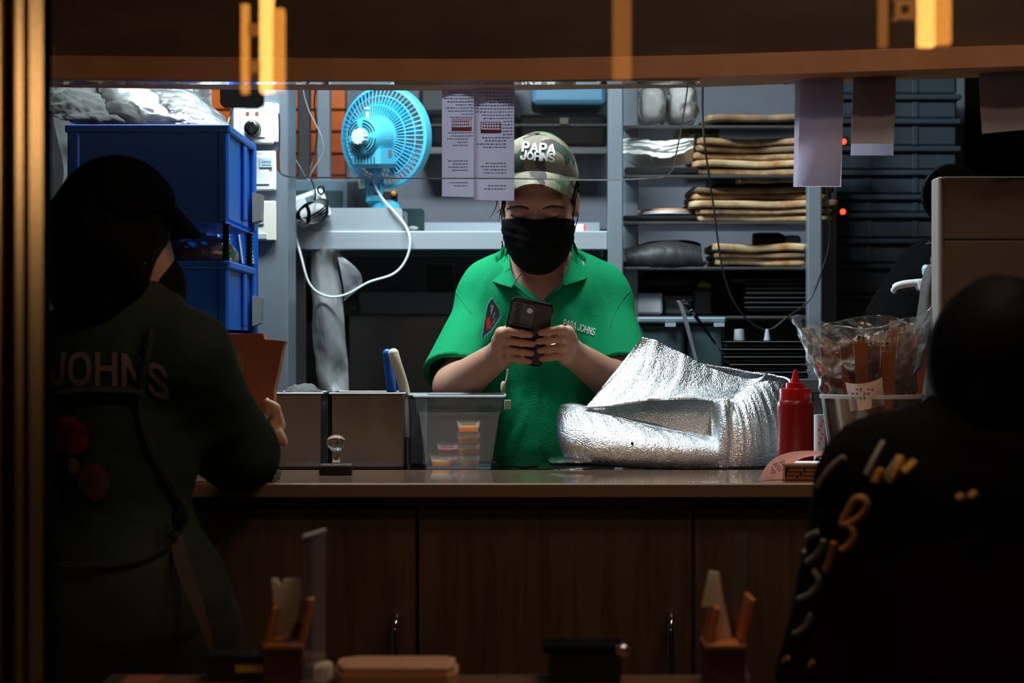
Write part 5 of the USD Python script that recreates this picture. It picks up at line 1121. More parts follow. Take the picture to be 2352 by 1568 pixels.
t = thing('stick_label', 'pale paper label inside the chopstick bag', 'label', P(1990, 940, 4.64)); part(t, 'paper', patch(pp([[(1942, 878, 4.668), (1985, 880, 4.64), (2026, 866, 4.655)], [(1948, 910, 4.668), (1988, 908, 4.64), (2028, 896, 4.655)], [(1954, 944, 4.672), (1990, 940, 4.645), (2032, 930, 4.66)]]), 10, 12, .0005), 'pink_paper')
part(t, 'print', [pbox(1956 + 9 * k, 892 + 10 * r, 1962 + 9 * k, 896 + 10 * r, 4.6385, 4.6395) for k in range(6) for r in range(3) if (k + r) % 3], 'grey_ink', kind='stuff')

# ------------------------------------------------------------------ right end: pump, knotted bag, beige cabinet
pm = thing('pump_dispenser', 'white pump dispenser with a long spout beside the beige cabinet', 'dispenser', (P(2128, 0, 4.85)[0], 4.85, ZC))
pc = P(2128, 0, 4.85)
part(pm, 'spout', patch(np.array([[P(x, y0, 4.85 + dy) for dy, y0 in ((-.010, y + 8), (-.009, y - 3), (0, y - 7), (.009, y - 3), (.010, y + 8))] for x, y in ((2052, 667), (2056, 659), (2075, 653), (2100, 650), (2122, 648))]), 20, 12, .002), 'white_plastic')
part(pm, 'spout_tip', pbox(2048, 660, 2060, 672, 4.842, 4.858, .003), 'white_plastic'); part(pm, 'head', bx(pc[0] - .020, pc[0] + .018, 4.83, 4.87, P(0, 668, 4.85)[2], P(0, 640, 4.85)[2], .006), 'white_plastic')
part(pm, 'stem', lathe([(.011, P(0, 760, 4.85)[2]), (.011, P(0, 668, 4.85)[2])], (pc[0], 4.85, 0), 16), 'white_plastic'); part(pm, 'bottle', lathe([(0, ZC), (.036, ZC), (.037, ZC + .01), (.037, ZC + .20), (.02, P(0, 760, 4.85)[2]), (0, P(0, 760, 4.85)[2])], (pc[0], 4.85, 0), 28), 'white_plastic')
kb_ = thing('knotted_bag', 'white knotted plastic bag hanging beside the beige cabinet edge', 'bag', P(2140, 760, 4.75))
part(kb_, 'sack', patch(pp([[(2136, 608, 4.76), (2141, 606, 4.755), (2146, 606, 4.76), (2150, 608, 4.765)], [(2122, 640, 4.77), (2136, 630, 4.745), (2146, 628, 4.745), (2154, 632, 4.76)], [(2112, 690, 4.77), (2130, 690, 4.735), (2144, 690, 4.74), (2156, 692, 4.76)], [(2106, 760, 4.77), (2126, 762, 4.73), (2140, 762, 4.735), (2156, 760, 4.76)]]), 40, 30, .001, .006, 40, 3, stretch=(1, 1, .3)), 'bag_film_white')
part(kb_, 'knot', wrinkle(sphere(P(2143, 598, 4.755), (.006, .006, .010), 3), .002, 120, 1), 'bag_film_white')
part(kb_, 'tie', [tube([P(2144, 590, 4.755), P(2147, 570, 4.75), P(2147, 558, 4.745)], .0016, 6, 10), tube([P(2127, 560, 4.745), P(2140, 558, 4.74), P(2157, 557, 4.74)], .0018, 6, 8), tube([P(2133, 553, 4.745), P(2145, 562, 4.742), P(2156, 560, 4.742)], .0014, 6, 8)], 'bag_film_white', kind='stuff')
bcab = thing('beige_cabinet', 'beige upright appliance housing at the right end of the counter', 'appliance', (P(2290, 0, 4.6)[0], 4.75, ZC))
x0, x1 = P(2158, 0, 4.62)[0], 1.33
part(bcab, 'front_panel', bx(x0 + .006, x1, 4.615, 4.63, P(0, 552, 4.62)[2] + .0006, P(0, 405, 4.62)[2], .003), 'beige_box'); part(bcab, 'lower_panel', bx(x0 + .006, x1, 4.612, 4.63, ZC, P(0, 552, 4.62)[2], .003), 'beige_box')
part(bcab, 'housing', bx(x0 + .004, x1, 4.63, 4.70, ZC, P(0, 406, 4.62)[2], .006), 'beige_box'); part(bcab, 'side_trim', bx(x0 - .004, x0 + .006, 4.61, 4.69, ZC, P(0, 406, 4.62)[2], .004), 'beige_edge', 'paler edge trim')
part(bcab, 'hinge', [pbox(2148, 478, 2157, 545, 4.66, 4.69, .002), pbox(2144, 512, 2150, 530, 4.665, 4.685, .002)], 'dark_grey', kind='stuff'); part(bcab, 'sticker', pprism([(2202, 693), (2221, 687), (2213, 703), (2205, 706)], 4.610, 4.6115), 'white_matte')
bd = thing('round_disc', 'black round disc behind the top left corner of the beige cabinet', 'disc', P(2184, 505, 5.2)); part(bd, 'disc', lathe([(0, 0), (S(70, 5.2), 0), (S(72, 5.2), .006), (S(68, 5.2), .012), (S(60, 5.2), .010), (0, .008)], P(2186, 448, 5.2), 44, Rotation.from_euler('x', 90, degrees=True)), 'black_gloss')
part(bd, 'stand', tube([P(2190, 450, 5.22), P(2195, 700, 5.23), (P(2195, 700, 5.23)[0], 5.05, ZC + .01)], .008, 8, 20), 'black_plastic')
dsk = thing('dark_bag', 'large black soft bag slumped behind the pump dispenser', 'bag', (P(2110, 0, 5.4)[0], 5.45, .9))
s_ = SDF(); s_.ell(P(2150, 700, 5.5), (.12, .10, .16), .05); s_.ell(P(2075, 790, 5.5), (.10, .10, .14), .06); s_.ell(P(2160, 900, 5.5), (.17, .13, .16), .06)
v, f = s_.mesh(.012, P(1900, 1120, 5.3), P(2400, 480, 5.75)); part(dsk, 'sack', wrinkle((v, f), .008, 14, 3), 'black_matte'); part(dsk, 'patch', wrinkle(sphere(P(2128, 622, 5.405), (.012, .01, .014), 3), .003, 60, 1), 'pale_blue')
single('bag_stool', 'dark stool carrying the slumped black bag', 'stool', [bx(P(2010, 0, 5.4)[0], P(2260, 0, 5.4)[0], 5.34, 5.66, .74, .772, .004)] + [bx(x, x + .03, y, y + .03, 0, .745) for x in (P(2020, 0, 5.4)[0], P(2230, 0, 5.4)[0]) for y in (5.35, 5.62)], 'charcoal')
# ------------------------------------------------------------------ the worker at the counter
def oncast(tm, pts, off=.0008):
    """pixels -> points on a mesh, seen from the camera"""
    o = np.array([0, 0, EYE]); d = np.array([P(x, y, 1.0) - o for x, y in pts]); d /= np.linalg.norm(d, axis=1, keepdims=True)
    loc, ir, _ = tm.ray.intersects_location(np.repeat(o[None], len(d), 0), d, multiple_hits=False)
    order = np.argsort(ir); return loc[order] - d[ir[order]] * off
wk = thing('person', 'person in green polo, camouflage cap and black face mask looking down at a phone', 'person', (P(1240, 0, 5.3)[0], 5.3, 0))
HC = P(1238, 463, 5.235); HR = Rotation.from_euler('xz', [20, -4.5], degrees=True)
def H(x, y, z): return HC + HR.apply(np.array([x, y, z], float))
def hl(p): return HR.inv().apply(p - HC)
# phone frame
a12 = math.radians(12); pX = np.array([math.cos(a12), 0, -math.sin(a12)]); U0 = np.array([math.sin(a12), 0, math.cos(a12)]); t30 = math.radians(30)
pU = U0 * math.cos(t30) + np.array([0, -1, 0]) * math.sin(t30); pB = np.array([0, -1, 0]) * math.cos(t30) - U0 * math.sin(t30)
PHW, PHL = .0445, .075
pC = P(1225, 692, 4.935) - pU * PHL
def ph(x, u, h=0): return pC + pX * x + pU * u + pB * h
def onph(x, y, h):
    o = np.array([0, 0, EYE]); d = P(x, y, 1.0) - o; q = pC + pB * h; return o + d * (((q - o) @ pB) / (d @ pB))

def torso(s, g):
    s.ell(P(1240, 745, 5.31), (.150 + g, .098 + g, .15 + g), .05)
    s.bone(P(1108, 682, 5.315), P(1392, 684, 5.315), .050 + g, k=.05)
    s.bone(P(1120, 640, 5.325), P(1238, 606, 5.33), .034 + g, .048 + g, k=.05); s.bone(P(1375, 644, 5.325), P(1240, 606, 5.33), .034 + g, .048 + g, k=.05)
    s.ell(P(1244, 900, 5.31), (.135 + g, .095 + g, .19 + g), .06)
    s.ell(P(1246, 1060, 5.32), (.155 + g, .105 + g, .15 + g), .07)
B = SDF()
torso(B, -.006)
B.bone(P(1241, 640, 5.315), H(0, .02, -.06), .056, .052, k=.035)
# head
B.ell(H(0, .008, .035), (.079, .097, .092), .02, HR); B.ell(H(0, -.020, -.045), (.069, .074, .088), .035, HR)
B.ell(H(0, -.058, -.108), (.034, .028, .024), .03, HR)
for sx in (-1, 1):
    B.ell(H(sx * .037, -.060, -.040), (.031, .026, .032), .03, HR)
    B.ell(H(sx * .0795, .014, -.008), (.0095, .020, .032), .008, HR); B.ell(H(sx * .088, .006, -.006), (.005, .010, .018), .008, HR, sub=True)
B.bone(H(-.046, -.080, .024), H(.046, -.080, .024), .011, k=.02)
B.bone(H(0, -.088, .004), H(0, -.104, -.036), .0075, .0125, k=.014)
for sx in (-1, 1):
    B.bone(H(sx * .020, -.104, .0035), H(sx * .045, -.092, .0035), .008, k=.012, sub=True)
    B.ell(H(sx * .033, -.0795, .0005), (.0185, .0145, .0115), .006, HR)
    B.ell(H(sx * .012, -.092, -.042), (.009, .010, .008), .008, HR)
# arms
eL, wL = P(1046, 888, 5.17), P(1150, 812, 5.045); eR, wR = P(1420, 885, 5.18), P(1308, 808, 5.045)
B.bone(P(1112, 704, 5.315), eL, .040, .041, k=.04).bone(eL, wL, .046, .029, k=.025)
B.bone(P(1388, 706, 5.315), eR, .040, .041, k=.04).bone(eR, wR, .046, .029, k=.025)
def hand(w, mcp, rows, thumb, k=.010):
    for q in mcp: B.bone(w, q, .021, .0125, k=.016)
    for a_, b_ in zip(mcp, mcp[1:]): B.bone(a_, b_, .0125, k=.012)
    for q, r in zip(mcp, rows): B.chain([q] + r, [.0108, .0090, .0082, .0070], k=.0035)
    B.chain([w + (mcp[0] - w) * .35] + thumb, [.017, .013, .0105, .0085], k=.010)
yl = [765, 786, 807, 826]
mL = [onph(1153, 766, -.006), onph(1148, 786, -.006), onph(1151, 806, -.006), onph(1160, 824, -.006)]
rL = [[onph(1167, y - 4, .014), onph(1199, y + 1, .0165), onph(1224 - 5 * abs(k - 1.2), y + 4, .0125)] for k, y in enumerate(yl)]
hand(wL, mL, rL, [ph(-.050, -.040, -.016), ph(-.034, -.012, -.021), ph(-.014, .004, -.019)])
mR = [onph(1304, 764, -.006), onph(1309, 784, -.006), onph(1306, 804, -.006), onph(1297, 822, -.006)]
rR = [[onph(1290, y - 4, .0165), onph(1260, y + 1, .0180), onph(1236 + 5 * abs(k - 1.2), y + 4, .0140)] for k, y in enumerate([760, 780, 801, 820])]
hand(wR, mR, rR, [ph(.050, -.046, -.016), ph(.034, -.016, -.021), ph(.014, .0, -.019)])
# legs
for sx in (-1, 1):
    hp = np.array([wk and P(1246, 0, 5.32)[0] + sx * .085, 5.32, .88]); kn = np.array([hp[0] + sx * .01, 5.30, .48]); an = np.array([hp[0] + sx * .012, 5.33, .09])
    B.bone(hp, kn, .085, .055, k=.05).bone(kn, an, .052, .036, k=.02).bone(an + [0, .02, -.05], an + [sx * .02, -.14, -.058], .032, .028, k=.02)
bv = B.mesh(.0036, (-.30, 4.86, -.005), (.32, 5.47, 1.66))
body = part(wk, 'body', bv, 'skin', smooth=True)
TB = trimesh.Trimesh(*bv, process=False)

# polo shirt: solid outer form, hollow sleeves, open neck
T_ = SDF(); torso(T_, .006)
sL0, sL1 = P(1104, 702, 5.315), P(1050, 862, 5.205); sR0, sR1 = P(1396, 704, 5.315), P(1424, 858, 5.215)
def sleeve(a_, b_):
    ax = (b_ - a_) / np.linalg.norm(b_ - a_); sx = -1 if b_[0] < vx0 else 1
    nrm = ax + np.array([-sx * .12, -.1, -.05]); nrm /= np.linalg.norm(nrm); L2 = np.linalg.norm(b_ - a_)
    def f(p):
        t = (p - a_) @ ax; h = np.clip(t / L2, 0, 1.6); r = np.linalg.norm(p - a_ - np.clip(t, 0, L2 * 1.6)[:, None] * ax, axis=1)
        out = r - (.052 + .023 * h); inn = np.maximum(r - (.040 + .023 * h), .125 - t)
        return np.maximum.reduce([out, (p - b_) @ nrm, -inn])
    T_.fn(f, (a_ + b_) / 2, .22, .030)
vx0 = P(1241, 0, 5.2)[0]
sleeve(sL0, sL1); sleeve(sR0, sR1)
T_.bone(P(1241, 655, 5.315), P(1241, 618, 5.318), .069, k=.045)
T_.bone(P(1240, 655, 5.30), P(1238, 520, 5.27), .060, .068, k=.012, sub=True)
vb = P(1242, 703, 5.2)[2]; vx = P(1241, 0, 5.2)[0]; vt = P(0, 640, 5.2)[2]
T_.fn(lambda p: np.maximum.reduce([np.abs(p[:, 0] - vx) - np.clip((p[:, 2] - vb) / (vt - vb), -1, 1.6) * .062, p[:, 1] - 5.30, vb - p[:, 2]]) * .8, (vx, 5.2, vt), .18, .003, True)
tv, tf = T_.mesh(.0046, (-.32, 5.0, .74), (.34, 5.47, 1.47))
# cloth folds: drapes from shoulder and armpit, gathers at the sleeves
q = tv.copy(); ang = .35 * np.sign(q[:, 0] - vx)
u_ = (q[:, 0] - vx) * 9 + ang * (q[:, 2] - 1.2) * 9; fold = meshkit.fbm(np.stack([u_ * 1.5, q[:, 1] * 6, q[:, 2] * 3.2], -1), 3, 5) - .5
n_ = trimesh.Trimesh(tv, tf, process=False).vertex_normals
tv = tv + n_ * (fold * .030 * np.clip((np.abs(q[:, 0] - vx)) / .07, .25, 1) * np.clip(1 - (np.abs(q[:, 0] - vx) - .12) / .06, .26, 1) + .0014 * (meshkit.fbm(q * 28, 3, 8) - .5))[:, None]
shirt = part(wk, 'polo_shirt', (tv, tf), 'polo_green', smooth=True)
TS = trimesh.Trimesh(tv, tf, process=False)
def leaf(rows, name='collar'): part(shirt, name, patch(pp(rows), 26, 20, .0028, .0012, 18, 2), 'polo_green', smooth=60)
leaf([[(1246, 560, 5.415), (1236, 580, 5.44), (1226, 602, 5.445)], [(1186, 566, 5.37), (1160, 580, 5.385), (1132, 606, 5.385)], [(1170, 580, 5.30), (1142, 600, 5.30), (1117, 632, 5.285)], [(1172, 612, 5.245), (1158, 632, 5.232), (1142, 650, 5.225)], [(1184, 645, 5.208), (1180, 653, 5.203), (1174, 660, 5.200)]])
leaf([[(1246, 560, 5.415), (1250, 580, 5.44), (1254, 602, 5.445)], [(1304, 552, 5.37), (1322, 570, 5.385), (1344, 598, 5.385)], [(1314, 574, 5.30), (1332, 598, 5.30), (1354, 630, 5.285)], [(1307, 608, 5.245), (1318, 628, 5.232), (1330, 646, 5.225)], [(1292, 640, 5.208), (1294, 650, 5.203), (1297, 657, 5.200)]])
leaf([[(1182, 652, 5.207), (1188, 654, 5.209), (1194, 656, 5.211)], [(1186, 660, 5.200), (1196, 662, 5.203), (1206, 664, 5.206)], [(1222, 690, 5.192), (1230, 688, 5.195), (1236, 688, 5.198)], [(1240, 704, 5.186), (1244, 700, 5.188), (1246, 697, 5.19)]], 'placket')
leaf([[(1296, 652, 5.207), (1291, 654, 5.209), (1286, 656, 5.211)], [(1290, 660, 5.200), (1282, 662, 5.203), (1276, 662, 5.206)], [(1262, 684, 5.192), (1256, 684, 5.195), (1252, 684, 5.198)], [(1244, 705, 5.186), (1241, 700, 5.188), (1239, 697, 5.19)]], 'placket')
# shoulder seams and hem lines
for pts in ([(1042, 660), (1062, 690), (1082, 720)], [(1455, 662), (1436, 680), (1412, 720), (1402, 750)]):
    part(shirt, 'sleeve_seam', tube(oncast(TS, [(x, y) for x, y in spline(np.array(pts, float), 24)], .0002), .0013, 5), 'polo_green')
part(shirt, 'chest_lettering', decal((tv, tf), flat_text('PAPA JOHNS', .0150, True, .0012, True, .0, .56), P(1331, 751, 5.2), (math.cos(.30), 0, -math.sin(.30)), (math.sin(.22), 0, math.cos(.22)), (0, 1, 0), .0012, .005), 'white_ink')
# name badge clipped to the shirt
bgp = np.array([(1130, 684), (1148, 712), (1150, 728), (1128, 760), (1114, 772), (1106, 780), (1112, 742), (1120, 700)], float)
bp3 = oncast(TS, bgp, .006); dm = bp3[:, 1].min() - .004
bdg = part(wk, 'name_badge', pprism(bgp, dm, dm + .004), 'card_blue', 'blue diamond badge with red corner')
part(bdg, 'rim', tube(np.array([P(x, y, dm - .0008) for x, y in np.vstack([bgp, bgp[:1]])]), .0013, 6), 'card_rim'); part(bdg, 'red_corner', pprism([(1116, 730), (1124, 728), (1130, 752), (1118, 756)], dm - .0016, dm - .0002), 'red_ink')
part(bdg, 'scribble', [tube([P(x, y, dm - .001) for x, y in q_], .0006, 5) for q_ in ([(1130, 696), (1126, 706), (1132, 702), (1127, 716)], [(1134, 700), (1131, 712), (1128, 722)], [(1137, 718), (1132, 728), (1138, 734), (1132, 742)])], 'white_ink', kind='stuff')
part(wk, 'key_tag', [tube([P(1166, 848, 5.15), P(1164, 868, 5.15), P(1160, 880, 5.15)], .0025, 6, 8), wrinkle(sphere(P(1156, 890, 5.15), (.006, .005, .014), 3), .001, 80)], 'cream')
part(wk, 'key_tag', [bx(P(1158, 0, 5.15)[0], P(1174, 0, 5.15)[0], 5.145, 5.15, P(0, 940, 5.15)[2], P(0, 918, 5.15)[2], .001)], 'cream')
pt_ = SDF()
for sx in (-1, 1):
    hp = np.array([P(1246, 0, 5.32)[0] + sx * .085, 5.32, .86]); kn = np.array([hp[0] + sx * .01, 5.30, .48]); an = np.array([hp[0] + sx * .012, 5.33, .10]); pt_.bone(hp, kn, .100, .072, k=.04).bone(kn, an, .070, .060, k=.02)
part(wk, 'trousers', pt_.mesh(.012, (-.25, 5.1, .04), (.36, 5.5, 1.0)), 'pants_black', smooth=True)
for sx in (-1, 1):
    s_ = SDF(); an = np.array([P(1246, 0, 5.32)[0] + sx * .107, 5.33, .05]); s_.bone(an + [0, .04, 0], an + [sx * .02, -.15, -.004], .046, .042, k=.01)
    s_.fn(lambda p: p[:, 2] * 1.0 - .001, an, .3, .002, True) if False else None
    v, f = s_.mesh(.008, an + [-.12, -.26, -.06], an + [.12, .14, .08]); v[:, 2] = np.maximum(v[:, 2], .001); part(wk, 'shoe', (v, f), 'black_matte', smooth=True)

# face mask
K = SDF(); K.ell(H(0, -.036, -.056), (.0775, .078, .092), .02, HR); K.ell(H(0, -.088, -.052), (.030, .034, .042), .035, HR); K.ell(H(0, -.058, -.108), (.040, .036, .030), .03, HR)
K.fn(lambda p: np.maximum(B.ev(p) - .0045, -.098 - hl(p)[:, 2]), H(0, -.03, -.05), .16, .010)
def cut(p):
    q = hl(p); up = -.0420 - .364 * q[:, 1] - .004 * np.exp(-(q[:, 0] / .03) ** 2)
    return np.maximum(q[:, 2] - up, q[:, 1] + .006 + .25 * np.clip(-q[:, 2] - .06, 0, .1))
K.fn(lambda p: -cut(p), HC, .3, .003, True)
kv, kf = K.mesh(.0036, HC - [.13, .2, .2], HC + [.13, .12, .06])
q = hl(kv); nn = trimesh.Trimesh(kv, kf, process=False).vertex_normals
pl_ = .0012 * np.sin(q[:, 2] * 330 + .8 * np.sin(q[:, 0] * 30)) * np.exp(-((q[:, 2] + .06) / .035) ** 2) + .004 * (meshkit.fbm(np.stack([q[:, 0] * 22, q[:, 1] * 20, q[:, 2] * 46], -1), 3, 4) - .5)
mk = part(wk, 'face_mask', (kv + nn * pl_[:, None], kf), 'mask_black', smooth=True)
for sx in (-1, 1):
    part(mk, 'ear_loop', tube([H(sx * .074, -.020, -.038), H(sx * .080, -.010, .002), H(sx * .0845, .008, .022), H(sx * .086, .026, .014)], .0013, 6, 16), 'mask_black'); part(mk, 'ear_loop', tube([H(sx * .074, -.016, -.070), H(sx * .081, .0, -.05), H(sx * .085, .022, -.034)], .0013, 6, 12), 'mask_black')
# eyebrows and lash lines laid on the face
def brow(pts, r, n=16):
    c_ = oncast(TB, [(x, y) for x, y in spline(np.array(pts, float), n)], .0006); return tube(c_, r, 6)
for pts in ([(1165, 480), (1180, 475), (1198, 475), (1214, 479)], [(1246, 480), (1262, 475), (1280, 474), (1294, 478)]): part(wk, 'eyebrow', brow(pts, [.0016, .0036, .0042, .0030]), 'brow')
for pts in ([(1172, 492), (1182, 498), (1196, 501), (1209, 499)], [(1250, 499), (1262, 501), (1277, 498), (1288, 492)]): part(wk, 'eyelash_line', brow(pts, [.0007, .0012, .0012, .0006]), 'hair')
# hair
R_ = SDF(); R_.ell(H(0, .016, .022), (.0835, .102, .100), .02, HR); R_.ell(H(0, .100, -.02), (.040, .034, .05), .03, HR)
R_.ell(H(0, -.098, -.03), (.0765, .085, .12), .01, HR, sub=True)
R_.fn(lambda p: hl(p)[:, 2] + .045 + .45 * np.clip(hl(p)[:, 1] * -1, -.06, .1), HC, .3, .008, True)
for sx in (-1, 1): R_.ell(H(sx * .090, .010, -.012), (.022, .034, .040), .006, HR, sub=True)
hr_ = part(wk, 'hair', R_.mesh(.0048, HC - [.14, .18, .16], HC + [.14, .2, .18]), 'hair', smooth=True)
g_ = random.Random(5); st_ = []
for (x, y, x2, y2, n, d_, sp_) in ((1158, 458, 1150, 492, 6, 5.19, 5), (1150, 462, 1138, 498, 4, 5.2, 9), (1314, 470, 1312, 535, 3, 5.23, 3), (1314, 545, 1330, 600, 7, 5.26, 6), (1160, 555, 1160, 592, 9, 5.23, 8), (1310, 440, 1314, 480, 4, 5.2, 4)):
    for k in range(n):
        o = g_.uniform(-sp_, sp_); st_.append(tube([P(x + o, y + g_.uniform(-4, 4), d_), P((x + x2) / 2 + o + g_.uniform(-5, 5), (y + y2) / 2, d_ + .004), P(x2 + o + g_.uniform(-8, 8), y2 + g_.uniform(-12, 12), d_ + .008)], [.0011, .0009, .0003], 5, 9))
part(wk, 'hair_strands', st_, 'hair', kind='stuff')
# cap
Q = SDF(); Q.ell(H(0, .012, .052), (.0865, .105, .099), .01, HR); Q.bone(H(-.02, -.040, .10), H(.02, -.040, .10), .052, k=.03)
seam = lambda y: .045 - .50 * y
Q.fn(lambda p: (lambda q: (q[:, 2] - seam(q[:, 1])) / 1.118)(hl(p)), HC, .3, .002, True)
cv, cf = Q.mesh(.0042, HC - [.14, .2, .1], HC + [.14, .18, .20])
q = hl(cv); cn = trimesh.Trimesh(cv, cf, process=False).vertex_normals
az = np.arctan2(q[:, 0], -(q[:, 1] - .012)); gro = np.min([np.abs((az - a_ + np.pi) % (2 * np.pi) - np.pi) for a_ in np.arange(6) * np.pi / 3], 0) * np.hypot(q[:, 0], q[:, 1] - .012)
cv = cv + cn * (-.0014 * np.exp(-(gro / .0025) ** 2) + .007 * (meshkit.fbm(q * 17, 3, 3) - .5))[:, None]
cap = part(wk, 'cap', (cv, cf), 'camo', smooth=True)
ctrl = []
ts = np.radians(np.linspace(-72, 72, 13))
for w in np.linspace(0, 1, 5):
    row = []
    for t_ in ts:
        yi = .012 - .105 * math.cos(t_); i_ = np.array([.0865 * math.sin(t_), yi, seam(yi) + .002]); s2 = math.sin(t_) ** 2
        o_ = np.array([.078 * math.sin(t_) * (1 - .02 * s2), -.158 + .085 * s2 + .01 * s2 ** 2, .084 - .064 * s2])
        p_ = i_ * (1 - w) + o_ * w + np.array([0, 0, .006 * math.sin(w * math.pi)]); row.append(H(*p_))
    ctrl.append(row)
br = patch(np.array(ctrl), 24, 60, .0035); part(cap, 'brim', br, 'camo', smooth=60)
part(cap, 'button', sphere(H(0, .0, .1525), (.007, .007, .004)), 'camo')
part(cap, 'sweatband', tube([H(.0845 * math.sin(t_), .012 - .103 * math.cos(t_), seam(.012 - .103 * math.cos(t_)) - .003) for t_ in np.radians(np.linspace(75, 285, 40))], .004, 6), 'black_matte')
cx_, cz_ = (math.cos(.10), 0, -math.sin(.10)), (math.sin(.10), 0, math.cos(.10))
def bouncy(word, h, w, hs):
    out, x = [], 0
    for ch, k in zip(word, hs):
        v, f = tri([(lambda m: (m[0] + [dx, dy, 0], m[1]))(flat_text(ch, h * k, True, .0022, False)) for dx in (0, .0011) for dy in (0, .0008)]); v[:, 0] -= v[:, 0].min(); v[:, 0] += x; v[:, 1] += -.25 * h * (k - 1); x = v[:, 0].max() + h * .03; out.append((v, f))
    v, f = tri(out); v[:, 0] = (v[:, 0] - x / 2) * w; v[:, 1] -= h / 2
    return v, f
part(cap, 'lettering', [decal((cv, cf), bouncy('PAPA', .0195, .98, (1.1, 1.0, 1.1, 1.0)), P(1238, 341, 5.13), cx_, cz_, (0, 1, 0), .0012, .004), decal((cv, cf), bouncy('JOHNS', .0172, .95, (1.15, .9, 1.05, .95, 1.05)), P(1235, 361, 5.13), cx_, cz_, (0, 1, 0), .0012, .004)], 'white_ink')

# phone held in both hands: its own thing
phn = thing('smartphone', 'dark smartphone in a clear-edged black case held in both hands', 'phone', pC - [0, 0, .07])
def slab(w, l, r, t, h0, m_, nm, parent=phn, cx_=0, cu=0): return part(parent, nm, prism(affinity.translate(shbox(-w, -l, w, l).buffer(-r).buffer(r, 12), cx_, cu), t, (pC + pB * h0, pX, pU)), m_)
slab(PHW, PHL, .011, .0085, -.0085, 'black_gloss', 'case'); slab(PHW - .003, PHL - .003, .009, .0012, .0, 'teal_dark' if False else 'charcoal', 'back_panel'); slab(PHW - .003, PHL - .003, .009, .0012, -.0095, 'black_gloss', 'screen')
part(phn, 'case_rim', tube([ph(x, u, .0005) for x, u in np.array(shbox(-PHW + .001, -PHL + .001, PHW - .001, PHL - .001).buffer(-.011).buffer(.011, 10).exterior.coords)], .0016, 6), 'black_gloss')
cbp = slab(.0225, .027, .007, .0016, .001, 'dark_grey', 'camera_block', phn, -.0165, PHL - .0345)
part(phn, 'camera_rim', tube([ph(x, u, .003) for x, u in np.array(affinity.translate(shbox(-.0225, -.027, .0225, .027).buffer(-.007).buffer(.007, 8), -.0165, PHL - .0345).exterior.coords)], .0008, 5), 'mid_grey')
BR = Rotation.align_vectors([pB, pX], [[0, 0, 1], [1, 0, 0]])[0]
for k in range(3): part(phn, 'lens', lathe([(.0062, 0), (.0066, .0018), (.0052, .0020), (.0050, .0012), (0, .0012)], ph(-.0265, PHL - .0185 - .0165 * k, .0026), 20, BR), 'black_gloss')
part(phn, 'flash', lathe([(.0062, 0), (.0062, .0014), (0, .0016)], ph(-.003, PHL - .0215, .0026), 20, BR), 'white_plastic')

# ------------------------------------------------------------------ the dark worker at the left end, seen from behind
lw = thing('person', 'person in dark green shirt and dark cap bending over the left end of the counter', 'person', (P(300, 0, 4.1)[0], 4.1, 0))
L = SDF(); fd = np.array([.86, .48, -.20]); fd /= np.linalg.norm(fd)
hc = P(268, 540, 4.06)
def ltorso(s, g):
    s.ell(P(285, 900, 4.07), (.135 + g, .105 + g, .17 + g), .06); s.bone(P(180, 810, 4.10), P(420, 815, 4.03), .058 + g, k=.07); s.bone(P(300, 700, 4.09), P(305, 800, 4.07), .055 + g, k=.06)
    s.ell(P(285, 1130, 4.06), (.105 + g, .09 + g, .17 + g), .07); s.ell(P(300, 1380, 4.06), (.135 + g, .12 + g, .14 + g), .08)
ltorso(L, -.006)
L.ell(hc + [0, 0, .01], (.085, .10, .105), .02); L.ell(hc + fd * .045 + [0, 0, -.06], (.06, .06, .075), .03); L.bone(hc + [.01, .02, -.05], P(300, 720, 4.09), .052, .056, k=.03)
nt_ = hc + fd * .105 + np.array([0, 0, -.055]); L.bone(hc + fd * .085 + np.array([0, 0, -.02]), nt_, .008, .012, k=.012)
L.ell(hc + np.array([.045, -.075, -.04]), (.018, .010, .03), .01)
lsh, lel, lwr = P(435, 815, 4.02), P(540, 1030, 4.17), P(588, 1060, 4.40)
L.bone(lsh, lel, .052, .045, k=.04).bone(lel, lwr, .045, .032, k=.02)
lh = P(606, 1000, 4.40); hm = P(612, 1010, 4.41)
L.bone(lwr, hm, .032, .030, k=.02).ell(hm, (.022, .03, .036), .012)
for k in range(4):
    b_ = hm + np.array([.010, .015 * (k - 1.5), .026 - .004 * k]); L.chain([b_, b_ + [.014, -.002, .012], b_ + [.010, -.006, .034 - .004 * k], b_ + [-.006, -.010, .046 - .004 * k]], [.0105, .0095, .0085, .0075], .006)
L.chain([hm + [.004, -.02, .0], hm + [.022, -.028, .012], hm + [.034, -.026, -.004]], [.013, .012, .010], .01)
rsh = P(160, 815, 4.12); L.bone(rsh, P(120, 1020, 4.25), .052, .045, k=.04).bone(P(120, 1020, 4.25), P(230, 1060, 4.46), .045, .032, k=.02).ell(P(262, 1062, 4.50), (.04, .03, .022), .015)
for k in range(4): b_ = P(275, 1055 + 4 * k, 4.50 + .012 * (k - 1.5)); L.chain([b_, b_ + [.03, .006, -.003], b_ + [.055, .01, -.012]], [.010, .009, .007], .006)
for sx in (-1, 1):
    hp = np.array([P(300, 0, 4.06)[0] + sx * .08, 4.06, .74]); kn = hp + [.01 * sx, .06, -.34]; an = np.array([hp[0] + sx * .02, 4.02, .09]); L.bone(hp, kn, .085, .056, k=.05).bone(kn, an, .052, .038, k=.02).bone(an + [0, -.01, -.05], an + [.03, .14, -.056], .033, .028, k=.02)
lb_ = L.mesh(.0065, (-1.0, 3.78, -.005), (-.28, 4.62, 1.52)); part(lw, 'body', lb_, 'skin', smooth=True)
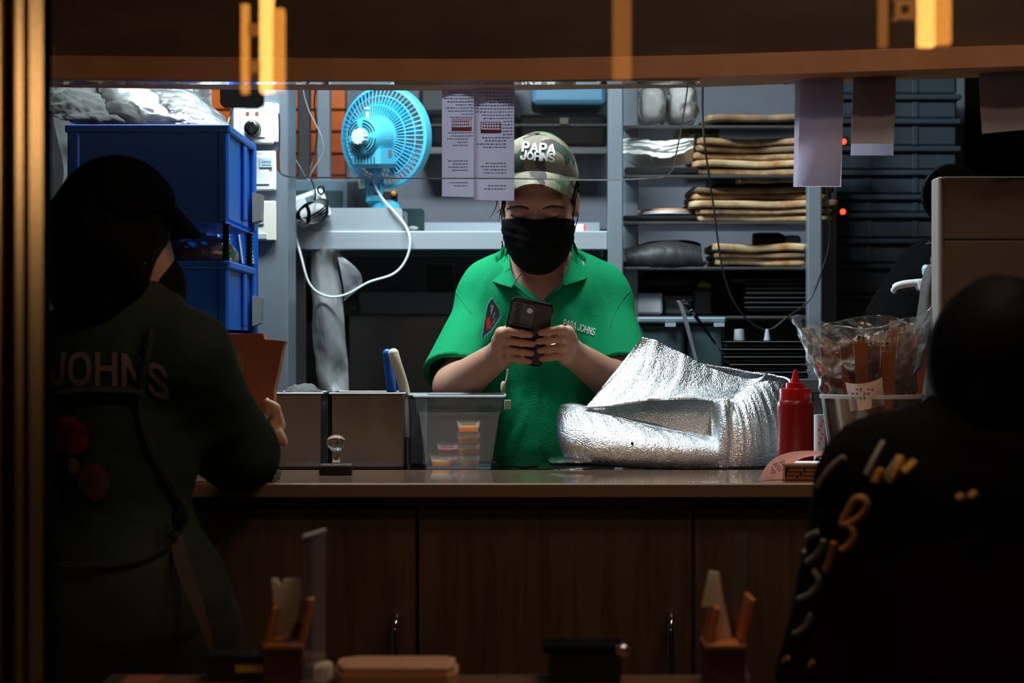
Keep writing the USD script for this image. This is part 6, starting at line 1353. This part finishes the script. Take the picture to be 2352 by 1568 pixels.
A = SDF(); ltorso(A, .010); A.bone(P(300, 740, 4.08), P(300, 800, 4.07), .075, .08, k=.05)
A.bone(lsh, lel + (lel - lsh) * .02, .064, .068, k=.05); A.bone(lel, lel + (lwr - lel) * .45, .066, .062, k=.03); A.bone(rsh, P(128, 1000, 4.24), .064, .068, k=.05)
A.ell(P(312, 1390, 4.06), (.150, .135, .13), .08)
A.fn(lambda p: np.maximum(p[:, 2] - (P(0, 1462, 4.06)[2] + (p[:, 0] + .62) * .10), p[:, 2] - 1) , P(300, 1500, 4.06), .45, .004, True)
A.fn(lambda p: (lambda o, n: np.maximum(-((p - o) @ n), np.linalg.norm(p - o, axis=1) - .15))(lel + (lwr - lel) * .42, (lwr - lel) / np.linalg.norm(lwr - lel)), lel, .3, .004, True)
av, af = A.mesh(.008, (-1.0, 3.8, .60), (-.30, 4.5, 1.36)); qn = trimesh.Trimesh(av, af, process=False).vertex_normals
av = av + qn * (.022 * (meshkit.fbm(np.stack([av[:, 0] * 7 + av[:, 2] * 4, av[:, 1] * 7, av[:, 2] * 9 - av[:, 0] * 5], -1), 3, 2) - .5))[:, None]
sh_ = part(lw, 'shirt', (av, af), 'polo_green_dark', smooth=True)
LT = trimesh.Trimesh(av, af, process=False)
v, f = flat_text('JOHNS', .052, True, .0015, True, .0, .84); v[:, 1] -= .9 * np.clip(v[:, 0], 0, 1) ** 2 * 3
part(sh_, 'back_lettering', decal((av, af), (v, f), P(256, 846, 4.0), (1, 0, 0), (0, 0, 1), (0, 1, 0), .002, .01), 'print_dull')
def blob(nm, pts, m_): part(sh_, nm, decal((av, af), prism(Polygon(spline(np.array([(x * 1.0, -y) for x, y in pts + pts[:1]], float) * 4.0 / FPX, 40)).buffer(0), .001, ((0, 0, 0), (1, 0, 0), (0, 1, 0))), (-CX * 4.0 / FPX, 4.0, EYE + CY * 4.0 / FPX), (1, 0, 0), (0, 0, 1), (0, 1, 0), .0015, .012), m_)
blob('red_print', [(120, 980), (170, 955), (215, 1000), (205, 1030), (150, 1042), (118, 1030)], 'tomato_print'); blob('orange_print', [(196, 1070), (235, 1062), (262, 1100), (240, 1145), (205, 1130)], 'print_brown'); blob('white_print', [(166, 1050), (186, 1055), (190, 1070), (176, 1088), (163, 1072)], 'print_dull')
def strap(nm, pts, r, m_): c_ = oncast(LT, [(x, y) for x, y in spline(np.array(pts, float), 30)], .002); part(lw, nm, tube(c_, r, 6), m_)
strap('apron_strap', [(345, 760), (330, 850), (320, 930), (345, 1030), (385, 1110), (415, 1180)], .009, 'apron_black'); strap('apron_strap', [(140, 905), (220, 900), (325, 905)], .012, 'apron_black'); strap('waist_tie', [(140, 1300), (250, 1300), (350, 1275), (415, 1205)], .009, 'apron_black')
part(lw, 'tie_ribbon', patch(pp([[(398, 1235, 3.99), (420, 1228, 3.985)], [(402, 1290, 3.93), (432, 1280, 3.925)], [(430, 1370, 3.90), (458, 1360, 3.90)], [(462, 1440, 3.89), (478, 1430, 3.89)], [(482, 1505, 3.89), (492, 1500, 3.89)]]), 30, 8, .002, .003, 20, 3), 'ribbon')
part(lw, 'tie_bow', [tube([P(405, 1195, 3.96), P(426, 1170, 3.94), P(416, 1150, 3.95), P(402, 1180, 3.96), P(412, 1215, 3.95)], .006, 7, 24)], 'apron_black')
tr = SDF(); tr.ell(P(300, 1440, 4.06), (.140, .122, .11), .05)
for sx in (-1, 1):
    hp = np.array([P(300, 0, 4.06)[0] + sx * .08, 4.06, .72]); kn = hp + [.01 * sx, .06, -.33]; an = np.array([hp[0] + sx * .02, 4.02, .10]); tr.bone(hp, kn, .110, .078, k=.04).bone(kn, an, .074, .062, k=.02)
part(lw, 'trousers', tr.mesh(.014, (-1.0, 3.8, .04), (-.3, 4.36, .86)), 'pants_black', smooth=True)
for sx in (-1, 1):
    an = np.array([P(300, 0, 4.06)[0] + sx * .10, 4.02, .05]); s_ = SDF().bone(an + [0, -.05, 0], an + [.03, .15, -.004], .048, .042); v, f = s_.mesh(.010, an + [-.14, -.16, -.07], an + [.16, .26, .09]); v[:, 2] = np.maximum(v[:, 2], .001); part(lw, 'shoe', (v, f), 'black_matte', smooth=True)
lm = SDF(); lm.ell(hc + fd * .062 + [0, 0, -.075], (.062, .062, .066), .02); lm.fn(lambda p: (p - hc) @ np.array([.3, .2, 1.0]) + .032, hc, .3, .004, True) if False else None
part(lw, 'face_mask', lm.mesh(.007, hc - [.2, .2, .25], hc + [.25, .2, .05]), 'mask_black', smooth=True)
G_ = SDF(); G_.ell(hc + [-.008, -.004, .018], (.100, .112, .110), .03); G_.bone(P(205, 560, 4.02), P(225, 690, 4.02), .070, .060, k=.05); G_.bone(P(170, 570, 4.06), P(190, 680, 4.06), .060, .05, k=.05); G_.bone(P(285, 600, 4.0), P(290, 660, 4.01), .035, .03, k=.04)
G_.ell(hc + fd * .125 + np.array([0, .01, -.055]), (.07, .07, .085), .01, sub=True)
part(lw, 'hair', wrinkle(G_.mesh(.007, hc - [.26, .2, .28], hc + [.2, .22, .18]), .004, (30, 30, 6), 3), 'hair', smooth=True)
N_ = SDF(); N_.ell(hc + [.0, .0, .030], (.105, .117, .106), .02)
N_.fn(lambda p: (p - hc) @ np.array([-.30, -.15, .94]) - .022, hc, .3, .003, True)
lcap = part(lw, 'cap', N_.mesh(.006, hc - [.2, .2, .1], hc + [.2, .2, .2]), 'black_matte', smooth=True)
sd_ = np.cross(fd, (0, 0, 1)); sd_ /= np.linalg.norm(sd_); cr_ = []
for w in np.linspace(0, 1, 4):
    cr_.append([hc + np.array([0, 0, .055]) + np.array([.87, .49, 0]) * (.098 * math.cos(t_) * (1 - w) + (.152 - .05 * math.sin(t_) ** 2) * w) + sd_ * (.10 * math.sin(t_)) * (1 - .12 * w) + np.array([0, 0, -.052 * w - .012 * w * math.sin(t_) ** 2]) for t_ in np.radians(np.linspace(-70, 70, 9))])
part(lcap, 'brim', patch(np.array(cr_), 14, 30, .004), 'black_matte', smooth=60)
# kraft bag and papers
kg = thing('kraft_bag', 'brown kraft paper bag held up beside the steel pan', 'bag', P(540, 950, 4.45))
kp = [(420, 758), (520, 766), (604, 765), (608, 779), (655, 783), (648, 806), (640, 850), (629, 895), (629, 935), (612, 945), (600, 960), (560, 985), (470, 985), (430, 900)]
kv_, kf_ = pprism(kp, 4.44, 4.50); kv_, kf_ = trimesh.remesh.subdivide_to_size(kv_, kf_, .02, max_iter=8); part(kg, 'sack', wrinkle(trimesh.Trimesh(kv_, kf_), .004, 9, 2), 'kraft', smooth=25); part(kg, 'fold_line', tube([P(560, 800, 4.436), P(552, 870, 4.434), P(560, 930, 4.437)], .0012, 5, 10), 'kraft')
kg2 = [(500, 800), (520, 792), (545, 796), (556, 812), (560, 850), (548, 872), (536, 850), (520, 845), (508, 862), (500, 838)]
part(kg, 'faded_print', pprism(kg2, 4.434, 4.4362), 'board_dark')
yz = ZC + .0005
for k, (x0, x1, hh, m_, lb, nm) in enumerate([(540, 628, .016, 'black_plastic', 'black folder lying on the counter at the left end', 'folder'), (545, 619, .018, 'pink_paper', 'stack of pale paper slips upon the black folder', 'paper_stack')]):
    t = thing(nm, lb, nm.split('_')[0], P((x0 + x1) / 2, 1100, 4.5)); 
    n = 3 if k == 0 else 6
    for i in range(n): o = .0015 * ((i * 5) % 3 - 1); part(t, 'sheet' if k else 'cover', bx(P(x0, 0, 4.42)[0] + o, P(x1, 0, 4.42)[0] + o, 4.415 + o, 4.56, yz + hh / n * i, yz + hh / n * (i + 1) - .0004), m_)
    yz += hh
t = thing('loose_slip', 'loose white slip sticking out of the paper stack by the hand', 'paper', P(600, 1065, 4.45)); part(t, 'sheet', patch(pp([[(560, 1066, 4.42), (620, 1050, 4.42)], [(565, 1070, 4.50), (628, 1046, 4.50)]]), 6, 8, .0006), 'white_matte')
t = thing('loose_slip', 'loose white slip bent upwards above the other, by the hand', 'paper', P(600, 1055, 4.45)); part(t, 'sheet', patch(pp([[(575, 1060, 4.43), (612, 1046, 4.43)], [(578, 1062, 4.47), (616, 1040, 4.47)]]), 6, 8, .0006), 'white_matte')

# ------------------------------------------------------------------ the seated customer in front, seen from behind
cu_ = thing('person', 'seated person seen from behind in a black jacket with gold and silver embroidery', 'person', (P(2290, 0, 3.3)[0], 3.3, 0))
J = SDF(); jc = P(2296, 862, 3.30)
def jt(s, g):
    s.bone(P(2060, 1115, 3.30), P(2535, 1115, 3.30), .082 + g, k=.06); s.ell(P(2296, 1230, 3.30), (.185 + g, .125 + g, .20 + g), .08); s.ell(P(2296, 1500, 3.28), (.17 + g, .13 + g, .20 + g), .08); s.bone(P(2296, 1000, 3.33), P(2296, 1100, 3.30), .075 + g, .10 + g, k=.07)
jt(J, -.01); J.ell(jc, (.082, .098, .115), .03); J.bone(jc + [0, .01, -.05], P(2296, 1080, 3.31), .058, .062, k=.04); J.ell(jc + [0, .045, -.06], (.062, .06, .075), .03)
for sx in (-1, 1): J.ell(jc + [sx * .083, .01, -.02], (.01, .02, .03), .01)
J.ell(jc + [0, .108, -.05], (.012, .02, .02), .012)
aL0, aL1, aL2 = P(2010, 1135, 3.30), P(1905, 1560, 3.34), P(2060, 1600, 3.56); aR0, aR1, aR2 = P(2585, 1135, 3.30), P(2690, 1560, 3.34), P(2530, 1600, 3.56)
for a0_, a1_, a2_ in ((aL0, aL1, aL2), (aR0, aR1, aR2)):
    J.bone(a0_, a1_, .06, .05, k=.05).bone(a1_, a2_, .048, .034, k=.02).ell(a2_ + [0, .05, 0], (.03, .05, .022), .015)
    for k in range(4): b_ = a2_ + np.array([.018 * (k - 1.5), .09, .0]); J.chain([b_, b_ + [0, .03, .004], b_ + [0, .055, -.008]], [.0105, .0095, .008], .006)
for sx in (-1, 1): hp = np.array([P(2296, 0, 3.28)[0] + sx * .10, 3.27, .52]); kn = hp + [sx * .03, .34, .0]; J.bone(hp, kn, .085, .062, k=.05).bone(kn, kn + [0, .02, -.42], .056, .04, k=.02).bone(kn + [0, .02, -.465], kn + [0, .14, -.475], .034, .03, k=.02)
v, f = J.mesh(.009, (.28, 3.05, -.005), (1.10, 3.9, 1.32)); v[:, 2] = np.maximum(v[:, 2], .002); part(cu_, 'body', (v, f), 'skin', smooth=True)
Z = SDF(); jt(Z, .008)
for a0_, a1_, a2_ in ((aL0, aL1, aL2), (aR0, aR1, aR2)): Z.bone(a0_, a1_, .078, .072, k=.07).bone(a1_, a2_, .068, .050, k=.03)
Z.bone(P(2200, 1000, 3.34), P(2392, 1000, 3.34), .045, k=.05)
Z.fn(lambda p: p[:, 2] - .52, (.67, 3.3, .4), .4, .01, True)
zv, zf = Z.mesh(.010, (.24, 3.05, .45), (1.14, 3.8, 1.25)); zn = trimesh.Trimesh(zv, zf, process=False).vertex_normals; zv = zv + zn * (.024 * (meshkit.fbm(zv * 9, 3, 6) - .5))[:, None]
jk = part(cu_, 'jacket', (zv, zf), 'jacket_black', smooth=True); TJ = trimesh.Trimesh(zv, zf, process=False)
def thread(m_, r, *curves):
    for c_ in curves:
        pts = oncast(TJ, [(x, y) for x, y in spline(np.array(c_, float), 26)], .001)
        if len(pts) > 4: part(jk, 'embroidery', tube(pts, r, 6), m_)
thread('gold_thread', .0055, [(1935, 1192), (1955, 1160), (1975, 1142), (1990, 1150), (1985, 1175), (1962, 1195), (1940, 1205)], [(1932, 1202), (1952, 1206), (1962, 1225), (1952, 1250), (1932, 1262)], [(1915, 1245), (1905, 1290), (1896, 1310)])
thread('gold_thread', .007, [(2048, 1098), (2062, 1070), (2070, 1050)], [(2075, 1085), (2090, 1072), (2102, 1060)], [(2200, 1146), (2212, 1138)], [(2228, 1142), (2242, 1132)], [(2010, 1108), (2018, 1090), (2024, 1078)])
thread('silver_thread', .005, [(2052, 1105), (2040, 1100), (2052, 1070), (2066, 1046)], [(1760, 1372), (1780, 1398), (1800, 1398), (1815, 1385)], [(1835, 1375), (1860, 1365), (1880, 1340), (1870, 1310)], [(1800, 1300), (1825, 1320), (1820, 1345), (1800, 1352)], [(1830, 1265), (1850, 1240), (1880, 1222)], [(1855, 1290), (1880, 1270), (1892, 1240)], [(1825, 1455), (1850, 1440), (1862, 1410)], [(1880, 1120), (1905, 1080), (1940, 1050)], [(1815, 1335), (1840, 1290), (1850, 1265)], [(1990, 1090), (2010, 1050), (2030, 1015)])
thread('gold_thread', .004, [(1800, 1520), (1812, 1510)], [(1860, 1530), (1868, 1518)])
Y_ = SDF(); Y_.ell(jc + [0, -.008, .018], (.100, .112, .120), .03); Y_.bone(jc + [-.02, -.05, -.06], jc + [.02, -.05, -.06], .062, k=.04); Y_.ell(jc + [0, .12, -.05], (.075, .075, .10), .02, sub=True)
part(cu_, 'hair', wrinkle(Y_.mesh(.009, jc - [.16, .2, .22], jc + [.16, .16, .18]), .004, (40, 40, 10), 2), 'hair', smooth=True)
tz_ = SDF()
for sx in (-1, 1): hp = np.array([P(2296, 0, 3.28)[0] + sx * .10, 3.27, .53]); kn = hp + [sx * .03, .34, .0]; tz_.bone(hp, kn, .098, .076, k=.05).bone(kn, kn + [0, .02, -.40], .072, .058, k=.02)
part(cu_, 'trousers', tz_.mesh(.014, (.36, 3.1, .05), (1.02, 3.76, .66)), 'pants_black', smooth=True)
single('round_stool', 'black round stool under the seated person', 'stool', [lathe([(0, .40), (.18, .40), (.19, .42), (.18, .432), (0, .432)], (P(2296, 0, 3.28)[0], 3.27, 0), 28), lathe([(.16, .0), (.16, .02), (.03, .03), (.03, .40)], (P(2296, 0, 3.28)[0], 3.27, 0), 20)], 'black_matte')
# ------------------------------------------------------------------ dining table in front of the counter and what stands on it
TZ = .745
tbx = thing('dining_table', 'dark brown dining table just inside the window', 'table', (0.0, 3.3, 0))
part(tbx, 'tabletop', bx(-.56, .325, 3.0, 3.345, TZ - .025, TZ, .003), 'table_wood')
for x in (-.52, .29):
    for y in (3.03, 3.31): part(tbx, 'leg', bx(x - .02, x + .02, y - .02, y + .02, 0, TZ - .025, .003), 'black_matte')
def Tz(d): return TZ
# napkin holder with napkins: (pixel centre x, top widths, depth)
def holder(label, nlabel, xc, d, side, napk, ang):
    c_ = np.array([P(xc, 0, d)[0], d, TZ]); t = thing('napkin_holder', label, 'holder', c_)
    zt_ = P(0, 1385, d)[2]; zb_ = P(0, 1483, d)[2]; w = S(46, d)
    part(t, 'box', bx(c_[0] - w, c_[0] + w, d - .03, d + .05, TZ, zb_, .002), 'table_wood', 'dark lower block'); part(t, 'shelf', bx(c_[0] - w * 1.02, c_[0] + w * 1.02, d - .034, d + .054, zb_, zb_ + .006, .001), 'holder_wood')
    part(t, 'slat', rot(bx(c_[0] - w, c_[0] - w + .009, d - .03, d + .05, zb_ + .006, zt_, .002), (0, 1, 0), 12, (c_[0] - w, d, zb_)), 'holder_wood'); part(t, 'slat', rot(bx(c_[0] + w - .009, c_[0] + w, d - .03, d + .05, zb_ + .006, zt_ + .01, .002), (0, 1, 0), 12, (c_[0] + w, d, zb_)), 'holder_wood')
    part(t, 'back_board', bx(c_[0] - w + .012, c_[0] + w - .004, d + .046, d + .054, zb_ + .006, zt_ - .03), 'table_wood')
    for i, poly in enumerate(napk): single('paper_napkin', nlabel[i], 'napkin', pprism(poly, d - .006 + .022 * i, d + .008 + .022 * i), 'napkin', smooth=False)
holder('wooden napkin holder at the lower left, before the walnut door', ['folded white napkin standing upright in the left napkin holder'], 655, 3.26, 1, [[(624, 1330), (636, 1330), (644, 1348), (650, 1332), (690, 1328), (690, 1372), (680, 1420), (664, 1463), (634, 1463), (630, 1400)]], 12)
holder('wooden napkin holder at the lower right, beside the embroidered jacket', ['folded napkin standing in front in the right napkin holder', 'folded napkin leaning to the right in the right napkin holder'], 1662, 3.26, -1, [[(1630, 1312), (1652, 1316), (1650, 1350), (1634, 1392), (1613, 1393), (1624, 1340)], [(1640, 1320), (1652, 1318), (1662, 1380), (1676, 1440), (1680, 1470), (1640, 1470), (1632, 1400)]], 12)
m1 = thing('menu_stand', 'tall clear acrylic menu stand beside the left napkin holder', 'stand', (P(720, 0, 3.25)[0], 3.25, TZ))
part(m1, 'panel', [chull([P(x, y, d) for x, y, d in ((694, 1232, 3.23), (748, 1216, 3.29), (694, 1590, 3.23), (748, 1590, 3.29))] + [P(x, y, d + .004) for x, y, d in ((694, 1232, 3.23), (748, 1216, 3.29), (694, 1590, 3.23), (748, 1590, 3.29))])], 'menu_acrylic'); part(m1, 'top_edge', tube([P(696, 1232, 3.23), P(746, 1217, 3.29)], .003, 8), 'acrylic_edge')
part(m1, 'card', [chull([P(x, y, d + .0045) for x, y, d in ((697, 1240, 3.23), (745, 1226, 3.29), (697, 1580, 3.23), (745, 1580, 3.29))] + [P(x, y, d + .0055) for x, y, d in ((697, 1240, 3.23), (745, 1226, 3.29), (697, 1580, 3.23), (745, 1580, 3.29))])], 'ribbon'); part(m1, 'foot', bx(P(690, 0, 3.25)[0], P(752, 0, 3.25)[0], 3.22, 3.32, TZ, TZ + .006, .001), 'menu_acrylic')
m2 = thing('menu_stand', 'faint clear acrylic menu stand behind the right napkin holder', 'stand', (P(1705, 0, 3.31)[0], 3.31, TZ))
part(m2, 'panel', [chull([P(x, y, d) for x, y, d in ((1688, 1226, 3.29), (1716, 1222, 3.35), (1688, 1590, 3.29), (1716, 1590, 3.35))] + [P(x, y, d + .004) for x, y, d in ((1688, 1226, 3.29), (1716, 1222, 3.35), (1688, 1590, 3.29), (1716, 1590, 3.35))])], 'menu_acrylic'); part(m2, 'foot', bx(P(1684, 0, 3.31)[0], P(1720, 0, 3.31)[0], 3.28, 3.38, TZ, TZ + .006, .001), 'menu_acrylic')
lc = thing('leather_case', 'pale tan flat leather case on the table at the bottom of the picture', 'case', (P(905, 0, 3.30)[0], 3.30, TZ))
o_ = Polygon([(780, 3.26), (800, 3.20), (1030, 3.20), (1047, 3.225), (1046, 3.31), (1030, 3.325), (820, 3.325), (780, 3.30)])
pl2 = Polygon([(P(x, 0, 3.3)[0], y) for x, y in o_.exterior.coords]).buffer(.004)
part(lc, 'body', prism(pl2, .019, ((0, 0, TZ), (1, 0, 0), (0, 1, 0))), 'leather'); part(lc, 'cover', prism(pl2.buffer(-.004), .009, ((0, 0, TZ + .019), (1, 0, 0), (0, 1, 0))), 'leather'); part(lc, 'stitching', tube([(x, y, TZ + .0285) for x, y in np.array(pl2.buffer(-.009).exterior.coords)], .0008, 5), 'cream')
wbk = thing('sugar_packet', 'small white wrapped block left of the tan case', 'packet', (P(738, 0, 3.30)[0], 3.30, TZ)); part(wbk, 'wrapper', rot(bx(P(710, 0, 3.28)[0], P(764, 0, 3.28)[0], 3.26, 3.30, TZ + .0, TZ + .026, .006), (0, 1, 0), -4, (P(738, 0, 3.28)[0], 3.28, TZ + .01)), 'napkin'); part(wbk, 'seam', bx(P(734, 0, 3.28)[0], P(742, 0, 3.28)[0], 3.2585, 3.2605, TZ + .004, TZ + .022), 'white_matte')
bb = thing('black_box', 'black lidded box with a bright corner on the table, right of the middle', 'box', (P(1345, 0, 3.3)[0], 3.30, TZ))
xa, xb = P(1262, 0, 3.25)[0], P(1428, 0, 3.25)[0]; zt_ = P(0, 1484, 3.25)[2]
part(bb, 'body', bx(xa, xb, 3.26, 3.335, TZ, zt_ - .008, .004), 'black_plastic'); part(bb, 'lid', bx(xa - .010, xb + .004, 3.25, 3.34, zt_ - .010, zt_, .004), 'black_matte'); part(bb, 'corner_piece', sphere((xb + .001, 3.252, zt_ - .006), (.011, .008, .009)), 'chrome', 'bright metal corner')
gbx = thing('gold_label_box', 'black glossy box with a gold label at the bottom left', 'box', (P(575, 0, 3.3)[0], 3.3, TZ)); xa, xb = P(478, 0, 3.28)[0], P(690, 0, 3.28)[0]; zt_ = P(0, 1510, 3.28)[2]
part(gbx, 'body', bx(xa, xb, 3.265, 3.335, TZ, zt_, .003), 'black_gloss'); part(gbx, 'lid', bx(xa - .003, xb + .003, 3.262, 3.338, zt_, zt_ + .005, .002), 'black_gloss'); part(gbx, 'gold_label', bx(P(542, 0, 3.27)[0], P(611, 0, 3.27)[0], 3.263, 3.266, P(0, 1542, 3.27)[2], P(0, 1526, 3.27)[2]), 'gold_label')
t = thing('wallet_strap', 'dark crumpled strap lying on the gold labelled box', 'strap', (P(640, 0, 3.32)[0], 3.32, zt_ + .006)); part(t, 'strap', wrinkle(sphere((P(640, 0, 3.32)[0], 3.325, zt_ + .013), (.028, .03, .009), 3), .003, 60), 'charcoal')
fl2 = thing('flyer', 'orange and green flyer lying on the table at the bottom left edge', 'flyer', (P(190, 0, 3.3)[0], 3.3, TZ)); part(fl2, 'sheet', bx(-.555, -.48, 3.12, 3.32, TZ, TZ + .003), 'kraft'); part(fl2, 'green_panel', bx(-.555, -.53, 3.13, 3.31, TZ + .003, TZ + .0036), 'polo_green_dark')
